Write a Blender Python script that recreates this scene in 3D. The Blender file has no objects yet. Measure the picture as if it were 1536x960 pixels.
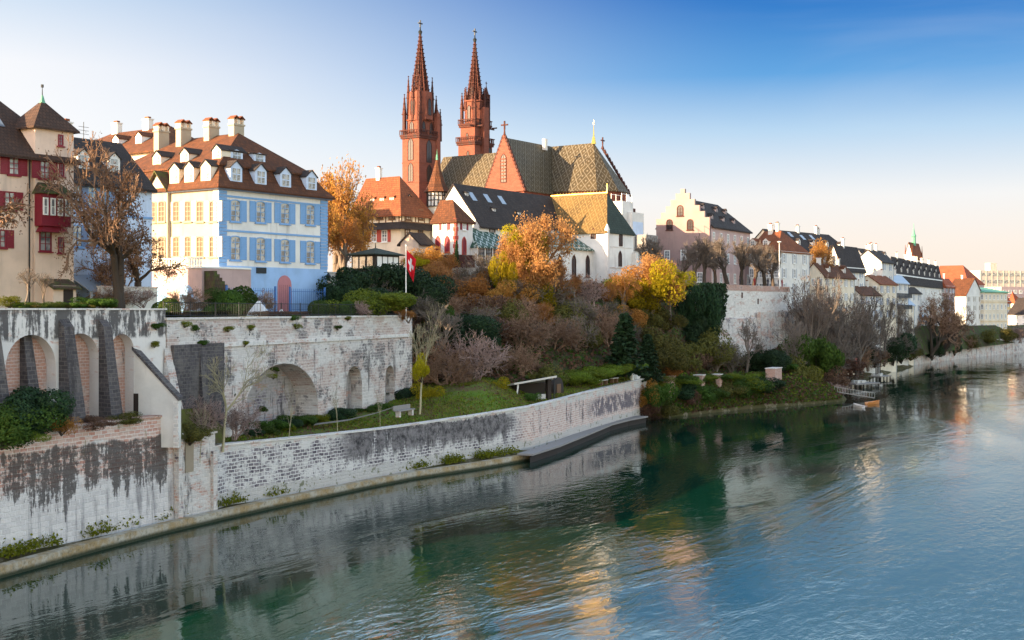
import bpy, math, random
import numpy as np
from mathutils import Vector, Matrix
R = math.radians
SC = bpy.context.scene
COL = SC.collection
# ------------------------------------------------------------------ camera, sky, sun, exposure
F, CX, HY, CAMZ = 1900.0, 768.0, 465.0, 16.0      # focal length, centre and horizon on a 1536 px wide frame
cam = bpy.data.cameras.new('camera'); camo = bpy.data.objects.new('camera', cam); COL.objects.link(camo)
camo.location = (0, 0, CAMZ); camo.rotation_euler = (R(90), 0, 0)
cam.sensor_width = 36; cam.lens = 36 * F / 1536; cam.shift_y = -(480 - HY) / 1536
cam.clip_start = 0.5; cam.clip_end = 6000
SC.camera = camo
SUN_EL, SUN_AZ = 17.5, math.atan2(-0.885, -0.465)
EXPOSURE = 2.45; SKYK = 1.0 / (0.15 * 2 ** EXPOSURE)    # azimuth from +Y towards +X
w = bpy.data.worlds.new('World'); SC.world = w; w.use_nodes = True
nt = w.node_tree; nt.nodes.clear()
sky = nt.nodes.new('ShaderNodeTexSky'); sky.sky_type = 'NISHITA'; sky.sun_disc = False
sky.sun_elevation = R(SUN_EL); sky.sun_rotation = SUN_AZ; sky.altitude = 300; sky.air_density = 1.0; sky.dust_density = 0.6; sky.ozone_density = 3.0
tc = nt.nodes.new('ShaderNodeTexCoord'); sp = nt.nodes.new('ShaderNodeSeparateXYZ'); nt.links.new(tc.outputs['Generated'], sp.inputs[0])
def wmap(sock, a, b, lo=0.0, hi=1.0):
    n = nt.nodes.new('ShaderNodeMapRange'); n.interpolation_type = 'SMOOTHSTEP'; nt.links.new(sock, n.inputs[0])
    for i, v in enumerate((a, b, lo, hi)): n.inputs[i + 1].default_value = v
    return n.outputs[0]
def wmath(op, a, b):
    n = nt.nodes.new('ShaderNodeMath'); n.operation = op
    for i, v in enumerate((a, b)):
        if isinstance(v, float): n.inputs[i].default_value = v
        else: nt.links.new(v, n.inputs[i])
    return n.outputs[0]
def wmix(f, a, b, blend='MIX'):
    n = nt.nodes.new('ShaderNodeMix'); n.data_type = 'RGBA'; n.blend_type = blend
    for k, v in ((0, f), (6, a), (7, b)):
        if isinstance(v, float): n.inputs[k].default_value = v
        elif isinstance(v, tuple): n.inputs[k].default_value = (*v, 1)
        else: nt.links.new(v, n.inputs[k])
    return n.outputs[2]
def wramp(pts):
    pts = [(p, tuple(q / 4 for q in c)) for p, c in pts]
    n = nt.nodes.new('ShaderNodeValToRGB'); nt.links.new(sp.outputs[2], n.inputs[0]); c = n.color_ramp
    c.elements[0].position, c.elements[0].color = pts[0][0], (*pts[0][1], 1); c.elements[1].position, c.elements[1].color = pts[-1][0], (*pts[-1][1], 1)
    for p, q in pts[1:-1]: c.elements.new(p).color = (*q, 1)
    return n.outputs[0]
# evening grading of the sky: pale towards the sun side, deep blue away from it, peach low down
sky_l = wramp([(0.0, (1.0, .93, .86)), (.06, (1.0, .96, .93)), (.12, (1.0, 1.0, 1.0)), (.18, (.97, .98, 1.0)), (.24, (.60, .75, .92)), (.275, (.7, 1.05, 1.6)), (.33, (1.5, 2.0, 2.5))])
sky_r = wramp([(0.0, (1.0, .83, .66)), (.05, (1.0, .90, .80)), (.087, (.93, .93, .92)), (.137, (.50, .70, .90)), (.18, (.13, .39, .77)), (.24, (.02, .18, .58)), (.275, (.6, 1.05, 1.7)), (.33, (2.0, 2.6, 3.2))])  # topmost bright band, above the view, is added to lighten the water
grad = wmix(1.0, wmix(wmap(sp.outputs[0], -.45, .22), sky_l, sky_r), (SKYK * 4, SKYK * 4, SKYK * 4), 'MULTIPLY')
front = wmath('MULTIPLY', wmap(sp.outputs[1], -.1, .35), wmap(sp.outputs[2], .35, .6, 1.0, 0.0))
nz = nt.nodes.new('ShaderNodeTexNoise'); mp = nt.nodes.new('ShaderNodeMapping'); mp.inputs[3].default_value = (1.2, 1.2, 7.0); nt.links.new(tc.outputs['Generated'], mp.inputs[0]); nt.links.new(mp.outputs[0], nz.inputs[0]); nz.inputs['Scale'].default_value = 2.2; nz.inputs['Detail'].default_value = 6; nz.inputs['Distortion'].default_value = 0.6
grad = wmix(wmap(nz.outputs[0], .45, .75, 0.0, .09), grad, (SKYK * .95, SKYK * .93, SKYK * .93))   # faint veil of high cloud
skyc = wmix(front, wmix(1.0, sky.outputs[0], (1.18, 0.83, 0.585), 'MULTIPLY'), grad)
bg = nt.nodes.new('ShaderNodeBackground'); bg.inputs[1].default_value = 0.15
wo = nt.nodes.new('ShaderNodeOutputWorld'); nt.links.new(skyc, bg.inputs[0]); nt.links.new(bg.outputs[0], wo.inputs[0])
sl = bpy.data.lights.new('sun', 'SUN'); slo = bpy.data.objects.new('sun', sl); COL.objects.link(slo)
sl.energy = 3.3; sl.angle = R(0.5); sl.color = (1.0, 0.72, 0.42)
sdir = Vector((math.sin(SUN_AZ) * math.cos(R(SUN_EL)), math.cos(SUN_AZ) * math.cos(R(SUN_EL)), math.sin(R(SUN_EL))))
slo.rotation_euler = sdir.to_track_quat('Z', 'Y').to_euler(); slo.location = sdir * 200
SC.view_settings.view_transform = 'Standard'; SC.view_settings.look = 'None'; SC.view_settings.gamma = 1.0
SC.view_settings.exposure = EXPOSURE
try:
    SC.cycles.use_denoising = True
except Exception:
    pass
SC.cycles.max_bounces = 6; SC.cycles.transparent_max_bounces = 4
# ------------------------------------------------------------------ small helpers
TH = R(55.2)                                        # the old town's street grid: along the river, receding to the right
def P(px, py, Y):
    return Vector(((px - CX) / F * Y, Y, CAMZ - (py - HY) / F * Y))
def G(px, py, z):
    return P(px, py, F * (CAMZ - z) / (py - HY))
def tag(o, label=None, cat=None, group=None, kind=None):
    if label: o['label'] = label
    if cat: o['category'] = cat
    if group: o['group'] = group
    if kind or cat: o['kind'] = kind or 'thing'
    return o
def empty(name, loc, rz=0.0, label=None, cat=None, group=None):
    o = bpy.data.objects.new(name, None); COL.objects.link(o); o.empty_display_size = 0.5
    o.location = loc; o.rotation_euler = (0, 0, rz)
    return tag(o, label, cat, group)
def obj(name, me, parent=None, loc=(0, 0, 0), rz=0.0, sc=None):
    o = bpy.data.objects.new(name, me); COL.objects.link(o)
    if parent: o.parent = parent
    o.location = loc; o.rotation_euler = (0, 0, rz)
    if sc: o.scale = sc
    return o
class MB:
    """collects shapes and links them as one mesh"""
    def __init__(s): s.v = []; s.f = []; s.mi = []; s.uv = {}
    def add(s, vs, fs, m=0, uv=None):
        n = len(s.v); s.v += [tuple(v) for v in vs]
        for i, f in enumerate(fs):
            if uv: s.uv[len(s.f)] = [uv[k] for k in f]
            s.f.append([k + n for k in f]); s.mi.append(m)
        return s
    def poly(s, pts, m=0, uv=None): return s.add(pts, [list(range(len(pts)))], m, uv)
    def box(s, x0, x1, y0, y1, z0, z1, m=0):
        return s.add([(x0,y0,z0),(x1,y0,z0),(x1,y1,z0),(x0,y1,z0),(x0,y0,z1),(x1,y0,z1),(x1,y1,z1),(x0,y1,z1)],
                     [[3,2,1,0],[4,5,6,7],[0,1,5,4],[1,2,6,5],[2,3,7,6],[3,0,4,7]], m)
    def frus(s, cx, cy, z0, z1, r0, r1, n=8, m=0, rot=0.0, sy=1.0):
        vs = []
        for z, r in ((z0, r0), (z1, r1)):
            for k in range(n):
                a = rot + 2 * math.pi * k / n
                vs.append((cx + r * math.cos(a), cy + sy * r * math.sin(a), z))
        fs = [[k, (k + 1) % n, n + (k + 1) % n, n + k] for k in range(n)] + [list(range(n))[::-1], list(range(n, 2 * n))]
        return s.add(vs, fs, m)
    def bar(s, a, b, r, n=4, m=0):
        a = Vector(a); b = Vector(b); d = (b - a).normalized()
        x = d.cross(Vector((0, 0, 1)) if abs(d.z) < 0.9 else Vector((1, 0, 0))).normalized(); y = d.cross(x)
        vs = [p + (x * math.cos(2 * math.pi * (k + .5) / n) + y * math.sin(2 * math.pi * (k + .5) / n)) * r for p in (a, b) for k in range(n)]
        return s.add(vs, [[k, n + k, n + (k + 1) % n, (k + 1) % n] for k in range(n)] + [list(range(n)), list(range(n, 2 * n))[::-1]], m)
    def pyr(s, x0, x1, y0, y1, z0, z1, m=0, top=0.0):
        cx, cy = (x0 + x1) / 2, (y0 + y1) / 2; tx, ty = (x1 - x0) / 2 * top, (y1 - y0) / 2 * top
        return s.add([(x0,y0,z0),(x1,y0,z0),(x1,y1,z0),(x0,y1,z0),(cx-tx,cy-ty,z1),(cx+tx,cy-ty,z1),(cx+tx,cy+ty,z1),(cx-tx,cy+ty,z1)],
                     [[3,2,1,0],[4,5,6,7],[0,1,5,4],[1,2,6,5],[2,3,7,6],[3,0,4,7]], m)
    def prism(s, pts, y0, y1, m=0):
        """polygon in x,z extruded along y"""
        n = len(pts)
        vs = [(x, y0, z) for x, z in pts] + [(x, y1, z) for x, z in pts]
        return s.add(vs, [list(range(n)), list(range(n, 2 * n))[::-1]] + [[(k + 1) % n, k, n + k, n + (k + 1) % n] for k in range(n)], m)
    def slab(s, polys, t, m=0):
        """roof skin given as polygons, thickened downwards"""
        edges = {}
        key = lambda p: (round(p[0], 3), round(p[1], 3), round(p[2], 3))
        for p in polys:
            for i in range(len(p)):
                a, b = p[i], p[(i + 1) % len(p)]
                k = (key(a), key(b)); rk = (k[1], k[0])
                if rk in edges: del edges[rk]
                else: edges[k] = (a, b)
            s.poly(p, m); s.poly([(q[0], q[1], q[2] - t) for q in reversed(p)], m)
        for a, b in edges.values():
            s.poly([b, a, (a[0], a[1], a[2] - t), (b[0], b[1], b[2] - t)], m)
        return s
    def mesh(s, name, mats, uv=True, smooth=False):
        me = bpy.data.meshes.new(name); me.from_pydata(s.v, [], s.f)
        for m in mats: me.materials.append(m)
        me.polygons.foreach_set('material_index', s.mi)
        if smooth: me.polygons.foreach_set('use_smooth', [True] * len(s.f))
        if uv:
            lay = me.uv_layers.new(name='UVMap'); data = np.zeros((len(me.loops), 2), 'f')
            for p in me.polygons:
                g = s.uv.get(p.index)
                if g:
                    for k, li in enumerate(p.loop_indices): data[li] = g[k]
                    continue
                nx, ny, nz = p.normal; h = math.hypot(nx, ny)
                if h < 0.05: tx, ty, bx, by, bz = 1, 0, 0, 1, 0
                else:
                    tx, ty = -ny / h, nx / h
                    bx, by, bz = -nz * ty, nz * tx, nx * ty - ny * tx
                for vi, li in zip(p.vertices, p.loop_indices):
                    x, y, z = s.v[vi]; data[li] = (x * tx + y * ty, x * bx + y * by + z * bz)
            lay.data.foreach_set('uv', data.ravel())
        me.update(); return me
    def build(s, name, mats, parent=None, loc=(0, 0, 0), rz=0.0, uv=True, smooth=False):
        return obj(name, s.mesh(name, mats if isinstance(mats, (list, tuple)) else [mats], uv, smooth), parent, loc, rz)
# ------------------------------------------------------------------ materials
class NT:
    def __init__(s, name):
        s.m = bpy.data.materials.new(name); s.m.use_nodes = True; s.t = s.m.node_tree; s.t.nodes.clear()
        s.out = s.t.nodes.new('ShaderNodeOutputMaterial'); s.tc = s.t.nodes.new('ShaderNodeTexCoord')
    def put(s, sock, v):
        if isinstance(v, bpy.types.NodeSocket): s.t.links.new(v, sock)
        elif isinstance(v, (tuple, list)) and sock.type == 'RGBA': sock.default_value = (*v[:3], 1)
        else: sock.default_value = v
    def math(s, op, a, b=0.0, c=0.0, clamp=False):
        n = s.t.nodes.new('ShaderNodeMath'); n.operation = op; n.use_clamp = clamp
        for i, v in enumerate((a, b, c)): s.put(n.inputs[i], v)
        return n.outputs[0]
    def mix(s, f, a, b, blend='MIX'):
        n = s.t.nodes.new('ShaderNodeMix'); n.data_type = 'RGBA'; n.blend_type = blend
        s.put(n.inputs[0], f); s.put(n.inputs[6], a); s.put(n.inputs[7], b); return n.outputs[2]
    def map(s, vec, scale=(1, 1, 1), loc=(0, 0, 0), rot=(0, 0, 0)):
        n = s.t.nodes.new('ShaderNodeMapping'); s.put(n.inputs[0], vec); n.inputs[1].default_value = loc; n.inputs[2].default_value = rot; n.inputs[3].default_value = scale
        return n.outputs[0]
    def noise(s, vec, scale, detail=4, rough=0.6, dist=0.0):
        n = s.t.nodes.new('ShaderNodeTexNoise'); s.put(n.inputs['Vector'], vec)
        n.inputs['Scale'].default_value = scale; n.inputs['Detail'].default_value = detail; n.inputs['Roughness'].default_value = rough; n.inputs['Distortion'].default_value = dist
        return n.outputs[0]
    def sep(s, vec):
        n = s.t.nodes.new('ShaderNodeSeparateXYZ'); s.put(n.inputs[0], vec); return n.outputs
    def warp(s, vec, amt, scale=1.5):
        n = s.t.nodes.new('ShaderNodeTexNoise'); s.put(n.inputs['Vector'], vec); n.inputs['Scale'].default_value = scale; n.inputs['Detail'].default_value = 3
        a = s.t.nodes.new('ShaderNodeVectorMath'); a.operation = 'MULTIPLY_ADD'; s.t.links.new(n.outputs['Color'], a.inputs[0]); a.inputs[1].default_value = (amt,) * 3; s.t.links.new(vec, a.inputs[2]); return a.outputs[0]
    def step(s, v, a, b, lo=0.0, hi=1.0):
        n = s.t.nodes.new('ShaderNodeMapRange'); n.interpolation_type = 'SMOOTHSTEP'
        for i, x in enumerate((v, a, b, lo, hi)): s.put(n.inputs[i], x)
        return n.outputs[0]
    def brick(s, vec, w, h, mortar, c1, c2, cm, off=0.5):
        n = s.t.nodes.new('ShaderNodeTexBrick'); n.offset = off; s.put(n.inputs['Vector'], vec)
        s.put(n.inputs['Color1'], c1); s.put(n.inputs['Color2'], c2); s.put(n.inputs['Mortar'], cm)
        n.inputs['Scale'].default_value = 1.0; n.inputs['Mortar Size'].default_value = mortar; n.inputs['Mortar Smooth'].default_value = 0.3
        n.inputs['Brick Width'].default_value = w; n.inputs['Row Height'].default_value = h
        return n.outputs[0], n.outputs[1]
    def bsdf(s, col, rough=0.85, bump=None, bdist=0.05, spec=0.3, metal=0.0, transl=0.0):
        n = s.t.nodes.new('ShaderNodeBsdfPrincipled'); s.put(n.inputs['Base Color'], col); s.put(n.inputs['Roughness'], rough)
        n.inputs['Specular IOR Level'].default_value = spec; n.inputs['Metallic'].default_value = metal
        if bump is not None:
            b = s.t.nodes.new('ShaderNodeBump'); b.inputs['Strength'].default_value = 1.0; b.inputs['Distance'].default_value = bdist
            s.put(b.inputs['Height'], bump); s.t.links.new(b.outputs[0], n.inputs['Normal'])
        o = n.outputs[0]
        if transl:
            t = s.t.nodes.new('ShaderNodeBsdfTranslucent'); s.put(t.inputs[0], col)
            x = s.t.nodes.new('ShaderNodeMixShader'); x.inputs[0].default_value = transl
            s.t.links.new(o, x.inputs[1]); s.t.links.new(t.outputs[0], x.inputs[2]); o = x.outputs[0]
        s.t.links.new(o, s.out.inputs[0]); return s.m
    @property
    def uv(s): return s.tc.outputs['UV']
    @property
    def ob(s): return s.tc.outputs['Object']
def mul(c, k): return tuple(x * k for x in c)
def plaster(name, c, dirt=0.25, rough=0.9):
    n = NT(name); a = n.noise(n.uv, 0.35, 5, 0.65); st = n.noise(n.map(n.uv, (1.2, 0.14, 1)), 1.0, 4, 0.6)
    col = n.mix(n.step(a, 0.35, 0.7), mul(c, 1.05), mul(c, 0.88))
    col = n.mix(n.math('MULTIPLY', n.step(st, 0.52, 0.75), dirt), col, mul((0.30, 0.27, 0.24), 0.6))
    return n.bsdf(col, rough, n.noise(n.uv, 6, 3), 0.01)
def plain(name, c, rough=0.7, metal=0.0, spec=0.3, var=0.15):
    n = NT(name); a = n.noise(n.ob, 3.0, 4, 0.6)
    return n.bsdf(n.mix(a, mul(c, 1 - var), mul(c, 1 + var)), rough, None, 0, spec, metal)
def tiles(name, c, c2, moss=None, lines=0.35):
    n = NT(name); col, fac = n.brick(n.uv, 0.34, 0.42, 0.03, c, c2, mul(c, 0.45))
    a = n.noise(n.uv, 0.45, 6, 0.7); a2 = n.noise(n.map(n.uv, (1, .25, 1)), 1.5, 4, 0.7)
    col = n.mix(n.step(a, 0.4, 0.7, 0, 0.55), col, mul(c2, 0.55))
    col = n.mix(n.step(a2, 0.55, 0.8, 0, 0.5), col, mul(c2, 1.7))
    if moss: col = n.mix(n.step(n.noise(n.uv, 0.7, 5, 0.7), 0.45, 0.6), col, moss)
    return n.bsdf(col, 0.85, n.math('ADD', n.math('MULTIPLY', fac, -0.6), a2), 0.06)
def diamond(name, base, line, su=1.75, sv=2.7, dot=None):
    n = NT(name); x = n.sep(n.uv); u = n.math('DIVIDE', x[0], su); v = n.math('DIVIDE', x[1], sv)
    a = n.math('FRACT', n.math('ADD', u, v)); b = n.math('FRACT', n.math('SUBTRACT', u, v))
    m = n.math('MAXIMUM', n.math('LESS_THAN', a, 0.11), n.math('LESS_THAN', b, 0.11))
    d = n.math('MULTIPLY', n.math('LESS_THAN', n.math('ABSOLUTE', n.math('SUBTRACT', a, 0.58)), 0.13), n.math('LESS_THAN', n.math('ABSOLUTE', n.math('SUBTRACT', b, 0.58)), 0.13))
    big = n.noise(n.uv, 0.3, 5, 0.7); fine = n.noise(n.uv, 4, 3, 0.7)
    col = n.mix(n.step(big, 0.35, 0.7), base, mul(base, 0.55))
    col = n.mix(n.math('MULTIPLY', n.math('MAXIMUM', m, d), n.step(fine, 0.25, 0.6, 0.45, 1.0)), col, line)
    return n.bsdf(col, 0.7, fine, 0.04, 0.4)
def zigzag(name, base, line):
    n = NT(name); x = n.sep(n.uv); t = n.math('PINGPONG', x[0], 0.8)
    q = n.math('FRACT', n.math('DIVIDE', n.math('ADD', x[1], n.math('MULTIPLY', t, 1.3)), 1.25))
    m = n.math('LESS_THAN', q, 0.26)
    return n.bsdf(n.mix(m, n.mix(n.noise(n.uv, 2, 4), base, mul(base, 1.8)), line), 0.6, None, 0, 0.4)
def stone(name, base, pink=0.0, brickw=0.7, brickh=0.3, dark=0.4, mort=0.5, brickc=(0.12, 0.10, 0.12), pinkc=(0.50, 0.24, 0.17)):
    """weathered masonry: pale lime render, brick courses showing through, run-off stains"""
    n = NT(name); wv = n.warp(n.uv, .14)
    c1, f1 = n.brick(wv, brickw, brickh, 0.03, mul(base, 0.85), mul(base, 1.08), mul(base, 1.15))
    col = c1
    big = n.noise(n.uv, 0.22, 5, 0.65, 0.4)
    if pink:
        cp, fp = n.brick(wv, 0.5, 0.22, 0.025, pinkc, mul(pinkc, 0.75), mul(base, 1.1))
        pm = n.math('MULTIPLY', n.step(n.noise(n.map(n.uv, (0.5, 1.3, 1)), 0.5, 5, 0.75), 0.62 - 0.25 * pink, 0.68 - 0.2 * pink), 0.75)
        col = n.mix(pm, col, cp)
    if mort:
        cd, fd = n.brick(wv, brickw, brickh, 0.035, brickc, mul(brickc, 1.7), mul(base, 1.05))
        dm = n.step(n.noise(n.uv, 0.28, 6, 0.72), 0.66 - 0.3 * mort, 0.72 - 0.28 * mort)
        col = n.mix(dm, col, cd)
    st = n.noise(n.map(n.uv, (0.8, 0.16, 1)), 1.0, 7, 0.75)
    col = n.mix(n.math('MULTIPLY', n.step(st, 0.66 - 0.28 * dark, 0.74 - 0.24 * dark), 0.85), col, (0.045, 0.04, 0.042))
    col = n.mix(n.step(n.noise(n.uv, 3.5, 5, 0.8), 0.5, 0.75, 0, 0.35), col, mul(base, 0.4))
    return n.bsdf(col, 0.92, n.math('ADD', n.noise(n.uv, 5, 4), n.math('MULTIPLY', f1, -0.5)), 0.05)
def leafmat(name, c, c2, transl=0.35):
    n = NT(name); g = n.t.nodes.new('ShaderNodeNewGeometry'); oi = n.t.nodes.new('ShaderNodeObjectInfo')
    col = n.mix(g.outputs['Random Per Island'], c, c2)
    col = n.mix(n.step(n.noise(n.ob, 6.0, 3, 0.6), 0.35, 0.65, 0, 0.6), col, mul(c2, 0.6))
    h = n.t.nodes.new('ShaderNodeHueSaturation'); n.put(h.inputs['Color'], col)
    n.put(h.inputs['Value'], n.step(oi.outputs['Random'], 0, 1, 0.8, 1.2)); n.put(h.inputs['Hue'], n.step(oi.outputs['Random'], 0, 1, 0.49, 0.51))
    return n.bsdf(h.outputs[0], 0.75, None, 0, 0.2, 0, transl)
def bark(name, c):
    n = NT(name); oi = n.t.nodes.new('ShaderNodeObjectInfo')
    col = n.mix(n.noise(n.map(n.ob, (1, 1, .3)), 14, 4, 0.7), mul(c, 0.6), mul(c, 1.5))
    h = n.t.nodes.new('ShaderNodeHueSaturation'); n.put(h.inputs['Color'], col); n.put(h.inputs['Value'], n.step(oi.outputs['Random'], 0, 1, 0.8, 1.25))
    return n.bsdf(h.outputs[0], 0.9)
def ground(name, c, c2, scale=0.4, third=None):
    n = NT(name); a = n.noise(n.ob, scale, 7, 0.7); b = n.noise(n.ob, scale * 9, 4, 0.75)
    col = n.mix(n.step(a, 0.38, 0.62), c, c2); col = n.mix(n.step(b, 0.4, 0.8, 0, 0.6), col, mul(c, 0.45))
    if third: col = n.mix(n.step(n.noise(n.map(n.ob, (1, 1, 1), (7, 3, 0)), scale * 1.7, 6, 0.7), 0.52, 0.62), col, third)
    return n.bsdf(col, 0.95, b, 0.08, 0.15)
K = {}
K['pink'] = plaster('pink_render', (0.70, 0.54, 0.44), 0.28)
K['white'] = plaster('white_render', (0.74, 0.72, 0.69), 0.35)
K['white2'] = plaster('offwhite_render', (0.70, 0.67, 0.63), 0.3)
K['cream'] = plaster('cream_render', (0.74, 0.65, 0.52), 0.2)
K['sunwall'] = plaster('sun_dimmed_render', (0.42, 0.36, 0.27), 0.5)  # cream darkened for walls in full sun, to hold back their glare
K['ochre'] = plaster('ochre_render', (0.68, 0.50, 0.24), 0.2)
K['rose'] = plaster('rose_render', (0.50, 0.36, 0.345), 0.2)
K['roseshade'] = plaster('shaded_rose_render', (0.33, 0.225, 0.21), 0.3)  # darker copy of the rose, the gable's shade put into the colour
K['beige'] = plaster('beige_render', (0.60, 0.50, 0.42), 0.4)
K['blue'] = plaster('blue_render', (0.32, 0.49, 0.77), 0.16)
K['lightblue'] = plaster('pale_blue_render', (0.55, 0.65, 0.82), 0.2)
K['bluepaint'] = plain('blue_paint', (0.18, 0.35, 0.62), 0.5)
K['slatepaint'] = plain('slate_blue_paint', (0.16, 0.22, 0.36), 0.5)
K['greyshut'] = plain('grey_paint', (0.42, 0.44, 0.48), 0.6)
K['creamshut'] = plain('cream_paint', (0.58, 0.50, 0.38), 0.6)
n_ = NT('brown_glass'); K['bglass'] = n_.bsdf((0.10, 0.06, 0.035), 0.2, None, 0, 0.5)
K['tanshut'] = plain('tan_paint', (0.30, 0.245, 0.18), 0.6)
K['maroon'] = plain('maroon_paint', (0.20, 0.015, 0.03), 0.5)
K['redpaint'] = plain('red_paint', (0.42, 0.07, 0.05), 0.6)
K['doorpink'] = plain('rose_door_paint', (0.45, 0.18, 0.20), 0.6)
K['wpaint'] = plain('white_paint', (0.78, 0.78, 0.76), 0.5)
K['dark'] = plain('dark_wood', (0.03, 0.022, 0.018), 0.7)
K['iron'] = plain('wrought_iron', (0.02, 0.025, 0.03), 0.5, 0.3)
K['bluefence'] = plain('blue_iron', (0.06, 0.16, 0.42), 0.5)
K['zinc'] = plain('zinc_sheet', (0.30, 0.36, 0.44), 0.45, 0.3)
K['copper'] = plain('green_copper', (0.10, 0.30, 0.20), 0.6)
K['gold'] = plain('gilt_metal', (0.7, 0.45, 0.1), 0.3, 0.8)
K['timber'] = plain('grey_timber', (0.26, 0.24, 0.23), 0.85)
K['wood'] = plain('brown_timber', (0.16, 0.09, 0.05), 0.8)
K['concrete'] = plain('pale_concrete', (0.55, 0.53, 0.50), 0.9)
K['cover'] = plain('white_canvas', (0.72, 0.72, 0.74), 0.9)
n_ = NT('window_glass'); K['glass'] = n_.bsdf(n_.mix(n_.step(n_.noise(n_.ob, 0.9, 2), 0.4, 0.6), (0.10, 0.11, 0.13), (0.34, 0.34, 0.35)), 0.12, None, 0, 0.6)
n_ = NT('dark_glass'); K['dglass'] = n_.bsdf((0.025, 0.022, 0.025), 0.2, None, 0, 0.5)
n_ = NT('curtain_glass'); K['cglass'] = n_.bsdf(n_.mix(n_.step(n_.noise(n_.ob, 1.3, 2), 0.45, 0.6), (0.42, 0.40, 0.37), (0.14, 0.135, 0.14)), 0.15, None, 0, 0.5)
K['rbrown'] = tiles('brown_tiles', (0.155, 0.054, 0.021), (0.085, 0.033, 0.016))
K['rbrownshade'] = tiles('shaded_brown_tiles', (0.085, 0.045, 0.030), (0.055, 0.033, 0.025))  # darkened brown tiles, the river slope's shade put into them
K['rdark'] = tiles('dark_tiles', (0.055, 0.042, 0.038), (0.035, 0.028, 0.027))
K['rorange'] = tiles('orange_tiles', (0.27, 0.085, 0.033), (0.17, 0.055, 0.025))
K['rred'] = tiles('red_tiles', (0.42, 0.10, 0.045), (0.33, 0.08, 0.035))
K['rmoss'] = tiles('mossy_tiles', (0.10, 0.06, 0.04), (0.07, 0.05, 0.035), (0.07, 0.09, 0.02))
K['rgreen'] = tiles('green_slate', (0.05, 0.07, 0.055), (0.035, 0.05, 0.042))
K['rcath'] = diamond('lozenge_tiles', (0.060, 0.042, 0.016), (0.15, 0.13, 0.095))
K['rcathsun'] = diamond('sun_tinted_lozenge_tiles', (0.13, 0.075, 0.016), (0.20, 0.13, 0.045), 1.3, 2.0)
K['rzig'] = zigzag('zigzag_tiles', (0.018, 0.05, 0.035), (0.42, 0.48, 0.46))
K['sand'] = stone('red_sandstone', (0.195, 0.066, 0.045), 0, 0.9, 0.45, 0.25, 0.0)
K['sanddark'] = stone('weathered_sandstone', (0.075, 0.026, 0.020), 0, 0.9, 0.45, 0.5, 0.0)
K['stone'] = stone('pale_masonry', (0.60, 0.56, 0.53), 0.5, 0.6, 0.28, 0.45, 0.35)
K['stonedark'] = stone('black_masonry', (0.14, 0.125, 0.12), 0.0, 0.6, 0.28, 0.5, 0.8, (0.06, 0.054, 0.058))
K['stonepink'] = stone('rose_masonry', (0.52, 0.42, 0.38), 1.0, 0.6, 0.28, 0.3, 0.2)
K['nichedark'] = stone('darkened_niche_masonry', (0.36, 0.335, 0.33), 0.3, 0.6, 0.28, 0.5, 0.45)  # darkened backing that gives the arch niches their recess shade
K['stonewhite'] = stone('lime_masonry', (0.70, 0.67, 0.64), 0.35, 0.6, 0.28, 0.25, 0.15)
K['lawn'] = ground('lawn_grass', (0.10, 0.17, 0.015), (0.12, 0.12, 0.03), 0.16, (0.12, 0.085, 0.035))
K['gravel'] = ground('gravel', (0.30, 0.27, 0.23), (0.24, 0.21, 0.18), 1.0)
K['earth'] = ground('leafy_earth', (0.06, 0.045, 0.03), (0.05, 0.06, 0.02), 0.25, (0.05, 0.10, 0.015))
K['bankearth'] = ground('bank_earth', (0.10, 0.08, 0.04), (0.06, 0.06, 0.02), 0.3, (0.20, 0.17, 0.12))
K['paving'] = ground('paving', (0.28, 0.25, 0.22), (0.22, 0.20, 0.18), 0.5)
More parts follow.
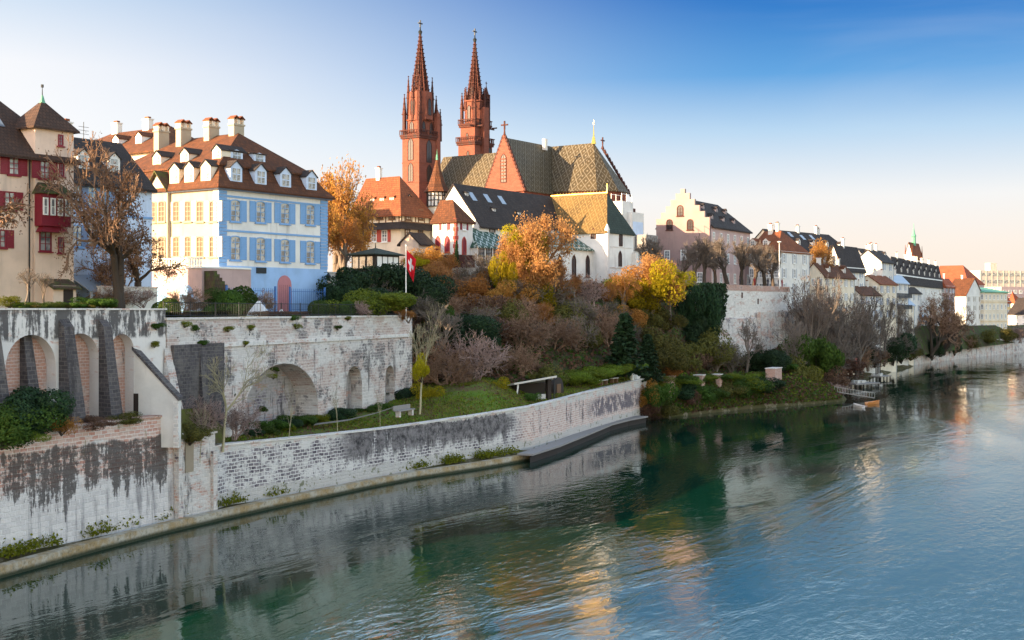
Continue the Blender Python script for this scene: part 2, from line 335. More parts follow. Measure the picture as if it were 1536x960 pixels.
# ------------------------------------------------------------------ windows, doors, houses
def outline(w, h, style):
    x = w / 2; z0 = -h / 2; pts = [(-x, z0), (x, z0)]
    if style == 'rect': pts += [(x, h / 2), (-x, h / 2)]
    elif style == 'goth':
        zs = h / 2 - w * 0.85
        for k in range(5): t = k / 4 * math.acos(0.5); pts.append((x - w * (1 - math.cos(t)), zs + w * math.sin(t) * 0.98))
        for k in range(3, -1, -1): t = k / 4 * math.acos(0.5); pts.append((-x + w * (1 - math.cos(t)), zs + w * math.sin(t) * 0.98))
    else:
        rise = x if style == 'round' else w * 0.16; zs = h / 2 - rise
        for k in range(9): t = math.pi * k / 8; pts.append((x * math.cos(t), zs + rise * math.sin(t)))
    return pts
_wc = {}
def win_mesh(style, w, h, fm, gm, mv, mh, far, sill):
    key = (style, round(w, 2), round(h, 2), fm, gm, mv, mh, far, sill)
    if key in _wc: return _wc[key]
    t = 0.11 if not far else 0.16
    o = outline(w, h, style); i = outline(w - 2 * t, h - 2 * t, style); n = len(o)
    m = MB()
    for k in range(n):
        a, b = o[k], o[(k + 1) % n]; c, d = i[k], i[(k + 1) % n]
        m.poly([(a[0], -.09, a[1]), (b[0], -.09, b[1]), (d[0], -.09, d[1]), (c[0], -.09, c[1])])
        m.poly([(a[0], .02, a[1]), (b[0], .02, b[1]), (b[0], -.09, b[1]), (a[0], -.09, a[1])])
        m.poly([(c[0], -.09, c[1]), (d[0], -.09, d[1]), (d[0], -.02, d[1]), (c[0], -.02, c[1])])
    zt = max(p[1] for p in i); zb = -h / 2 + t
    for k in range(1, mv + 1):
        x = -w / 2 + t + (w - 2 * t) * k / (mv + 1); m.box(x - .03, x + .03, -.07, -.024, zb, zt - (.0 if style == 'rect' else w * .12))
    for k in range(1, mh + 1):
        z = zb + (h - 2 * t) * k / (mh + 1); m.box(-w / 2 + t, w / 2 - t, -.066, -.028, z - .03, z + .03)
    if sill: m.box(-w / 2 - .12, w / 2 + .12, -.2, .02, -h / 2 - .12, -h / 2 - .003)
    g = MB() if not far else m
    g.poly([(p[0] * 1.02, -.022, p[1]) for p in i], 0 if not far else 1)
    if far: r = (m.mesh('window', [K[fm], K[gm]]), None)
    else: r = (m.mesh('window', [K[fm]]), g.mesh('pane', [K[gm]]))
    _wc[key] = r; return r
_bc = {}
def box_mesh(name, w, d, h, mat, louv=0):
    key = (name, round(w, 2), round(d, 2), round(h, 2), mat, louv)
    if key not in _bc:
        m = MB()
        if louv:
            m.box(-w/2, w/2, -d * .6, 0, -h/2, h/2)
            for s in (-1, 1): m.box(s * w/2 - (s > 0) * .07, s * w/2 + (s < 0) * .07, -d, -d * .6, -h/2, h/2)
            for k in range(louv): z = -h/2 + h * (k + .5) / louv; m.box(-w/2 + .07, w/2 - .07, -d * .9, -d * .6, z - h / louv * .3, z + h / louv * .3)
        else: m.box(-w/2, w/2, -d, 0, -h/2, h/2)
        _bc[key] = m.mesh(name, [K[mat]])
    return _bc[key]
def roof_polys(a, b, zt, zr, axis, h0, h1, o, og=0.25, rf=0.5):
    if axis == 'y': a, b = b, a
    yr = b * rf
    sl = (zr - zt) / yr; ze = zt - o * sl
    x0 = -(o * h0 / yr) if h0 else -og; x1 = a + (o * h1 / yr if h1 else og)
    r0 = h0 if h0 else -og; r1 = a - h1 if h1 else a + og
    ob = o * (b - yr) / yr
    ps = [[(x0, -o, ze), (x1, -o, ze), (r1, yr, zr), (r0, yr, zr)], [(x1, b + ob, ze), (x0, b + ob, ze), (r0, yr, zr), (r1, yr, zr)]]
    if h0: ps.append([(x0, b + ob, ze), (x0, -o, ze), (r0, yr, zr)])
    if h1: ps.append([(x1, -o, ze), (x1, b + ob, ze), (r1, yr, zr)])
    if axis == 'y': ps = [[(q[1], q[0], q[2]) for q in reversed(p)] for p in ps]
    return ps
class House:
    def __init__(s, name, label, cat, px, Y, z0, th=TH, group=None, X=None):
        s.X = (px - CX) / F * Y if X is None else X; s.Y = Y; s.z0 = z0; s.th = th; s.rf = .5; s.zr = 0; s.c = math.cos(th); s.s = math.sin(th)
        s.root = empty(name, (s.X, Y, z0), th, label, cat, group)
    def fu(s, px):                                   # metres along the front for a pixel column
        k = (px - CX) / F; return (k * s.Y - s.X) / (s.c - k * s.s)
    def ld(s, px):                                   # metres along the left face
        k = (px - CX) / F; return (s.X - k * s.Y) / (s.s + k * s.c)
    def z(s, py, u=0.0, d=0.0):
        return CAMZ - (py - HY) / F * (s.Y + s.s * u + s.c * d) - s.z0
    def on(s, face, px, py):
        if face == 'f': u = s.fu(px); return u, s.z(py, u)
        d = s.ld(px); return d, s.z(py, 0, d)
    def place(s, face, u, off=0.0):
        return ((u, -off), 0.0) if face == 'f' else ((-off, u), R(-90))
    def part(s, name, me, face, u, z, off=0.0, parent=None):
        (x, y), rz = s.place(face, u, off)
        return obj(name, me, parent or s.root, (x, y, z), rz)
    def win(s, face, u, z, w, h, style='rect', fm='wpaint', gm='glass', mv=1, mh=2, far=False, sill=True, shut=None, off=0.0, sw=None, name='window'):
        a, b = win_mesh(style, w, h, fm, gm, mv, mh, far, sill)
        o = s.part(name, a, face, u, z, off)
        if b: obj('pane', b, o)
        if shut:
            sw = sw or w / 2
            sm = box_mesh('shutter', sw, .08, h * (1 if style == 'rect' else .94), shut, 0 if far else 9)
            for q in (-1, 1): s.part('shutter', sm, face, u + q * (w / 2 + sw / 2 + .03), z, off + .012)
        return o
    def wpx(s, face, px, py, w, h, *a, **k):
        u, z = s.on(face, px, py); return s.win(face, u, z, w, h, *a, **k)
    def grid(s, face, us, zs, w, h, **k):
        for z in zs:
            for u in us: s.win(face, u, z, w, h, **k)
    def walls(s, a, b, zt, zr=None, axis='x', h0=0, h1=0, mat='white', z0=-3.0, rf=0.5):
        s.a, s.b, s.zt, s.zr, s.axis, s.h = a, b, zt, zr, axis, (h0, h1)
        m = MB(); m.box(0, a, 0, b, z0, zt - .12)
        if zr:
            q = zr - .25
            if axis == 'x':
                for x, hh in ((0, h0), (a - .3, h1)):
                    if not hh: m.add([(x, 0, zt - .12), (x, b, zt - .12), (x, b * rf, q), (x + .3, 0, zt - .12), (x + .3, b, zt - .12), (x + .3, b * rf, q)], [[1, 0, 2], [3, 4, 5], [0, 3, 5, 2], [4, 1, 2, 5]])
            else:
                for y, hh in ((0, h0), (b - .3, h1)):
                    if not hh: m.add([(0, y, zt - .12), (a, y, zt - .12), (a * rf, y, q), (0, y + .3, zt - .12), (a, y + .3, zt - .12), (a * rf, y + .3, q)], [[0, 1, 2], [4, 3, 5], [3, 0, 2, 5], [1, 4, 5, 2]])
        return m.build('wall', K[mat], s.root)
    def roof(s, mat, o=0.5, t=0.25, rf=0.5, og=0.25):
        s.rf = rf
        return MB().slab(roof_polys(s.a, s.b, s.zt + .02, s.zr, s.axis, s.h[0], s.h[1], o, og, rf), t).build('roof', K[mat], s.root)
    def chimney(s, x, y, z0, z1, w=0.8, d=0.8, mat='white2', cap='rorange'):
        m = MB(); m.box(x - w/2, x + w/2, y - d/2, y + d/2, z0, z1); m.box(x - w/2 - .1, x + w/2 + .1, y - d/2 - .1, y + d/2 + .1, z1, z1 + .15)
        m.box(x - w*.3, x + w*.3, y - d*.3, y + d*.3, z1 + .15, z1 + .45, 1)
        return m.build('chimney', [K[mat], K[cap]], s.root)
    def band(s, z, h=.25, off=.08, mat='wpaint', faces='fl', name='cornice'):
        m = MB()
        if 'f' in faces: m.box(-(off if 'l' in faces else 0), s.a, -off, -.002, z, z + h)
        if 'l' in faces: m.box(-off, -.002, 0, s.b, z, z + h)
        return m.build(name, K[mat], s.root)
    def dormer(s, face, u, f, w=1.3, h=1.4, wall='white', roof='rdark', gm='glass', far=True, kind='gable', dl=None, off=0.0, zz=None, dd=None):
        """dormer standing on the roof slope over the given face, f = fraction of the way up"""
        run = s.b * s.rf if face == 'f' else s.a * .5
        if zz is None: dd = f * run; zz = s.zt + f * (s.zr - s.zt)
        return s.part('dormer', *dorm_mesh(w, h, dl or (h + .6) / max(.4, (s.zr - s.zt) / run), wall, roof, gm, far, kind)[:1], face, u, zz - .15, -dd) if far else s._dn(face, u, zz, dd, w, h, dl, run, wall, roof, gm, kind)
    def _dn(s, face, u, zz, dd, w, h, dl, run, wall, roof, gm, kind):
        a, b = dorm_mesh(w, h, dl or (h + .6) / max(.4, (s.zr - s.zt) / run), wall, roof, gm, False, kind)
        o = s.part('dormer', a, face, u, zz - .15, -dd); obj('pane', b, o); return o
_dc = {}
def dorm_mesh(w, h, d, wall, roof, gm, far, kind):
    key = (w, h, round(d, 2), wall, roof, gm, far, kind)
    if key in _dc: return _dc[key]
    m = MB(); x = w / 2; rh = w * (.42 if kind == 'gable' else .12); e = .14
    m.box(-x, x, 0, d, 0, h)
    m.add([(-x, 0, h), (x, 0, h), (0, 0, h + rh)], [[0, 1, 2]])
    if kind == 'shed': m.slab([[(-x - e, -e, h + .1), (x + e, -e, h + .1), (x + e, d + .3, h + .5), (-x - e, d + .3, h + .5)]], .12, 1)
    else: m.slab([[(-x - e, -e, h - .05), (0, -e, h + rh + .06), (0, d + .8, h + rh + .06), (-x - e, d + .8, h - .05)], [(x + e, -e, h - .05), (x + e, d + .8, h - .05), (0, d + .8, h + rh + .06), (0, -e, h + rh + .06)]], .1, 1)
    g = m if far else MB(); gi = 2 if far else 0
    g.poly([(-x * .62, -.03, h * .16), (x * .62, -.03, h * .16), (x * .62, -.03, h * .92), (-x * .62, -.03, h * .92)], gi)
    m.box(-.03, .03, -.06, -.035, h * .16, h * .92); m.box(-x * .62, x * .62, -.06, -.035, h * .52, h * .58)
    r = (m.mesh('dormer', [K[wall], K[roof], K[gm]]), None if far else g.mesh('pane', [K[gm]]))
    _dc[key] = r; return r
# ------------------------------------------------------------------ plants
def rnd_unit(rng, n):
    v = rng.normal(size=(n, 3)); return v / np.linalg.norm(v, axis=1)[:, None]
def np_mesh(name, V, Fq, mat):
    me = bpy.data.meshes.new(name); nv, nf, k = len(V), len(Fq), Fq.shape[1]
    me.vertices.add(nv); me.vertices.foreach_set('co', np.asarray(V, 'f').ravel())
    me.loops.add(nf * k); me.loops.foreach_set('vertex_index', np.asarray(Fq, 'i').ravel())
    me.polygons.add(nf); me.polygons.foreach_set('loop_start', np.arange(0, nf * k, k, dtype='i')); 
    me.materials.append(mat); me.update(calc_edges=True); me.validate(); return me
def leaves_mesh(name, Pn, size, mat, rng, normals=None, aspect=1.6):
    n = len(Pn); sz = size * rng.uniform(.6, 1.3, n)[:, None]
    nr = rnd_unit(rng, n)
    if normals is not None: nr = nr * .7 + normals; nr /= np.linalg.norm(nr, axis=1)[:, None]
    t = np.cross(nr, rnd_unit(rng, n)); t /= np.linalg.norm(t, axis=1)[:, None] + 1e-9; b = np.cross(nr, t)
    V = np.stack([Pn - t * sz * .5 * aspect, Pn - b * sz * .5, Pn + t * sz * .5 * aspect, Pn + b * sz * .5], 1).reshape(-1, 3)
    return np_mesh(name, V, np.arange(4 * n).reshape(-1, 4), mat)
def segs_mesh(name, S, mat, n=3):
    p0 = np.array([s[0] for s in S]); p1 = np.array([s[1] for s in S]); r0 = np.array([s[2] for s in S])[:, None]; r1 = np.array([s[3] for s in S])[:, None]
    d = p1 - p0; d /= np.linalg.norm(d, axis=1)[:, None] + 1e-9
    ref = np.where(np.abs(d[:, 2:3]) < .9, [[0, 0, 1.]], [[1., 0, 0]]); x = np.cross(d, ref); x /= np.linalg.norm(x, axis=1)[:, None]; y = np.cross(d, x)
    rings = [p + (x * math.cos(2 * math.pi * k / n) + y * math.sin(2 * math.pi * k / n)) * r for p, r in ((p0, r0), (p1, r1)) for k in range(n)]
    V = np.stack(rings, 1).reshape(-1, 3); m = len(S); base = np.arange(m)[:, None] * 2 * n
    Fq = np.concatenate([base + np.array([[k, (k + 1) % n, n + (k + 1) % n, n + k]]) for k in range(n)])
    return np_mesh(name, V, Fq, mat)
def grow(rng, p, d, L, r, lv, c, S, T):
    ns = c['ns'] if lv < 2 else 2
    for i in range(ns):
        d = d + np.array([rng.normal(0, c['wob']), rng.normal(0, c['wob']), rng.normal(0, c['wob']) + c['up'] * (1 if lv else .3)]); d /= np.linalg.norm(d)
        q = p + d * L / ns; r1 = max(c['rmin'], r * (.88 if lv else .92)); S.append((p, q, r, r1, lv)); p, r = q, r1
        if lv < c['lv'] and (i > 0 or lv > 0) and rng.random() < c['side']:
            kid(rng, p, d, L * c['lr'] * rng.uniform(.6, 1), r * .55, lv, c, S, T, c['ang'] * 1.2)
    if lv < c['lv']:
        for k in range(c['nch'][min(lv, len(c['nch']) - 1)]):
            kid(rng, p, d, L * c['lr'] * rng.uniform(.75, 1.15), r * .72, lv, c, S, T, c['ang'])
    else: T.append(p)
def kid(rng, p, d, L, r, lv, c, S, T, ang):
    a = rnd_unit(rng, 1)[0]; a = a - d * a.dot(d); a /= np.linalg.norm(a) + 1e-9; t = ang * rng.uniform(.6, 1.3)
    grow(rng, p, d * math.cos(t) + a * math.sin(t), L, max(c['rmin'], r), lv + 1, c, S, T)
BASE = dict(ns=3, wob=.10, up=.06, rmin=.0016, side=.55, lv=5, lr=.70, nch=(3, 3, 2, 2, 2), ang=.55, L=.30, r=.03)
def tree_proto(seed, trunk, twig, cfg=None, leaf=None, nleaf=0, lsize=.02, lspread=.03, split=2):
    c = dict(BASE); c.update(cfg or {}); rng = np.random.default_rng(seed); S = []; T = []
    grow(rng, np.zeros(3), np.array([rng.normal(0, .05), rng.normal(0, .05), 1.0]), c['L'], c['r'], 0, c, S, T)
    if c.get('multi'):
        for k in range(c['multi'] - 1): grow(rng, np.array([rng.normal(0, .02), rng.normal(0, .02), 0]), np.array([rng.normal(0, .45), rng.normal(0, .45), 1.0]) / 1.2, c['L'] * rng.uniform(.6, 1.1), c['r'], 0, c, S, T)
    T = np.array(T); S += [(p_, p_ + np.array(d_) * .9, c['rmin'], c['rmin'] * .6, 9) for p_ in T for d_ in rng.normal(0, .035, (2, 3))] if c.get('fine', 0) else []; k = 1.0 / max(T[:, 2].max(), .1)
    S = [(a * k, b * k, r0 * k, r1 * k, lv) for a, b, r0, r1, lv in S]; T = T * k
    out = [('trunk', segs_mesh('trunk', [s for s in S if s[4] < split], K[trunk], 6))]
    out.append(('branches', segs_mesh('branches', [s for s in S if s[4] >= split], K[twig], 3)))
    if leaf:
        src = np.concatenate([T, np.array([s[1] for s in S if s[4] >= 3] or [T[0]])])
        Pn = src[rng.integers(0, len(src), nleaf)] + rng.normal(0, lspread, (nleaf, 3))
        out.append(('crown', leaves_mesh('crown', Pn, lsize, K[leaf], rng)))
    return out
def bush_proto(seed, leaf, n=3500, lsize=.045, lobes=14, flat=.8, twig=None, shell=.75, rough=.35):
    """lumpy shrub one unit high: leaf-sized faces through several lobes"""
    rng = np.random.default_rng(seed); Pn = []; Nn = []; n = int(n * 2.0); lsize *= .72
    cs = [(np.array([rng.normal(0, .26), rng.normal(0, .26), rng.uniform(.25, .68)]), rng.uniform(.14, .34)) for _ in range(lobes)]
    for c, r in cs:
        m = n // lobes; u = rnd_unit(rng, m); rad = r * (shell + (1 - shell) * rng.random(m)[:, None] ** .5 + rng.normal(0, .07 * rough / .35, (m, 1)))
        Pn.append(c + u * rad * np.array([1, 1, flat])); Nn.append(u)
    Pn = np.concatenate(Pn); Nn = np.concatenate(Nn); ok = Pn[:, 2] > 0; Pn, Nn = Pn[ok], Nn[ok]
    Pn /= Pn[:, 2].max()
    S = []
    for c, r in cs: S.append((np.array([0, 0, 0.]), c / 1.05, .02, .008, 0))
    return [('stem', segs_mesh('stem', S, K[twig or 'barkdark'], 4)), ('foliage', leaves_mesh('foliage', Pn, lsize, K[leaf], rng, Nn))]
def ball_proto(seed, leaf, n=2600, lsize=.055, sy=1.0, cone=False):
    rng = np.random.default_rng(seed); u = rnd_unit(rng, n); 
    if cone:
        t = rng.random(n) ** .6; a = rng.uniform(0, 2 * math.pi, n); rr = .3 * np.sqrt(np.clip(t * (2 - t), 0, 1)) + rng.normal(0, .012, n)
        Pn = np.stack([rr * np.cos(a), rr * np.sin(a), 1 - t], 1); Nn = np.stack([np.cos(a), np.sin(a), .3 + 0 * a], 1)
    else: Pn = u * (.5 * sy + rng.normal(0, .012, (n, 1))) + np.array([0, 0, .5]); Nn = u
    st = [(np.zeros(3), np.array([0, 0, .6]), .04, .02, 0)]
    return [('stem', segs_mesh('stem', st, K['barkdark'], 5)), ('foliage', leaves_mesh('foliage', Pn, lsize, K[leaf], rng, Nn))]
def fir_proto(seed, leaf, n=4200, lsize=.035, wid=.26):
    rng = np.random.default_rng(seed); Pn = []; S = [(np.zeros(3), np.array([0, 0, .97]), .02, .004, 0)]
    for lev in range(22):
        z = .08 + .9 * lev / 22; r = wid * (1 - z) + .015
        for k in range(9):
            a = rng.uniform(0, 6.28); q = np.array([math.cos(a), math.sin(a), -.18]) * r * rng.uniform(.7, 1.1)
            S.append((np.array([0, 0, z]), np.array([0, 0, z]) + q, .006, .003, 1))
            for _ in range(n // 198): Pn.append(np.array([0, 0, z]) + q * rng.uniform(.2, 1.05) + rng.normal(0, .014, 3))
    return [('trunk', segs_mesh('trunk', S, K['barkdark'], 4)), ('crown', leaves_mesh('crown', np.array(Pn), lsize, K[leaf], rng))]
PROTO = {}
_rr = random.Random(5)
def plant(kind, name, loc, h, label, group=None, wide=1.0, cat=None, var=None, rz=None):
    ps = PROTO[kind]; p = ps[(var if var is not None else _rr.randrange(len(ps))) % len(ps)]
    cat = cat or ('tree' if 'tree' in name or 'fir' in name else 'shrub')
    r = empty(name, loc, _rr.uniform(0, 6.28) if rz is None else rz, label, cat, group); r.scale = (h * wide, h * wide, h)
    for nm, me in p: obj(nm, me, r)
    return r
def plant_px(kind, name, px, pyb, pyt, Y, label, group=None, wide=1.0, sink=0.0, **k):
    l = P(px, pyb, Y); h = (pyb - pyt) * Y / F; l.z -= sink; return plant(kind, name, l, h + sink, label, group, wide, **k)
K['barkgrey'] = bark('grey_bark', (0.16, 0.13, 0.11)); K['barkdark'] = bark('dark_bark', (0.06, 0.045, 0.035))
K['barkpale'] = bark('pale_bark', (0.30, 0.27, 0.17)); K['twigbrown'] = bark('brown_twigs', (0.26, 0.16, 0.105)); K['twigmauve'] = bark('mauve_twigs', (0.30, 0.21, 0.185)); K['twiggold'] = bark('golden_twigs', (0.30, 0.15, 0.07))
K['lgold'] = leafmat('russet_leaves', (0.68, 0.37, 0.13), (0.47, 0.235, 0.085), .55)
K['lstraw'] = leafmat('straw_grass', (0.22, 0.19, 0.045), (0.15, 0.14, 0.03), .2)
K['lgrey'] = leafmat('grey_brown_leaves', (0.19, 0.13, 0.105), (0.10, 0.07, 0.06), .25)
K['lruss'] = leafmat('rust_leaves', (0.21, 0.095, 0.045), (0.09, 0.05, 0.035), .35)
K['lyellow'] = leafmat('yellow_ivy_leaves', (0.52, 0.40, 0.012), (0.30, 0.26, 0.012), .55)
K['lorange'] = leafmat('orange_leaves', (0.60, 0.31, 0.075), (0.42, 0.19, 0.05), .55)
K['lgreen'] = leafmat('green_leaves', (0.075, 0.135, 0.018), (0.04, 0.08, 0.012), .25)
K['lbright'] = leafmat('bright_green_leaves', (0.19, 0.25, 0.02), (0.11, 0.16, 0.015), .3)
K['ldark'] = leafmat('dark_evergreen_leaves', (0.030, 0.066, 0.022), (0.015, 0.036, 0.016), .15)
K['lolive'] = leafmat('olive_leaves', (0.17, 0.15, 0.03), (0.09, 0.09, 0.025), .3)
K['lblue'] = leafmat('blue_green_needles', (0.03, 0.055, 0.05), (0.018, 0.035, 0.035), .1)
K['lbrown'] = leafmat('withered_leaves', (0.22, 0.12, 0.07), (0.12, 0.065, 0.05), .3)
K['lchart'] = leafmat('yellow_green_leaves', (0.24, 0.25, 0.015), (0.14, 0.17, 0.012), .35)
PROTO['bare'] = [tree_proto(s, 'barkgrey', 'barkgrey', dict(lv=6)) for s in (1, 2, 3)]
PROTO['tall'] = [tree_proto(s, 'barkgrey', 'barkgrey', dict(lv=6, L=.34, ang=.42, up=.10), 'lgrey', 700, .012, .02) for s in (4, 5, 6)]
PROTO['pollard'] = [tree_proto(s, 'barkdark', 'barkgrey', dict(lv=6, L=.26, ang=.55, up=.10, r=.045, nch=(4, 3, 3, 2, 2), lr=.66, side=.8)) for s in (7, 8)]
PROTO['plane'] = [tree_proto(s, 'barkgrey', 'twiggold', dict(lv=6, L=.30, ang=.5, up=.07, nch=(3, 3, 3, 2, 2)), 'lgold', 9500, .015, .034) for s in (9, 10)]
PROTO['russet'] = [tree_proto(s, 'barkdark', 'twigbrown', dict(lv=6, L=.22, ang=.60, up=.01, r=.026, wob=.16, multi=2), 'lruss', 4200, .010, .03) for s in (11, 12)]
PROTO['golden'] = [tree_proto(s, 'barkgrey', 'twiggold', dict(lv=5, L=.2, ang=.55, multi=3), 'lorange', 6500, .018, .04) for s in (13, 14)]
PROTO['thicket'] = [tree_proto(s, t, t, dict(lv=5, L=.16, ang=.6, multi=5, up=.05, wob=.16, r=.012, lr=.8), l, 900, .022, .03) for s, t, l in ((15, 'twigmauve', 'lgrey'), (16, 'twigbrown', 'lbrown'), (17, 'barkgrey', 'lolive'))]
PROTO['greythicket'] = [tree_proto(s, 'barkgrey', 'barkgrey', dict(lv=5, L=.2, ang=.5, multi=4, up=.09, wob=.13, r=.012, lr=.8), 'lgrey', 700, .016, .03) for s in (41, 42)]
PROTO['sapling'] = [tree_proto(s, 'barkpale', 'barkpale', dict(lv=4, L=.40, ang=.5, up=.12, r=.014, nch=(3, 2, 2, 2))) for s in (18, 19)]
PROTO['lawntree'] = [tree_proto(s, 'barkpale', 'barkpale', dict(lv=5, L=.38, ang=.55, up=.07, r=.018, nch=(3, 3, 2, 2))) for s in (20, 21)]
PROTO['evergreen'] = [bush_proto(s, 'ldark', 6000, .05) for s in (22, 23)]
PROTO['green'] = [bush_proto(s, 'lgreen', 5000, .05) for s in (24, 25)]
PROTO['bright'] = [bush_proto(26, 'lbright', 5000, .045, 11, .7)]
PROTO['olive'] = [bush_proto(27, 'lolive', 2600, .05)]
PROTO['chart'] = [bush_proto(28, 'lchart', 2600, .05)]
PROTO['yellow'] = [bush_proto(s, 'lyellow', 2400, .05, 8) for s in (29, 30)]
PROTO['goldbush'] = [bush_proto(s, 'lorange', 2400, .045, 9) for s in (31, 32)]
PROTO['brownbush'] = [bush_proto(s, 'lbrown', 2400, .045, 9) for s in (33, 34)]
PROTO['ball'] = [ball_proto(35, 'lgreen')]
PROTO['cone'] = [ball_proto(36, 'lgreen', 3200, .04, cone=True)]
PROTO['fir'] = [fir_proto(37, 'lblue'), fir_proto(38, 'ldark')]
# ------------------------------------------------------------------ river, ground, terraces
n = NT('river_water'); q = n.map(n.ob, (1, 1, 1), (0, 0, 0), (0, 0, R(-62))); xo = n.sep(n.ob)
w1 = n.noise(n.map(q, (.10, .32, 1)), 1.0, 5, 0.6, 1.2); w2 = n.noise(n.map(q, (.7, 1.6, 1)), 1.0, 3, 0.6, 0.5); w3 = n.noise(n.map(q, (.02, .055, 1)), 1.0, 4, 0.6, 2.5)
dist = n.math('SUBTRACT', n.math('MULTIPLY', n.math('ADD', xo[0], 30.0), .857), n.math('MULTIPLY', n.math('SUBTRACT', xo[1], 75.0), .515))
opn = n.step(n.math('ADD', dist, n.math('MULTIPLY', n.math('SUBTRACT', w3, .5), 40.0)), 8.0, 50.0)   # calm under the wall, rippled in the current
hgt = n.math('ADD', n.math('MULTIPLY', w1, n.step(opn, 0, 1, .05, .5)), n.math('MULTIPLY', n.math('MULTIPLY', w2, 0.24), n.math('ADD', n.step(w3, 0.42, 0.6, 0.15, 1.2), opn)))
n.bsdf((0.001, 0.024, 0.016), n.step(opn, 0, 1, .02, .15), hgt, 0.10, 0.5); K['water'] = n.m; [setattr(b_.inputs['IOR'], 'default_value', 1.5) for b_ in n.t.nodes if b_.type == 'BSDF_PRINCIPLED']
m = MB(); m.poly([(-900, -60, 0), (3000, -60, 0), (3000, 4000, 0), (-900, 4000, 0)]); tag(m.build('river', K['water']), kind='structure')
def loft(name, secs, mat, ns=4, nt_=4, jit=0.0, seed=1, label=None):
    rng = random.Random(seed); rows = []
    for i in range(len(secs) - 1):
        for a in range(ns if i < len(secs) - 2 else ns + 1):
            t = a / ns; row = []
            A, B = secs[i], secs[i + 1]
            for j in range(len(A) - 1):
                for b in range(nt_ if j < len(A) - 2 else nt_ + 1):
                    q = b / nt_; p = Vector(A[j]).lerp(Vector(A[j + 1]), q).lerp(Vector(B[j]).lerp(Vector(B[j + 1]), q), t)
                    edge = (j == 0 and b == 0) or (j == len(A) - 2 and b == nt_)
                    row.append((p.x, p.y, p.z + (0 if edge else rng.uniform(-jit, jit))))
            rows.append(row)
    w_ = len(rows[0]); vs = [p for r in rows for p in r]
    fs = [[i * w_ + j, (i + 1) * w_ + j, (i + 1) * w_ + j + 1, i * w_ + j + 1] for i in range(len(rows) - 1) for j in range(w_ - 1)]
    m = MB(); m.add(vs, fs); o = m.build(name, mat, uv=False, smooth=True); tag(o, kind='structure'); return o
def at(px, Y, z): return Vector(((px - CX) / F * Y, Y, z))
m = MB(); m.poly([(-2500, 60, 14.2), (-60, 40, 14.2), (-42, 72, 14.2), (-34, 120, 14.2), (0, 230, 14.2), (50, 300, 14.2), (110, 420, 11), (220, 560, 8), (500, 800, 6), (3000, 1500, 6), (3000, 3800, 6), (-2500, 3800, 14)])
tag(m.build('ground', K['earth']), kind='structure')
# frames of the three terrace walls
TW = House('retaining_wall', 'tall stained stone terrace wall with one wide blind arch above the lawn', 'wall', 0, 95.8, 5.0, math.atan2(28, 8.5), X=-26.1)
AW = House('retaining_wall', 'tall whitewashed terrace wall with arched niches and dark buttresses', 'wall', 0, 72.2, 7.0, math.atan2(.908, .418), X=-37.0)
LWP = [(312, 97.2, 5.4), (340, 99.9, 5.33), (420, 105, 5.2), (500, 110.9, 5.08), (570, 117, 4.95), (640, 124.1, 4.9), (720, 131.6, 5.05), (800, 140.9, 5.25), (840, 149, 5.4), (880, 159.4, 5.55), (920, 171, 5.7), (960, 183.4, 5.86), (970, 186, 5.9)]
# lawn behind the lower wall, with its low mound
secs = []
for px, Y, z in [(300, 96.3, 5.4)] + LWP:
    f_ = at(px, Y + .4, z - .12)
    if px < 610:
        u = TW.fu(px + 12); u = max(u, 2.0); b_ = Vector((TW.X + TW.c * u, TW.Y + TW.s * u, 5.4 + (px > 500) * .5)); mid = f_.lerp(b_, .5)
    else:
        tab = {640: (136, 6.3, 152, 7.4), 720: (145, 7.7, 155, 7.7), 800: (150, 5.5, 159, 6.2), 840: (155, 5.6, 162, 6.2), 880: (164, 5.7, 171, 6.4), 920: (175, 5.9, 180, 6.6), 960: (187, 6.0, 193, 6.6), 970: (190, 6.0, 196, 6.6)}[px]
        mid = at(px + 4, tab[0], tab[1]); b_ = at(px + 8, tab[2], tab[3])
    secs.append([f_, mid, b_])
loft('riverside_lawn', secs, K['lawn'], 5, 5, .03, 2)
# footpath across the lawn
pp = [(470, 114.0), (520, 118.5), (560, 125), (600, 134), (625, 141)]
m = MB(); e = [(at(a, b, 5.62 + .4 * max(0, (a - 540) / 90)), at(a + 4, b + 1.6, 5.66 + .4 * max(0, (a - 540) / 90))) for a, b in pp]
for i in range(len(e) - 1): m.poly([e[i][0], e[i + 1][0], e[i + 1][1], e[i][1]])
tag(m.build('lawn_path', K['gravel']), kind='structure')
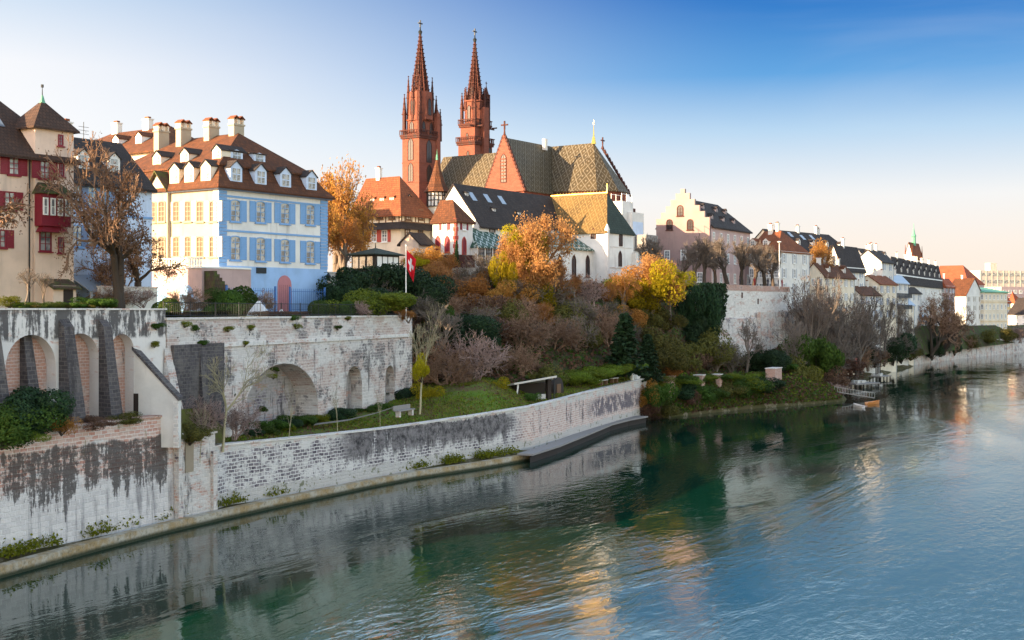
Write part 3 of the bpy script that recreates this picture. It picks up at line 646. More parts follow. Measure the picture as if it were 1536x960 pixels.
# garden terrace, wooded slope, cathedral terrace
m = MB(); m.poly([(-37.6, 73, 15.85), (-26.4, 95.4, 15.85), (-26.4, 130, 15.9), (-60, 150, 15.9), (-90, 120, 15.9), (-70, 60, 15.9)]); tag(m.build('house_terrace', K['lawn']), kind='structure')
e1 = Vector((math.cos(TW.th), math.sin(TW.th), 0))
m = MB(); m.poly([(-26.3, 96.6, 15.1), (-11.6, 144.6, 15.1), (-14, 160, 15.6), (-20, 184, 16), (-60, 190, 16), (-60, 120, 16), (-34, 110, 15.6)]); tag(m.build('garden_terrace', K['lawn']), kind='structure')
SL = [(598, 145, 6.0, 160, 13, 176, 15.6), (640, 150, 7.3, 165, 14, 183, 20.1), (700, 152, 7.6, 166, 14, 184, 20.1), (760, 155, 6.6, 170, 13.5, 187, 20.1), (820, 159, 6.2, 175, 13, 192, 20.1), (880, 169, 6.4, 184, 13, 199, 20.1), (940, 182, 6.6, 197, 13, 208, 20.1), (1000, 200, 6.2, 208, 12, 218, 19), (1050, 210, 5.8, 216, 9, 224, 12), (1120, 222, 5.2, 228, 6, 236, 8),
      (1190, 236, 4.0, 244, 9, 262, 14), (1260, 262, 3.0, 275, 8, 290, 13), (1320, 312, 3, 324, 8, 338, 12), (1400, 382, 3, 392, 7, 402, 11), (1536, 484, 4, 494, 8, 510, 10), (1760, 590, 4, 600, 8, 620, 10)]
loft('wooded_slope', [[at(p, a, b), at(p + 2, c, d), at(p + 4, e_, f_)] for p, a, b, c, d, e_, f_ in SL], K['earth'], 4, 5, .25, 3)
m = MB(); m.poly([at(500, 178, 20.3), at(585, 182.5, 20.3), at(700, 184.5, 20.3), at(760, 187, 20.3), at(820, 192, 20.3), at(880, 199, 20.3), at(940, 208, 20.3), at(1000, 218, 20.3), at(1062, 222, 20.3), (54.4, 248, 20.3), (62, 330, 20.3), (-100, 420, 20.3), (-120, 240, 20.3)])
tag(m.build('cathedral_terrace', K['paving']), kind='structure')
# bank below the viewing terrace
BK = [(966, 185.5, 629, 6.0, 187), (1000, 189, 626, 5.6, 194), (1040, 193, 622.5, 5.4, 200), (1080, 198.7, 618, 5.1, 206), (1130, 206, 613, 4.7, 212), (1190, 214, 608.5, 4.2, 220), (1230, 219, 605, 2.6, 226), (1262, 224, 602, .6, 232)]
secs = []
for px, Yw, pyw, zt, Yt in BK:
    w_ = G(px, pyw, 0.0); secs.append([w_ + Vector((0, 0, -.4)), w_ + Vector((-.1, .3, .9)), w_.lerp(at(px, Yt, zt), .5) + Vector((0, 0, .2)), at(px, Yt, zt), at(px, Yt + 14, zt + .4)])
secs.append([Vector((60.5, 226, -.5)), Vector((60.5, 228, -.1)), Vector((60.8, 233, .5)), Vector((61, 240, 1)), Vector((63, 252, 2.5))])
secs.append([Vector((61, 244, -.5)), Vector((61, 246, .1)), Vector((61.5, 252, 1.5)), Vector((62, 256, 2)), Vector((64, 264, 3))])
secs.append([Vector((73, 274, -.5)), Vector((73, 276, .3)), Vector((73, 280, 1.2)), Vector((73, 284, 2)), Vector((72, 292, 4))])
secs.append([Vector((91, 311, -.5)), Vector((91, 313, .4)), Vector((91, 317, 1.2)), Vector((91, 320, 2)), Vector((91, 330, 4))])
secs.append([Vector((112, 354, -.5)), Vector((112, 356, .3)), Vector((112, 358, 1.0)), Vector((112, 361, 1.6)), Vector((112, 368, 3))])
secs.append([Vector((125, 384, -1.5)), Vector((125, 385, -1.2)), Vector((125, 386, -1)), Vector((124, 388, -1)), Vector((123, 392, -1))])
loft('river_bank', secs, K['bankearth'], 4, 3, .12, 4)
# ------------------------------------------------------------------ river walls and quay
def wall_line(pts, z0, mat, cop=None, thick=.8, lean=.25):
    """masonry along a plan line; pts = world x, y and top z; u runs on from bend to bend"""
    m = MB(); u = 0; n = len(pts); N = []
    for i in range(n):
        a = Vector(pts[max(0, i - 1)][:2]); b = Vector(pts[min(n - 1, i + 1)][:2]); d = (b - a).normalized(); N.append(Vector((d.y, -d.x)))
    for i in range(n - 1):
        (xa, ya, za), (xb, yb, zb) = pts[i], pts[i + 1]; L = math.hypot(xb - xa, yb - ya); na, nb = N[i] * lean, N[i + 1] * lean
        m.add([(xa + na.x, ya + na.y, z0), (xb + nb.x, yb + nb.y, z0), (xb, yb, zb), (xa, ya, za)], [[0, 1, 2, 3]], 0, [(u, z0), (u + L, z0), (u + L, zb), (u, za)])
        ta, tb = N[i] * -thick, N[i + 1] * -thick
        m.poly([(xa, ya, za), (xb, yb, zb), (xb + tb.x, yb + tb.y, zb), (xa + ta.x, ya + ta.y, za)], 0)
        m.poly([(xb + tb.x, yb + tb.y, z0), (xa + ta.x, ya + ta.y, z0), (xa + ta.x, ya + ta.y, za), (xb + tb.x, yb + tb.y, zb)], 0)
        u += L
    for i in (0, n - 1):
        x, y, z = pts[i]; t = N[i] * -thick; l = N[i] * lean
        m.poly([(x + l.x, y + l.y, z0), (x + t.x, y + t.y, z0), (x + t.x, y + t.y, z), (x, y, z)], 0)
    return m
def coping_line(pts, h, out, back):
    m = MB(); n = len(pts)
    for i in range(n - 1):
        a, b = Vector(pts[i]), Vector(pts[i + 1]); d = (b - a).normalized(); q = Vector((d.y, -d.x, 0))
        c = [a + q * out, b + q * out, b - q * back, a - q * back]
        lo = [p + Vector((0, 0, .004)) for p in c]; hi = [p + Vector((0, 0, h)) for p in c]
        m.add(lo + hi, [[4, 5, 6, 7], [0, 1, 5, 4], [2, 3, 7, 6], [1, 2, 6, 5], [3, 0, 4, 7]])
    return m
def rngm(n, v, a, b, s): return n.math('MULTIPLY', n.step(v, a - s, a + s), n.math('SUBTRACT', 1.0, n.step(v, b - s, b + s)))
def rough_edge(n, amt, sc=.6): return n.math('MULTIPLY', n.math('SUBTRACT', n.noise(n.uv, sc, 5, .7), .5), amt)
# bastion wall at the left: rose brick above, lime render below, black run-off in the middle
n = NT('bastion_masonry'); x = n.sep(n.uv); u_, v_ = x[0], x[1]; wv = n.warp(n.uv, .12)
base, f1 = n.brick(wv, .78, .34, .03, (.56, .525, .52), (.68, .64, .625), (.76, .73, .715))
pk, f2 = n.brick(wv, .6, .26, .03, (.54, .27, .21), (.66, .50, .44), (.72, .65, .61))
jag = rough_edge(n, 3.0, .8)
col = n.mix(n.math('MULTIPLY', n.step(n.math('ADD', v_, jag), 4.2, 5.0), n.step(n.noise(n.map(n.uv, (.5, 1.5, 1)), .7, 5, .7), .36, .50)), base, pk)
stv = n.noise(n.map(n.uv, (.9, .12, 1)), 1.0, 8, .75); stb = n.noise(n.uv, 1.6, 6, .8)
zone = n.math('MULTIPLY', rngm(n, n.math('ADD', u_, jag), 13.0, 31, .9), n.math('MULTIPLY', n.step(n.math('ADD', v_, n.math('MULTIPLY', n.math('SUBTRACT', stv, .5), 8.0)), 2.6, 4.4), n.math('SUBTRACT', 1.0, n.step(n.math('ADD', v_, n.math('MULTIPLY', jag, .5)), 6.7, 7.3))))
zone2 = n.math('MULTIPLY', rngm(n, u_, 5, 13.5, 2.0), rngm(n, n.math('ADD', v_, jag), 2.6, 5.6, .8))
mk = n.step(n.math('ADD', n.math('ADD', n.math('MULTIPLY', stv, .6), n.math('MULTIPLY', stb, .5)), n.math('ADD', n.math('MULTIPLY', zone, .17), n.math('MULTIPLY', zone2, .09))), .64, .72)
col = n.mix(n.math('MULTIPLY', mk, .9), col, n.mix(stb, (.03, .026, .026), (.10, .085, .08)))
lo = n.noise(n.map(n.uv, (1.0, .10, 1)), 1.3, 5, .7)
col = n.mix(n.math('MULTIPLY', n.math('SUBTRACT', 1.0, n.step(v_, 2.5, 4.5)), n.step(lo, .50, .66, 0, .75)), col, (.18, .17, .18))
col = n.mix(n.math('MULTIPLY', n.step(n.noise(n.map(n.uv, (1.2, .3, 1)), .9, 4, .7), .60, .66), n.step(v_, 6.0, 7.2, 0, .7)), col, (.14, .15, .04))
col = n.mix(n.step(n.noise(n.uv, 4, 5, .8), .5, .75, 0, .35), col, (.22, .20, .19))
K['bastion'] = n.bsdf(col, .93, n.math('ADD', n.noise(n.uv, 5, 4), n.math('MULTIPLY', f1, -.6)), .06)
# long river wall: dark blocks with pale joints, then black stained render, then rose brick
n = NT('river_wall_masonry'); x = n.sep(n.uv); u_, v_ = x[0], x[1]; wv = n.warp(n.uv, .22, 1.2); jag = rough_edge(n, 5.0, .35); jv = rough_edge(n, 1.6, .9)
dk, f1 = n.brick(wv, .62, .29, .042, (.085, .07, .09), (.30, .27, .28), (.72, .69, .67))
rd = n.noise(n.uv, .7, 6, .8); dk = n.mix(n.step(rd, .46, .58), dk, (.66, .63, .61)); dk = n.mix(n.step(n.noise(n.map(n.uv, (1, .2, 1)), .8, 5, .7), .56, .7, 0, .8), dk, (.10, .09, .10))
ren = n.mix(n.noise(n.uv, 2.2, 5, .75), (.42, .40, .39), (.60, .57, .54))
pk, f2 = n.brick(wv, .58, .26, .035, (.52, .34, .29), (.66, .53, .48), (.74, .67, .63))
ur = n.math('ADD', u_, jag)
vv = n.math('ADD', v_, jv)
col = n.mix(n.step(ur, 46, 50), dk, pk)
col = n.mix(n.math('MULTIPLY', n.math('SUBTRACT', 1.0, n.step(vv, 1.55, 1.85)), .9), col, ren)
stv = n.noise(n.map(n.uv, (.9, .13, 1)), 1.0, 8, .75)
blk = n.mix(n.step(n.noise(n.uv, 1.1, 7, .8), .35, .62), (.035, .033, .036), (.24, .22, .225))
bz = n.math('MULTIPLY', rngm(n, ur, 17, 46, 2), rngm(n, n.math('ADD', v_, n.math('MULTIPLY', n.math('SUBTRACT', stv, .5), 5.0)), 2.7, 6.5, .5))
col = n.mix(n.math('MULTIPLY', bz, n.step(stv, .36, .44)), col, blk)
cap = n.math('MULTIPLY', n.step(vv, 4.75, 4.95), n.math('SUBTRACT', 1.0, rngm(n, ur, 17, 27, 1)))
col = n.mix(n.math('MULTIPLY', cap, .9), col, n.mix(n.step(n.noise(n.uv, .6, 4, .7), .5, .58), (.62, .60, .57), pk))
s2 = n.math('MULTIPLY', n.math('MULTIPLY', n.step(ur, 44, 48), rngm(n, vv, 2.2, 4.9, .5)), n.step(n.math('ADD', n.math('MULTIPLY', stv, .7), n.math('MULTIPLY', n.noise(n.uv, 2.5, 5, .8), .4)), .58, .64))
col = n.mix(n.math('MULTIPLY', s2, .9), col, (.07, .06, .07))
s3 = n.math('MULTIPLY', rngm(n, ur, 72, 96, 3), rngm(n, vv, 2.3, 4.5, .3)); col = n.mix(n.math('MULTIPLY', s3, n.step(n.noise(n.uv, .5, 5, .7), .42, .52, 0, .85)), col, (.11, .095, .12))
col = n.mix(n.math('MULTIPLY', n.step(n.noise(n.uv, 1.1, 5, .7), .56, .62), n.math('SUBTRACT', .8, n.step(v_, 1.2, 2.2, 0, .8))), col, (.10, .11, .03))
K['rivermason'] = n.bsdf(col, .93, n.math('ADD', n.noise(n.uv, 5, 4), n.math('MULTIPLY', f1, -.6)), .06)
n = NT('quay_stone'); x = n.sep(n.tc.outputs['Object'])
a = n.noise(n.ob, .5, 6, .75); b = n.noise(n.ob, 3, 5, .75)
col = n.mix(n.step(a, .4, .6), (.44, .40, .33), (.34, .24, .12)); col = n.mix(n.step(b, .45, .75, 0, .7), col, (.08, .075, .04))
col = n.mix(n.math('SUBTRACT', 1.0, n.step(n.math('ADD', x[2], n.math('MULTIPLY', b, .3)), .25, .55)), col, (.035, .04, .02)); K['quay'] = n.bsdf(col, .85, b, .05)
nd = Vector((11.8, 25.7, 0)).normalized()
NA, NB = Vector((-38.3, 65.1, 8.15)), Vector((-24.75, 94.0, 8.2))
t = empty('river_wall', NA * 1.0, 0, 'high stained river wall of rose and white brick at the left edge', 'wall'); t.location = (0, 0, 0)
wall_line([tuple(NA), tuple(NA.lerp(NB, .5)), tuple(NB)], -.5, 'x', thick=.9, lean=.2).build('masonry', K['bastion'], t)
coping_line([NA, NB], .16, .12, .9).build('coping', K['stonepink'], t)
t = empty('river_wall', (0, 0, 0), 0, 'long low river wall of dark blocks under the lawn, curving away', 'wall')
lw = [tuple(at(px, Y, z)) for px, Y, z in LWP]
wall_line(lw, -.5, 'x', thick=.7, lean=.15).build('masonry', K['rivermason'], t)
coping_line([Vector(p) for p in lw], .14, .1, .7).build('coping', K['stonewhite'], t)
for px, hh in ((470, 3.6), (745, 3.6)):   # slender drain pilasters
    pass
# pier between the two walls, with its tan door
t = empty('wall_pier', at(290, 95.6, 0), R(64), 'pinkish stone pier with a tan door between the two river walls', 'wall')
m = MB(); m.box(-2.4, 2.1, -.35, 1.8, -.5, 6.55); m.box(-2.5, -2.0, -.75, -.352, -.5, 6.9); m.box(1.6, 2.1, -.6, -.352, -.5, 5.2); m.build('masonry', K['stone'], t)
m = MB(); m.box(-1.35, -.45, -.42, -.354, 3.9, 6.1); m.build('door', K['tanshut'], t)
m = MB(); m.box(-2.5, 2.2, -.5, 1.9, 6.554, 6.7); m.build('coping', K['stone'], t)
# quay ledge
qe = [(-170, 917), (0, 868), (150, 826), (250, 800), (330, 781), (400, 765), (480, 748), (550, 733), (620, 719), (720, 704), (800, 690), (870, 660), (930, 640), (972, 627)]
qo = [G(a, b, 0) for a, b in qe]
def offs(pts, d):
    o = []
    for i in range(len(pts)):
        a = pts[max(0, i - 1)]; b = pts[min(len(pts) - 1, i + 1)]; t_ = (b - a).normalized(); o.append(pts[i] + Vector((-t_.y, t_.x, 0)) * d)
    return o
qi = offs(qo, 3.2); m = MB()
for i in range(len(qo) - 1):
    zt = .7
    a, b, c, d = qo[i], qo[i + 1], qi[i + 1], qi[i]
    m.poly([(a.x, a.y, -1), (b.x, b.y, -1), (b.x, b.y, zt), (a.x, a.y, zt)])
    k = offs(qo, .75)
    m.poly([(a.x, a.y, zt), (b.x, b.y, zt), (k[i + 1].x, k[i + 1].y, zt), (k[i].x, k[i].y, zt)])
    m.poly([(k[i].x, k[i].y, zt), (k[i + 1].x, k[i + 1].y, zt), (k[i + 1].x, k[i + 1].y, zt - .3), (k[i].x, k[i].y, zt - .3)])
    m.poly([(k[i].x, k[i].y, zt - .3), (k[i + 1].x, k[i + 1].y, zt - .3), (c.x, c.y, zt + .2), (d.x, d.y, zt + .2)], 1)
tag(m.build('quay_ledge', [K['quay'], K['bankearth']], uv=False), kind='structure')
# boardwalk round the bend
bo = [G(a, b, 0.95) for a, b in ((799, 681), (840, 668), (880, 652), (918, 636), (945, 629), (972, 624))]; bi = offs(bo, 1.7)
t = empty('boardwalk', bo[2], 0, 'low grey boardwalk with dark underside round the bend of the river wall', 'boardwalk'); o0 = bo[2].copy()
m = MB()
for i in range(len(bo) - 1):
    c = [p - o0 for p in (bo[i], bo[i + 1], bi[i + 1], bi[i])]; dz = Vector((0, 0, -.2))
    m.add(c + [p + dz for p in c], [[0, 1, 2, 3], [7, 6, 5, 4], [4, 5, 1, 0], [6, 7, 3, 2], [5, 6, 2, 1], [7, 4, 0, 3]])
m.build('deck', K['timber'], t)
bk_ = offs(bo, .3); m = MB()
for i in range(len(bo) - 1):
    a_, b_ = bk_[i] - o0, bk_[i + 1] - o0; m.poly([a_ + Vector((0, 0, -2)), b_ + Vector((0, 0, -2)), b_ + Vector((0, 0, -.205)), a_ + Vector((0, 0, -.205))])
m.build('shade_skirt', K['dark'], t)  # dark sheet below the deck, standing in for its shadow
for i in range(0):
    p = bo[0].lerp(bo[1], 0); s_ = i / 11 * (len(bo) - 1); k_ = min(int(s_), len(bo) - 2); p = bo[k_].lerp(bo[k_ + 1], s_ - k_) - o0
    m = MB(); m.frus(p.x - .25, p.y + .25, -2.6, -.285, .14, .14, 6); m.build('pile', K['dark'], t)
# ------------------------------------------------------------------ arched terrace walls
def arch_wall(L, z0, z1, arches, depth=1.0, thick=1.2):
    m = MB(); cuts = [0.0]
    def hh(a, u): return a[3] + a[4] * math.sqrt(max(0, 1 - ((u - a[0]) / a[1]) ** 2))
    u = 0.0
    for a in sorted(arches):
        ua, ub = a[0] - a[1], a[0] + a[1]; m.poly([(u, 0, z0), (ua, 0, z0), (ua, 0, z1), (u, 0, z1)])
        us = [a[0] - a[1] * math.cos(math.pi * k / 14) for k in range(15)]; dp = a[5] if len(a) > 5 else depth
        for p, q in zip(us, us[1:]):
            hp, hq = hh(a, p), hh(a, q)
            m.poly([(p, 0, hp), (q, 0, hq), (q, 0, z1), (p, 0, z1)]); m.poly([(p, 0, hp), (p, dp, hp), (q, dp, hq), (q, 0, hq)], 0)
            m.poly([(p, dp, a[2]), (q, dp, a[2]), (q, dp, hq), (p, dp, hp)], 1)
            if a[2] > z0: m.poly([(p, 0, z0), (q, 0, z0), (q, 0, a[2]), (p, 0, a[2])]); m.poly([(p, 0, a[2]), (q, 0, a[2]), (q, dp, a[2]), (p, dp, a[2])])
        m.poly([(ua, 0, a[2]), (ua, dp, a[2]), (ua, dp, a[3]), (ua, 0, a[3])]); m.poly([(ub, dp, a[2]), (ub, 0, a[2]), (ub, 0, a[3]), (ub, dp, a[3])])
        u = ub
    m.poly([(u, 0, z0), (L, 0, z0), (L, 0, z1), (u, 0, z1)]); m.poly([(0, 0, z1), (L, 0, z1), (L, thick, z1), (0, thick, z1)])
    m.poly([(L, 0, z0), (L, 3, z0), (L, 3, z1), (L, 0, z1)]); m.poly([(0, 3, z0), (0, 0, z0), (0, 0, z1), (0, 3, z1)]); return m
def arch(H_, pl, pr, pt, pb, depth, rise=None):
    a, b = H_.fu(pl), H_.fu(pr); c, hw = (a + b) / 2, (b - a) / 2; top = H_.z(pt, c); bot = max(.0, H_.z(pb, c)); r = rise or min(hw, (top - bot) * .8)
    return (c, hw, bot, top - r, r, depth)
n = NT('terrace_masonry'); x = n.sep(n.uv); v_ = x[1]; u_ = n.math('ADD', x[0], 0)
wv = n.warp(n.uv, .2); base, f1 = n.brick(wv, .75, .32, .035, (.54, .50, .48), (.68, .64, .61), (.76, .72, .69)); pk, f2 = n.brick(wv, .62, .27, .03, (.46, .33, .29), (.58, .48, .44), (.66, .60, .56))
col = n.mix(n.step(n.noise(n.map(n.uv, (.4, .9, 1)), .5, 5, .7), .45, .55), base, pk)
bk, f3 = n.brick(wv, .75, .32, .04, (.09, .08, .085), (.20, .18, .18), (.46, .43, .41))
col = n.mix(n.step(n.noise(n.uv, .25, 7, .78), .53, .57, 0, .85), col, bk)
st = n.noise(n.map(n.uv, (.7, .13, 1)), 1.0, 8, .75)
col = n.mix(n.math('MULTIPLY', n.step(st, .54, .62, 0, .8), rngm(n, n.math('ADD', v_, rough_edge(n, 2, .6)), 2.5, 7.6, .5)), col, (.075, .065, .065))
hole = n.noise(n.uv, 1.6, 2, .5); col = n.mix(n.step(hole, .70, .72), col, (.03, .035, .015))
K['terrmason'] = n.bsdf(col, .93, n.math('ADD', n.noise(n.uv, 4, 5, .7), n.math('MULTIPLY', f1, -.5)), .08)
TL = 50.7
arch_wall(TL, -.6, 10.25, [arch(TW, 366, 477, 545, 634, 2.3), arch(TW, 519, 543, 549, 623, 1.2), arch(TW, 578, 592, 548, 605, 1.0)], 1.2).build('masonry', [K['terrmason'], K['nichedark']], TW.root)
m = MB(); m.box(TW.fu(334), TL + .05, -.16, -.003, TW.z(515, 20), TW.z(509, 20)); m.build('string_course', K['stonewhite'], TW.root)
m = MB(); m.box(-.2, TL + .15, -.14, .9, 10.254, 10.42); m.build('coping', K['stonewhite'], TW.root)
ua, ub = TW.fu(256), TW.fu(332); m = MB(); m.box(ua, ub, -.28, -.003, 1, TW.z(516, 4)); m.build('dark_panel', K['stonedark'], TW.root)
um = TW.fu(299); m = MB(); m.add([(um - .5, -.9, .3), (um + .5, -.9, .3), (um + .4, -.29, 8), (um - .4, -.29, 8), (um - .5, -.283, .3), (um + .5, -.283, .3)], [[0, 1, 2, 3], [1, 5, 2], [4, 0, 3]]); m.build('buttress', K['stonedark'], TW.root)
ub = TW.fu(251); m = MB(); m.add([(ub - .6, -1.5, 1), (ub + .7, -1.5, 1), (ub + .5, -.003, TW.z(522, 1)), (ub - .4, -.003, TW.z(522, 1)), (ub - .6, -.003, 1), (ub + .7, -.003, 1)], [[0, 1, 2, 3], [1, 5, 2], [4, 0, 3]]); m.build('buttress', K['stone'], TW.root)
AL = 25.9
n = NT('arcade_render'); x = n.sep(n.uv); v_ = x[1]; u_ = x[0]
base = n.mix(n.noise(n.uv, .5, 6, .7), (.60, .57, .555), (.78, .75, .725)); pk, f2 = n.brick(n.uv, .55, .24, .03, (.52, .27, .21), (.58, .42, .36), (.64, .58, .54))
col = n.mix(n.math('MULTIPLY', n.step(n.noise(n.map(n.uv, (.5, 1.4, 1)), .6, 5, .7), .57, .62), .75), base, pk)
st = n.noise(n.map(n.uv, (.8, .10, 1)), 1.0, 8, .75)
col = n.mix(n.math('MULTIPLY', n.step(n.math('ADD', st, n.math('MULTIPLY', rough_edge(n, 1, 1.4), .3)), .44, .52, 0, .9), rngm(n, n.math('ADD', v_, rough_edge(n, .8, .8)), 7.0, 10, .15)), col, (.05, .046, .048))
col = n.mix(n.step(st, .58, .68, 0, .6), col, (.20, .18, .18)); K['arcade'] = n.bsdf(col, .93, n.noise(n.uv, 4, 5, .7), .05)
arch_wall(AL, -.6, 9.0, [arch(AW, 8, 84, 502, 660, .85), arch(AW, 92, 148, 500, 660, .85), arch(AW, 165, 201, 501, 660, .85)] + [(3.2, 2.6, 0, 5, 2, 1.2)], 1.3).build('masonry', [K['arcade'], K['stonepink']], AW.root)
m = MB(); m.box(-.1, AL + .05, -.1, 1.0, 9.004, 9.12); m.build('coping', K['stonewhite'], AW.root)
for pl, pr, pt, base_w in ((88, 103, 490, 1.5), (148, 160, 490, 1.4), (44, 56, 505, .5), (-30, -8, 495, 1.5)):
    a, b = AW.fu(pl), AW.fu(pr); zt = AW.z(pt, a); y1 = -.003 if base_w > 1 else .84
    m = MB(); m.add([(a, -base_w, -.5), (b + .5, -base_w, -.5), (b, -.45 if base_w > 1 else .5, zt), (a, -.45 if base_w > 1 else .5, zt), (a, y1, -.5), (b + .5, y1, -.5), (b, y1, zt + .5), (a, y1, zt + .5)], [[0, 1, 2, 3], [1, 5, 6, 2], [4, 0, 3, 7], [3, 2, 6, 7]]); m.build('buttress', K['stonedark'], AW.root)
# sloping wing wall with dark coping
S0, S1 = Vector((-27.7, 92.6, 0)), Vector((-24.3, 92.0, 0)); dv = S1 - S0; L = dv.length
t = empty('wing_wall', (S0.x, S0.y, 7.0), math.atan2(dv.y, dv.x), 'sloping pale wing wall with dark coping beside the whitewashed arcade', 'wall')
zs, ze = CAMZ - (525 - HY) / F * 92.6 - 7, CAMZ - (600 - HY) / F * 92 - 7
m = MB(); m.prism([(0, -1), (L, -1), (L, ze), (0, zs)], 0, .6); m.build('masonry', K['white2'], t)
m = MB(); m.prism([(-.05, zs + .01), (L + .1, ze - .05), (L + .1, ze + .2), (-.05, zs + .27)], -.12, .72); m.build('coping', K['stonedark'], t)
m = MB(); m.box(.05, .42, -.05, -.003, .9, 2.9); m.build('door', K['dark'], t)
m = MB(); m.box(L - .25, L + .12, -.14, -.003, -1, ze - .12); m.build('pilaster', K['stonewhite'], t)
# planted strip behind the bastion wall
loft('planting_bed', [[NA + Vector((-.8, .4, -.2)), NA + Vector((-4.2, 2, -.1))], [NB + Vector((-.8, .3, -.2)), NB + Vector((-4.4, 2.2, -.1))]], K['earth'], 12, 4, .08, 6)
loft('mossy_bank', [[at(268, 92.6, 6.6), at(268, 94, 8.6)], [at(300, 95.6, 6.1), at(305, 99, 8.4)], [at(332, 98.5, 5.6), at(338, 103, 6.3)]], ground('moss', (.10, .11, .02), (.09, .07, .04), .6), 5, 5, .12, 7)
# lower garden walls
def plainwall(p, q, z0, z1, mat, label, cop=None, th=.5, name='garden_wall'):
    d = q - p; t = empty(name, (p.x, p.y, z0), math.atan2(d.y, d.x), label, 'wall'); L = math.hypot(d.x, d.y); m = MB(); m.box(0, L, 0, th, 0, z1 - z0); m.build('masonry', K[mat], t)
    if cop: m = MB(); m.box(-.05, L + .05, -.08, th + .08, z1 - z0 + .003, z1 - z0 + .14); m.build('coping', K[cop], t)
    return t
plainwall(at(585, 181.5, 0), at(764, 185.5, 0), 14, 22.0, 'white2', 'pale rendered terrace wall above the wooded slope below the white hall', 'stonewhite')
plainwall(at(488, 170, 0), at(584, 175, 0), 12, 21.0, 'stone', 'grey mossy stone wall right of the blue mansion', 'stonewhite')
plainwall(at(152, 112, 0), at(236, 118, 0), 15.8, 18.0, 'white2', 'low crumbling plastered garden wall below the big russet tree', 'stone')
# viewing terrace wall
PW = House('retaining_wall', 'high pale stone wall of the viewing terrace, tree-lined on top', 'wall', 1070, 221, 3.0, TH)
PL = PW.fu(1184); zt = PW.z(427, 5)
m = MB(); m.box(0, PL, 0, 1.2, -2, zt - 1.0); m.box(0, 1.2, 1.2, 16, -2, zt - 1.0); m.build('masonry', K['stonewhite'], PW.root)
m = MB(); m.box(-.05, PL + .1, -.05, .5, zt - .997, zt + .05); m.build('parapet', K['stonepink'], PW.root)
m = MB(); zb = PW.z(478, 8); m.add([(-4.5, -1.8, -2), (PL, -1.8, -2), (PL, -.35, zb), (2.6, -.35, zb), (-4.5, 1, -2), (PL, 1, -2), (PL, -.003, zb + .2), (2.6, -.003, zb + .2)], [[0, 1, 2, 3], [1, 5, 6, 2], [3, 2, 6, 7], [4, 0, 3, 7]]); m.build('battered_base', K['stone'], PW.root)
m = MB(); m.box(PL * .52, PL, -1.1, -.35, -2, PW.z(468, 18)); m.build('buttress', K['stone'], PW.root)
for px, py in ((1113, 443), (1137, 452), (1177, 446)):
    u, z = PW.on('f', px, py); m = MB(); m.box(u - .25, u + .25, -.06, -.003, z - .5, z + .5); m.build('drain_slot', K['sanddark'], PW.root)
# far embankment
fw = [Vector((116, 366, 3.2)), Vector((126, 384, 5.4)), Vector((146, 414, 5.6)), Vector((170, 448, 5.6)), Vector((197, 485, 5.4)), Vector((260, 560, 5.4))]
t = empty('river_wall', (0, 0, 0), 0, 'far white embankment wall below the yellow building', 'wall'); wall_line([tuple(p) for p in fw], -.5, 'x').build('masonry', K['stone'], t)
# ------------------------------------------------------------------ house with maroon shutters at the left
H = House('town_house', 'cream house with maroon shutters, oriel and pointed stair turret', 'house', 105, 112, 15.9)
H.X -= H.c * 17; H.Y -= H.s * 17; H.root.location = (H.X, H.Y, 15.9)
zt = H.z(226, H.fu(60)); zr = zt + 5.2
H.walls(17, 10, zt, zr, 'x', 0, 4.5, 'pink'); H.roof('rbrownshade', .7)
ua = H.fu(49); m = MB(); m.box(ua, 17.12, -.35, 3.2, -3, H.z(196, 17)); m.build('stair_turret', K['pink'], H.root)
zt2 = H.z(196, 17); m = MB(); m.slab([[(ua - .4, -.75, zt2 - .1), (17.5, -.75, zt2 - .1), ((ua + 17.1) / 2, 1.4, zt2 + 2.6)], [(17.5, -.75, zt2 - .1), (17.5, 3.6, zt2 - .1), ((ua + 17.1) / 2, 1.4, zt2 + 2.6)], [(17.5, 3.6, zt2 - .1), (ua - .4, 3.6, zt2 - .1), ((ua + 17.1) / 2, 1.4, zt2 + 2.6)], [(ua - .4, 3.6, zt2 - .1), (ua - .4, -.75, zt2 - .1), ((ua + 17.1) / 2, 1.4, zt2 + 2.6)]], .15)
rf = m.build('turret_roof', K['rbrownshade'], H.root); m = MB(); c_ = (ua + 17.1) / 2; m.frus(c_, 1.4, zt2 + 2.3, zt2 + 3.0, .28, .08, 8); m.build('copper_cap', K['copper'], rf); m = MB(); m.frus(c_, 1.4, zt2 + 3.0, zt2 + 3.7, .05, .03, 6); m.frus(c_, 1.4, zt2 + 3.7, zt2 + 3.95, .13, .13, 6); m.build('finial', K['iron'], rf)
for px, py in ((20.5, 249), (14, 301), (0, 358)): H.wpx('f', px, py, 1.05, 1.55, fm='maroon', shut='maroon', mh=2, sw=.72)
for px, py in ((-28, 246), (-34, 300), (-44, 358)): H.wpx('f', px, py, 1.05, 1.55, fm='maroon', shut='maroon', mh=2, sw=.72)
H.wpx('f', 63, 255, 1.05, 1.6, fm='maroon', shut='maroon', off=.35, sw=.7)
for px, py, w_, h_ in ((88.5, 255, .5, 1.2), (87, 211, .5, 1.0), (64, 361, 1.2, 1.9), (87.5, 368, .6, 1.4)): H.wpx('f', px, py, w_, h_, fm='maroon', off=.35)
H.wpx('f', 66, 419, .6, .9, fm='dark', gm='dglass')
u0, u1 = H.fu(48), H.fu(92); z0, z1 = H.z(340, u0 + 1), H.z(291, u0 + 1); t = MB(); t.box(u0, u1, -1.35, -.353, z0, z1); t.pyr(u0 + .1, u1 - .1, -1.2, -.353, z0 - .5, z0 - .003, 0, .8)
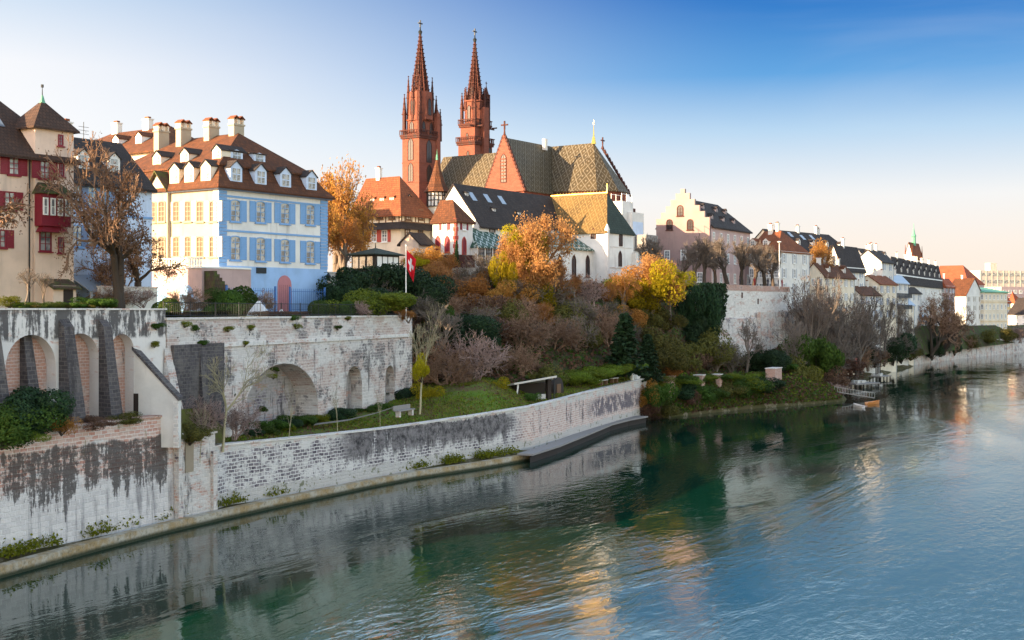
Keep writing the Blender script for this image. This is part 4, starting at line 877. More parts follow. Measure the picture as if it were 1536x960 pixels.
ori = t.build('oriel', K['maroon'], H.root); m = MB(); m.slab([[(u0 - .25, -1.65, z1), (u1 + .25, -1.65, z1), (u1 - .3, -.36, z1 + .95), (u0 + .3, -.36, z1 + .95)], [(u1 + .25, -1.65, z1), (u1 + .25, -.36, z1), (u1 - .3, -.36, z1 + .95)], [(u0 - .25, -.36, z1), (u0 - .25, -1.65, z1), (u0 + .3, -.36, z1 + .95)]], .1); m.build('oriel_roof', K['rmoss'], ori)
for k in range(4):
    a, b = win_mesh('rect', .5, 1.5, 'wpaint', 'glass', 0, 1, False, False); o = obj('window', a, ori, (u0 + (u1 - u0) * (k + .5) / 4, -1.36, (z0 + z1) / 2 + .25)); obj('pane', b, o)
m = MB(); u = H.fu(43); m.frus(u, -.12, -1, zt - .4, .07, .07, 6); m.frus(u, -.12, zt - .4, zt - .2, .12, .14, 6); m.build('drainpipe', K['iron'], H.root)
m = MB(); m.box(H.fu(20), H.fu(28), 1.9, 1.95, zt + 2.3, zt + 3.2); 
sk = MB(); sk.add([(H.fu(18), 1.75, zt + 1.95), (H.fu(26), 1.75, zt + 1.95), (H.fu(26), 2.75, zt + 3.0), (H.fu(18), 2.75, zt + 3.0)], [[0, 1, 2, 3]]); sk.build('skylight', K['glass'], H.root)
H.chimney(10.5, 6.3, zt + 3, zt + 6.1)
S = House('garden_shed', 'small lean-to shed with mossy roof against the cream house', 'shed', 80, 108.5, 15.9)
m = MB(); m.box(0, 2.3, 0, 2.6, -1, 2.2); m.build('wall', K['pink'], S.root); m = MB(); m.slab([[(-.3, -.4, 2.0), (2.6, -.4, 2.0), (2.6, 2.8, 3.4), (-.3, 2.8, 3.4)]], .14); m.build('roof', K['rmoss'], S.root)
m = MB(); m.box(1.0, 1.95, -.05, -.003, -.2, 1.9); m.build('door', K['dark'], S.root)
# pale house with blue shutters behind the russet tree
H = House('town_house', 'white and pale blue house behind the russet tree, beside the cream house', 'house', 104, 117, 15.9)
zt = H.z(268, 1); H.walls(9.5, 10, zt, zt + 4.6, 'x', 0, 0, 'lightblue'); H.roof('rdark', .5)
for px in (116, 138, 158):
    for py, ph in ((294, 2.0), (354, 2.1)): H.wpx('f', px, py, 1.1, ph, 'seg', fm='bluepaint', shut='slatepaint')
H.band(H.z(322, 2), .2, .1, 'bluepaint', 'f'); H.band(H.z(276, 2), .25, .12, 'wpaint', 'f')
for u in (2.5, 6): H.dormer('f', u, .25, 1.3, 1.5, 'white', 'rdark')
H.chimney(4, 6, zt + 3, zt + 6); m = MB(); m.bar((6, 6, zt + 4), (6, 6, zt + 6.4), .03); [m.bar((5.4, 6, zt + 5.2 + k * .35), (6.6, 6, zt + 5.2 + k * .35), .025) for k in range(3)]; m.build('aerial', K['iron'], H.root)
m = MB(); m.slab([[(-.3, -3.4, 1.9), (4.6, -3.4, 1.9), (4.6, -.1, 3.4), (-.3, -.1, 3.4)]], .12); m.build('porch_roof', K['zinc'], H.root); 
for x_ in (0, 2.2, 4.2): m = MB(); m.box(x_, x_ + .2, -3.2, -3.0, -1, 1.9); m.build('porch_post', K['wpaint'], H.root)
# large brown roof behind
H = House('town_house', 'large house showing only its broad brown roof behind the blue mansion', 'house', 232, 172, 15.9)
zt = H.z(222); H.walls(14, 24, zt, H.z(190, 7, 6), 'y', 5, 6, 'beige'); H.roof('rbrown', .6)
for y in (10, 17): H.chimney(7, y, H.zr - 1, H.zr + 1.3, .9, 1.3)
H.dormer('l', 6, .3, 1.3, 1.3, 'white', 'rbrown'); H.dormer('l', 11, .3, 1.3, 1.3, 'white', 'rbrown')
# ------------------------------------------------------------------ the blue mansion
H = House('mansion', 'blue and white mansion with mansard roof, dormers and four chimneys', 'house', 328, 138, 15.9); BM = H
A, B = H.fu(490), 22.0; zt = H.z(280); H.walls(A, B, zt, None, mat='white'); H.zr = zt + 6; zb = H.z(243, 0) ; zr = H.z(199, 8.5, 5.4)
def ring(o, z): return [(-o, -o, z), (A + o, -o, z), (A + o, B + o, z), (-o, B + o, z)]
l0, l1, l2 = ring(.75, zt), ring(-.25, zt + 1.1), ring(-1.25, zb)
pl = []
for a, b in ((l0, l1), (l1, l2)):
    for k in range(4): pl.append([a[k], a[(k + 1) % 4], b[(k + 1) % 4], b[k]])
l2b = ring(-.95, zb + .02); r0, r1 = (A / 2, 6.0, zr), (A / 2, B - 6, zr)
MB().slab(pl, .18).build('lower_roof', K['rbrown'], H.root)
MB().slab([[l2b[0], l2b[1], r0], [l2b[1], l2b[2], r1, r0], [l2b[2], l2b[3], r1], [l2b[3], l2b[0], r0, r1]], .2).build('roof', K['rbrown'], H.root)
m = MB(); m.box(-.5, A + .5, -.5, B + .5, zt - .28, zt - .05); m.build('cornice', K['slatepaint'], H.root)
zg = H.z(398); m = MB(); m.box(-.003, A + .05, -.06, -.003, -3, zg); m.build('plinth', K['blue'], H.root)
m = MB()
for x_ in ((-.08, 1.1), (A - 1.1, A + .08)):
    for k in range(22):
        zz = zg + (zt - .3 - zg) * k / 22; m.box(x_[0], x_[1], -.10 - .03 * (k % 2), -.003, zz, zz + (zt - .3 - zg) / 22 - .05)
m.build('quoins', K['bluepaint'], H.root)
m = MB()
for k in range(22): zz = zg + (zt - .3 - zg) * k / 22; m.box(-.1, -.003, .0, .8, zz, zz + (zt - .3 - zg) / 22 - .06)
m.build('quoins', K['cream'], H.root)
for py in (293, 345): m = MB(); m.box(1.1, A - 1.1, -.09, -.003, H.z(py) - .1, H.z(py) + .12); m.build('string_course', K['bluepaint'], H.root)
for py, hh in ((316, 2.5), (372, 2.75)):
    for px in (352.7, 390.5, 427, 465): H.wpx('f', px, py + (px - 352) * .055, 1.55, hh, 'seg', fm='bluepaint', gm='cglass', mv=1, mh=3, shut='bluepaint', sw=.85)
for py in (317, 370):
    for px in (320.5, 300, 281, 264): H.wpx('l', 328 - (328 - px) * .97, py, 1.25, 2.35, 'seg', fm='tanshut', gm='bglass', mv=1, mh=3, shut='creamshut', sw=.75, off=.03)
    for d in (15.5, 18.5): H.win('l', d, H.z(py, 0, 14), 1.3, 2.4, 'seg', fm='tanshut', gm='bglass', mh=3, shut='creamshut', sw=.7, off=.03)
m = MB(); m.box(-.03, -.003, .8, B, zg, zt - .29); m.build('sunlit_wall_skin', K['sunwall'], H.root)  # thin sheet over the white wall, toned down for its sunlit side
# projecting centre bay with pediment on the left face
d0, d1 = H.ld(256), H.ld(226); m = MB(); m.box(-.45, -.003, d0, d1, -3, zt - .1); bay = m.build('centre_bay', K['sunwall'], H.root)
m = MB(); m.slab([[(-.9, d0 - .3, zt), (-.9, (d0 + d1) / 2, zt + 2.3), (.9, (d0 + d1) / 2, zt + 2.3), (.9, d0 - .3, zt)][::-1], [(-.9, (d0 + d1) / 2, zt + 2.3), (-.9, d1 + .3, zt), (.9, d1 + .3, zt), (.9, (d0 + d1) / 2, zt + 2.3)][::-1]], .2); m.build('pediment_roof', K['rmoss'], bay)
m = MB(); m.add([(-.46, d0, zt - .1), (-.46, d1, zt - .1), (-.46, (d0 + d1) / 2, zt + 2.0), (.6, d0, zt - .1), (.6, d1, zt - .1), (.6, (d0 + d1) / 2, zt + 2.0)], [[1, 0, 2], [3, 4, 5]]); m.build('pediment', K['cream'], bay)
for py in (317, 370):
    for q in (.27, .73): H.win('l', d0 + (d1 - d0) * q, H.z(py, 0, d0), 1.2, 2.4, 'seg', fm='tanshut', gm='bglass', mh=3, off=.45)
# dormers
lo_m = (zt + .1)
for px in (354, 391, 428, 467):
    u = H.fu(px); H.dormer('f', u, 0, 1.75, 1.75, 'lightblue', 'rdark', 'cglass', False, zz=zt + .75, dd=-.05, dl=2.4)
for px in (309, 284, 262): d = H.ld(px); H.dormer('l', d, 0, 1.55, 1.85, 'cream', 'rdark', 'cglass', False, zz=zt + .75, dd=-.05, dl=2.4)
H.dormer('l', 16, 0, 1.55, 1.85, 'cream', 'rdark', 'cglass', False, zz=zt + .75, dd=-.05, dl=2.4); H.dormer('l', 19, 0, 1.55, 1.85, 'cream', 'rdark', 'cglass', False, zz=zt + .75, dd=-.05, dl=2.4)
for px, py in ((374, 236), (408, 241)): u = H.fu(px); H.dormer('f', u, 0, 1.8, 1.0, 'lightblue', 'rdark', 'glass', False, zz=zb + .9, dd=2.0, dl=2.6, kind='shed')
for px in (316, 267, 225): d = H.ld(px); H.dormer('l', d + 1.5, 0, 1.4, 1.2, 'cream', 'rdark', 'cglass', False, zz=zb + .75, dd=2.2, dl=3)
def big_chimney(H, x, y, z0, z1):
    m = MB(); m.box(x - .8, x + .8, y - .45, y + .45, z0, z1); m.box(x - .9, x + .9, y - .55, y + .55, z1 + .003, z1 + .2); c = m.build('chimney', K['sunwall'], H.root)
    for s_ in (-.42, .42):
        m = MB()
        for k in (-.32, .32): m.box(x + s_ + k - .09, x + s_ + k + .09, y - .4, y + .4, z1 + .204, z1 + .8)
        m.slab([[(x + s_ - .5, y - .55, z1 + .82), (x + s_, y - .55, z1 + 1.2), (x + s_, y + .55, z1 + 1.2), (x + s_ - .5, y + .55, z1 + .82)], [(x + s_, y - .55, z1 + 1.2), (x + s_ + .5, y - .55, z1 + .82), (x + s_ + .5, y + .55, z1 + .82), (x + s_, y + .55, z1 + 1.2)]], .09, 1)
        m.build('chimney_hood', [K['cream'], K['rorange']], c)
for dx, y in ((.2, 6.6), (-.4, 10.2), (-1.2, 14.2), (-1.2, 18.2)): big_chimney(H, A / 2 + dx, y, zr - 1.6, zr + .9)
# door, plaque, lanterns, iron fence in front, terrace with balustrade on arches
u, _ = H.on('f', 426, 445); m = MB(); o_ = outline(2.2, 4.2, 'round'); m.prism([(u + x_, z_ + 2.0) for x_, z_ in o_], -.12, -.063); d_ = m.build('door', K['doorpink'], H.root); m = MB(); [m.box(u - 1.1 + .31 * k, u - 1.07 + .31 * k, -.135, -.123, -.1, 3.0) for k in range(1, 7)]; m.build('plank_moulding', K['dark'], d_)
u, z_ = H.on('f', 391, 406); m = MB(); m.box(u - .75, u + .75, -.16, -.063, z_ - .3, z_ + .35); m.build('plaque', K['iron'], H.root)
for px, py in ((333, 410), (486, 415)):
    u, z_ = H.on('f', px, py); m = MB(); m.bar((u, -.06, z_ + .5), (u, -.7, z_ + .5), .04); m.frus(u, -.7, z_ - .5, z_ + .1, .14, .28, 6); m.frus(u, -.7, z_ + .1, z_ + .45, .32, .03, 6); m.build('lantern', K['iron'], H.root)
t = House('iron_fence', 'tall blue iron railing across the front of the blue mansion', 'fence', 340, 133.5, 15.7)
L = t.fu(487); g0, g1 = t.fu(413), t.fu(435); m = MB()
for k in range(int(L / .32)):
    x_ = k * .32
    if not g0 < x_ < g1: m.bar((x_, 0, 0), (x_, 0, 2.7), .022)
for z_ in (.3, 2.35): m.box(0, g0, -.03, .03, z_, z_ + .06); m.box(g1, L, -.03, .03, z_, z_ + .06)
m.build('railing', K['bluefence'], t.root)
for x_ in (0, g0, g1, L): m = MB(); m.box(x_ - .09, x_ + .09, -.09, .09, -.3, 2.9); m.build('post', K['bluefence'], t.root)
T = House('terrace_arcade', 'raised terrace with white balustrade on blue-doored arches beside the mansion', 'terrace', 303, 134, 15.7)
L = T.ld(215); zt2 = T.z(402)
m = MB(); m.box(0, 7, 0, L, -2, zt2); m.build('masonry', K['rose'], T.root); m = MB(); m.box(-.15, 7, -.1, L, zt2 + .003, zt2 + .2); m.build('slab', K['wpaint'], T.root)
m = MB(); m.box(-.08, .14, 0, L, zt2 + 1.0, zt2 + 1.15)
for k in range(int(L / .42)): m.frus(.03, .2 + k * .42, zt2 + .2, zt2 + .6, .07, .12, 6); m.frus(.03, .2 + k * .42, zt2 + .6, zt2 + 1.0, .11, .06, 6)
bl = m.build('balustrade', K['wpaint'], T.root)
for px in (280, 241, 210):
    d = T.ld(px); m = MB(); o_ = outline(2.2, 3.2, 'round'); m.add([(-.03, d - x_, z_ + 1.4) for x_, z_ in o_], [list(range(len(o_)))]); m.build('arched_door', K['bluepaint'], T.root)
m = MB(); [m.box(.3 + .36 * k, .66 + .36 * k, -1.6, -.003, -1, zt2 - .36 * k - .3) for k in range(11)]; m.build('stairs', K['rmoss'], T.root)
# ------------------------------------------------------------------ buildings on the cathedral hill
# tile-roofed canon's house
H = House('town_house', 'half-timbered house with steep orange roof below the left spire', 'house', 601, 195, 19.5)
A = H.fu(645); B = H.ld(528); zt = H.z(311); H.walls(A, B, zt, H.z(264, A / 2, 3), 'y', 3.2, 0, 'cream'); H.roof('rorange', .8)
for px in (588, 570, 554): d = H.ld(px); H.win('l', d, H.z(321, 0, d), 1.3, 1.7, fm='wood', far=True, mv=2)
for u in (1.8, 4.9): H.win('f', u, H.z(322, u), 1.2, 1.7, fm='wood', far=True)
m = MB(); [m.box(u - .1, u + .1, -.05, -.003, H.z(333), zt - .3) for u in (.2, 1.0, 2.7, 3.6, 4.3, 5.8, A - .2)]; m.box(-.055, A, -.055, -.004, zt - .5, zt - .3); m.box(-.055, -.004, 0, B, zt - .5, zt - .3); m.box(-.055, A, -.055, -.004, H.z(333), H.z(333) + .2); [m.box(-.05, -.003, d - .1, d + .1, H.z(333), zt - .3) for d in np.arange(.3, B, 1.35)]; m.build('timber_framing', K['wood'], H.root)
zp = H.z(334); m = MB(); m.slab([[(-1.0, -1.0, zp - .9), (A + .6, -1.0, zp - .9), (A + .6, -.05, zp + .15), (-.05, -.05, zp + .15)], [(-1.0, B, zp - .9), (-1.0, -1.0, zp - .9), (-.05, -.05, zp + .15), (-.05, B, zp + .15)]], .12); m.build('pent_roof', K['rdark'], H.root)
for px in (577, 561, 546): d = H.ld(px); H.win('l', d, H.z(354, 0, d), 1.2, 1.9, fm='wpaint', shut='redpaint', far=True)
for u in (1.6, 4.8): H.win('f', u, H.z(351, u), 1.3, 1.7, fm='wood', far=True)
for d in (2.6, 4.6, 6.6): H.dormer('l', d, .25, .8, .6, 'cream', 'rorange', kind='shed')
H.dormer('f', A / 2, .25, .8, .8, 'cream', 'rdark'); H.chimney(A / 2, 7.5, H.zr - .5, H.zr + 1.4, .7, .7)
# low annex under it
H = House('lean_to_annex', 'low dark-roofed annex between the half-timbered house and the white hall', 'annex', 628, 188, 19.5)
H.walls(3.2, 3.5, H.z(362), H.z(348, 0, 2), 'x', 0, 0, 'beige'); H.roof('rdark', .5)
# octagonal timber-framed turret
c_ = P(655.5, 310, 203); t = empty('round_turret', (c_.x, c_.y, 19.5), TH, 'octagonal timber-framed turret with tall pointed brown roof', 'tower')
zz = lambda py: CAMZ - (py - HY) / F * 203 - 19.5
r_ = 1.62; m = MB(); m.frus(0, 0, -1, zz(310), r_ * .9, r_ * .9, 8, 0, R(22.5)); m.build('shaft', K['cream'], t); m = MB(); m.frus(0, 0, zz(310), zz(288), r_, r_, 8, 0, R(22.5)); up = m.build('upper_storey', K['white'], t)
m = MB()
for k in range(8):
    a0, a1 = R(22.5 + 45 * k), R(67.5 + 45 * k); p, q = Vector((math.cos(a0), math.sin(a0), 0)) * (r_ + .03), Vector((math.cos(a1), math.sin(a1), 0)) * (r_ + .03)
    for f_ in (0, .5): x_ = p.lerp(q, f_); m.bar(x_ + Vector((0, 0, zz(310))), x_ + Vector((0, 0, zz(288))), .1)
    for z_ in (zz(310), zz(301), zz(294), zz(289)): m.bar(p + Vector((0, 0, z_)), q + Vector((0, 0, z_)), .09)
m.build('timber_framing', K['dark'], up)
m = MB(); pr = [(288.5, 2.25), (284, 1.85), (275, 1.35), (255, .65), (238, .12)]
for (p0, a0), (p1, a1) in zip(pr, pr[1:]): m.frus(0, 0, zz(p0), zz(p1), a0, a1, 8, 0, R(22.5))
m.build('roof', K['rbrown'], t); m = MB(); m.frus(0, 0, zz(240), zz(232), .2, .12, 6); m.frus(0, 0, zz(232), zz(224), .05, .02, 6); m.build('finial', K['copper'], t)
# white projecting house with pointed doors
H = House('chapel_house', 'small white house with red quoins and pointed maroon windows', 'house', 684, 190, 19.5)
A = H.fu(709); B = H.ld(649); zt = H.z(327); H.walls(A, B, zt, H.z(299, 1.5, 2), 'y', 2.2, 0, 'white'); H.roof('rbrown', .35)
m = MB()
for k in range(16):
    zz_ = zt * k / 16; e_ = .35 + .18 * (k % 2); m.box(-.06, e_, -.06, -.003, zz_, zz_ + zt / 16 - .03); m.box(-.06, -.003, -.003, e_, zz_, zz_ + zt / 16 - .03)
m.build('quoins', K['redpaint'], H.root); H.band(zt - .42, .28, .1, 'redpaint')
d = H.ld(667); H.win('l', d, H.z(339, 0, d), .95, 1.2, fm='wpaint', shut='maroon', far=True, sw=.5); u = H.fu(696); H.win('f', u, H.z(339, u), .95, 1.2, fm='wpaint', shut='maroon', far=True, sw=.5)
for px in (657, 671): d = H.ld(px); H.win('l', d, H.z(366, 0, d), 1.0, 2.6, 'goth', fm='redpaint', gm='maroon', far=True, mv=0, mh=0)
u = H.fu(696); H.win('f', u, H.z(369, u), 1.1, 2.9, 'goth', fm='redpaint', gm='maroon', far=True, mv=0, mh=0)
m = MB(); m.box(-.5, A, -.7, -.1, -.5, H.z(382)); m.box(-.7, -.1, -.1, B, -.5, H.z(382)); m.build('plinth', K['sanddark'], H.root)
# long hall and its cross wing
H = House('hall', 'long white hall with steep black roof and cross wing tinted yellow on its sunlit slope', 'hall', 719, 197.2, 19.5)
zt = H.z(334); L = 33.0; H.walls(L, 10, zt, H.z(275, 0, 5), 'x', 0, 0, 'white'); H.roof('rdark', .5)
HR = H
for px, py in ((741, 292), (763, 296), (784, 300)):
    u = H.fu(px) - 1; f_ = .80; sk = MB(); y_, z_ = 5 * f_, zt + f_ * (H.zr - zt) + .07; k_ = (H.zr - zt) / 5; sk.add([(u - .6, y_ - 1.1, z_ - 1.1 * k_), (u + .6, y_ - 1.1, z_ - 1.1 * k_), (u + .6, y_, z_), (u - .6, y_, z_)], [[0, 1, 2, 3]]); sk.build('skylight', K['zinc'], H.root)
for u, f_ in ((1.5, .7), (6.5, .35), (13.5, .33)): H.dormer('f', u, f_, .7, .6, 'white', 'rdark', kind='shed')
for u in (1.2,): H.win('f', u + 2.2, H.z(344, u), 1.6, 1.5, fm='wood', far=True)
# cross wing (part of the hall): ridge along y towards the river
wx0, wx1, wy = 28.2 - 4.5, 28.2 + 4.5, -9.0; zr = H.zr; ze = zt - .3
m = MB(); m.box(wx0, wx1, wy, -.003, -2, zt - .12); m.build('cross_wing', K['white'], H.root)
m = MB(); k_ = (zr - zt) / 4.5; o_ = .4; m.slab([[(wx0 - o_, 5, zt - o_ * k_), (wx0 - o_, wy - .3, zt - o_ * k_), (28.2, wy + 2.6, zr + .03), (28.2, 5, zr + .03)]], .2); m.build('sun_tinted_roof', K['rcathsun'], H.root)  # slope facing the sun, with the sunlight put into its gold tiles
m = MB(); m.slab([[(wx0 - o_, wy - .3, zt - o_ * k_), (wx1 + o_, wy - .3, zt - o_ * k_), (28.2, wy + 2.6, zr + .03)], [(wx1 + o_, wy - .3, zt - o_ * k_), (wx1 + o_, 5, zt - o_ * k_), (28.2, 5, zr + .03), (28.2, wy + 2.6, zr + .03)]], .2); rr_ = m.build('wing_roof', K['rgreen'], H.root)
m = MB(); m.bar((28.2, 5, zr + .1), (28.2, wy + 2.6, zr + .1), .12); [m.frus(28.2, wy + 2.8 + k * .62, zr + .1, zr + .5, .1, .03, 4) for k in range(17)]; m.frus(28.2, wy + 2.6, zr, zr + 1.6, .1, .03, 5); m.build('ridge_crest', K['gold'], rr_)
HW = House('wing_helper', None, None, 719, 197.2, 19.5); bpy.data.objects.remove(HW.root)
HW.X = H.X + H.c * wx0 - H.s * wy; HW.Y = H.Y + H.s * wx0 + H.c * wy; HW.root = H.root
def wing_win(px, py, w_, h_):
    u, z_ = HW.on('f', px, py); a, b = win_mesh('goth', w_, h_, 'sanddark', 'dglass', 1, 0, True, False); obj('window', a, H.root, (wx0 + u, wy, z_))
for px, py, h_ in ((931, 358, 2.6), (930, 388, 2.7)): wing_win(px, py, 1.15, h_)
d, z_ = HW.on('l', 893, 350); a, b = win_mesh('goth', 1.0, 1.8, 'sanddark', 'dglass', 1, 0, True, False); obj('window', a, H.root, (wx0, wy + 2.6, z_), R(-90))
m = MB(); m.box(wx0 - .25, wx0 + .35, wy - .35, wy + .25, -2, HW.z(345)); m.pyr(wx0 - .3, wx0 + .4, wy - .4, wy + .3, HW.z(345), HW.z(336), 0, .2); m.build('buttress', K['white2'], H.root); m = MB(); m.box(wx1 - .4, wx1 + .5, wy - .7, wy + .4, -2, HW.z(376)); m.build('buttress', K['white2'], H.root)
m = MB(); m.box(wx0, wx1 + .1, wy - .12, wy - .003, HW.z(400) - .15, HW.z(400)); m.box(wx0, wx1 + .1, wy - .08, wy - .003, HW.z(369) - .1, HW.z(369)); m.build('string_course', K['stonewhite'], H.root)
# side chapel with zigzag roof in the corner of hall and wing
H = House('chapel', 'white side chapel with pointed windows and zigzag green roof', 'chapel', 806, 199.5, 19.5)
A = H.fu(912) - 1.0; zt = H.z(374, A); m = MB(); m.box(0, A, 0, 6.0, -2, zt); m.build('wall', K['white'], H.root)
zr_ = H.z(349, A, 3); m = MB(); m.slab([[(-.4, -.5, zt - .35), (A + .2, -.5, zt - .35), (A - .2, 5.0, zr_), (2.0, 5.0, zr_)], [(-.4, 6, zt - .35), (-.4, -.5, zt - .35), (2.0, 5.0, zr_)]], .2); m.build('roof', K['rzig'], H.root)
for px in (861.5, 882, 903, 840): u = H.fu(px) - .15; H.win('f', u, H.z(399, u), 1.25, 3.7, 'goth', fm='sanddark', gm='dglass', mv=1, mh=0, far=True)
m = MB(); m.box(-.1, A, -.15, -.003, -2, H.z(422)); m.build('plinth', K['sanddark'], H.root)
# small annex with patterned roof and leaded glazing
H = House('chapel', 'small annex with green patterned hip roof beside the chapel house', 'annex', 716, 192.5, 19.5)
A = H.fu(772); zt = H.z(366); H.walls(A, 6, zt, H.z(342, 2, 3), 'x', 2.2, 2.2, 'white2'); H.roof('rzig', .4)
for k in range(5): H.win('f', 1.0 + k * (A - 2) / 4, H.z(383, 3), 1.5, 3.0, fm='dark', mv=2, mh=4, far=True)
# boxes and scaffolds behind the wing
H = House('town_house', 'white boxy house with a brown block behind the cross wing', 'house', 948, 240, 19.5)
m = MB(); m.box(0, 4.6, 0, 6, -2, H.z(318)); m.box(-2, 2.2, 1, 6, -2, H.z(302)); m.build('wall', K['white2'], H.root); m = MB(); m.box(2.4, 8.5, 4, 12, -2, H.z(312, 5, 6)); m.build('rear_block', K['sanddark'], H.root)
m = MB(); m.box(1, 5.6, -2.5, -.2, H.z(372), H.z(352)); m.build('balcony', K['timber'], H.root); m = MB(); m.box(.3, 4.2, -.06, -.003, H.z(352), H.z(332)); m.build('panel', K['lightblue'], H.root)
m = MB(); [m.bar((x_, y_, H.z(303)), (x_, y_, H.z(290)), .05) for x_ in (-1.8, 0, 2) for y_ in (1.2, 3.5)]; [m.bar((-1.8, y_, H.z(291)), (2, y_, H.z(291)), .05) for y_ in (1.2, 3.5)]; m.build('roof_railing', K['wpaint'], H.root)
# stepped-gable house
H = House('town_house', 'rose house with a stepped gable and dark roof above the terrace trees', 'house', 1065, 250, 19.5, R(60))
A = H.fu(1125); B = H.ld(985); zt = H.z(336); zr = H.z(297, 0, B / 2); H.walls(A, B, zt, zr, 'x', 0, 4.0, 'rose'); H.roof('rdark', .5, og=-.5)
st = []; n_s = 5
hts = [zt + (zr + .8 - zt) * k / n_s for k in range(n_s + 1)]
pts = [(0, -2)]
for k in range(n_s): pts += [(B / 2 * k / n_s * .92, hts[k] + 1.35), (B / 2 * (k + 1) / n_s * .92, hts[k] + 1.35)]
pts += [(B / 2 * .92, hts[-1] + 1.0)]; pts = [(y_, z_) for y_, z_ in pts]; full = pts + [(B - y_, z_) for y_, z_ in reversed(pts)]
m = MB(); n_ = len(full); vs = [(-.25, y_, z_) for y_, z_ in full] + [(.45, y_, z_) for y_, z_ in full]; m.add(vs, [list(range(n_))[::-1], list(range(n_, 2 * n_))] + [[k, (k + 1) % n_, n_ + (k + 1) % n_, n_ + k] for k in range(n_)]); m.build('stepped_gable', K['roseshade'], H.root)
for px, py in ((1021, 316), (1005, 337), (1036, 337)): d = H.ld(px); H.win('l', d, H.z(py, 0, d), 1.4, 2.2, 'round', fm='sanddark', gm='dglass', far=True, off=.25)
for u, f_ in ((5, .25), (11, .22), (17, .2), (6, .65), (13, .62), (18, .6)): H.dormer('f', u, f_, .9, .9, 'rose', 'rdark')
for u in range(2, 23, 4):
    for z_ in (3, 7, 11): H.win('f', u, z_, 1.2, 2.0, far=True)
for d in (2, 5.5, 9):
    for z_ in (3, 7.5): H.win('l', d, z_, 1.2, 2.0, far=True, off=.25)
# ------------------------------------------------------------------ the cathedral: x along the transept (away from the viewer), y westward along the nave
c0 = Vector((-14.6, 299.0, 20.3)); CA = House('cathedral', 'red sandstone cathedral with twin spires and lozenge-tiled roofs', 'cathedral', 0, 299.0, 20.3, TH, None, -14.6); CR = CA.root
cz = lambda py, Y: CAMZ - (py - HY) / F * Y - 20.3
RZ, EZ = 31.9, 21.8
m = MB()
m.box(-6.5, 6.5, -24, 2, -2, EZ - .3); m.box(-18, 18, -33.4, -23.4, -2, EZ - .3); m.box(-7, 7, -39.5, -33, -2, EZ - .3)
ap = [(-7, -39.5), (-5.6, -43.5), (-1.5, -46.0), (3.5, -45.6), (7, -42.0), (7, -39.5)]
m.add([(x_, y_, -2) for x_, y_ in ap] + [(x_, y_, EZ - .3) for x_, y_ in ap], [[k, k + 1, 7 + k, 6 + k][::-1] for k in range(5)] + [[6, 7, 8, 9, 10, 11]])
m.box(-11, -6.5, -23.4, 0, -2, 14); m.build('wall', K['sand'], CR)
m = MB(); m.box(-18.1, 18, -33.55, -33.403, EZ - 1.0, EZ - .5); m.box(-7.15, -7.003, -39.5, -33.6, EZ - 1.0, EZ - .5); m.build('cornice', K['sanddark'], CR)
o = .5; sl = (RZ - EZ) / 6.5
MB().slab([[(-6.5 - o, 2, EZ - o * sl), (-6.5 - o, -28, EZ - o * sl), (0, -28, RZ), (0, 2, RZ)], [(6.5 + o, -28, EZ - o * sl), (6.5 + o, 2, EZ - o * sl), (0, 2, RZ), (0, -28, RZ)]], .25).build('nave_roof', K['rcath'], CR)
sl = (RZ - EZ) / 5
MB().slab([[(-17.6, -33.4 - o, EZ - o * sl), (18, -33.4 - o, EZ - o * sl), (18, -28.4, RZ + .3), (-17.6, -28.4, RZ + .3)], [(18, -23.4 + o, EZ - o * sl), (-17.6, -23.4 + o, EZ - o * sl), (-17.6, -28.4, RZ + .3), (18, -28.4, RZ + .3)]], .25).build('transept_roof', K['rcath'], CR)
sp_ = (0, -39.5, RZ + .25); e_ = [(-7.5, -39.5, EZ - .5), (-6.0, -43.9, EZ - .5), (-1.6, -46.6, EZ - .5), (3.8, -46.2, EZ - .5), (7.5, -42.2, EZ - .5), (7.5, -39.5, EZ - .5)]
MB().slab([[(-7.5, -28, EZ - .5), e_[0], sp_, (0, -28, RZ + .25)], [e_[5], (7.5, -28, EZ - .5), (0, -28, RZ + .25), sp_]] + [[e_[k], e_[k + 1], sp_] for k in range(5)], .25).build('choir_roof', K['rcath'], CR)
m = MB(); m.frus(0, -39.5, RZ, RZ + 1.6, .55, .25, 6); m.frus(0, -39.5, RZ + 1.6, RZ + 4.2, .16, .04, 6); m.bar((-.4, -39.5, RZ + 4.6), (.4, -39.5, RZ + 4.6), .05); m.frus(0, -39.5, RZ + 4.2, RZ + 5.3, .05, .03, 5); m.build('roof_spike', K['gold'], CR)
def cross(m, x, y, z, s=1.0, ax='y'):
    m.frus(x, y, z, z + 1.0 * s, .22 * s, .12 * s, 6); m.box(x - .12 * s, x + .12 * s, y - .12 * s, y + .12 * s, z + 1.0 * s, z + 2.6 * s)
    w_ = .75 * s
    if ax == 'y': m.box(x - .12 * s, x + .12 * s, y - w_, y + w_, z + 1.75 * s, z + 2.0 * s)
    else: m.box(x - w_, x + w_, y - .12 * s, y + .12 * s, z + 1.75 * s, z + 2.0 * s)
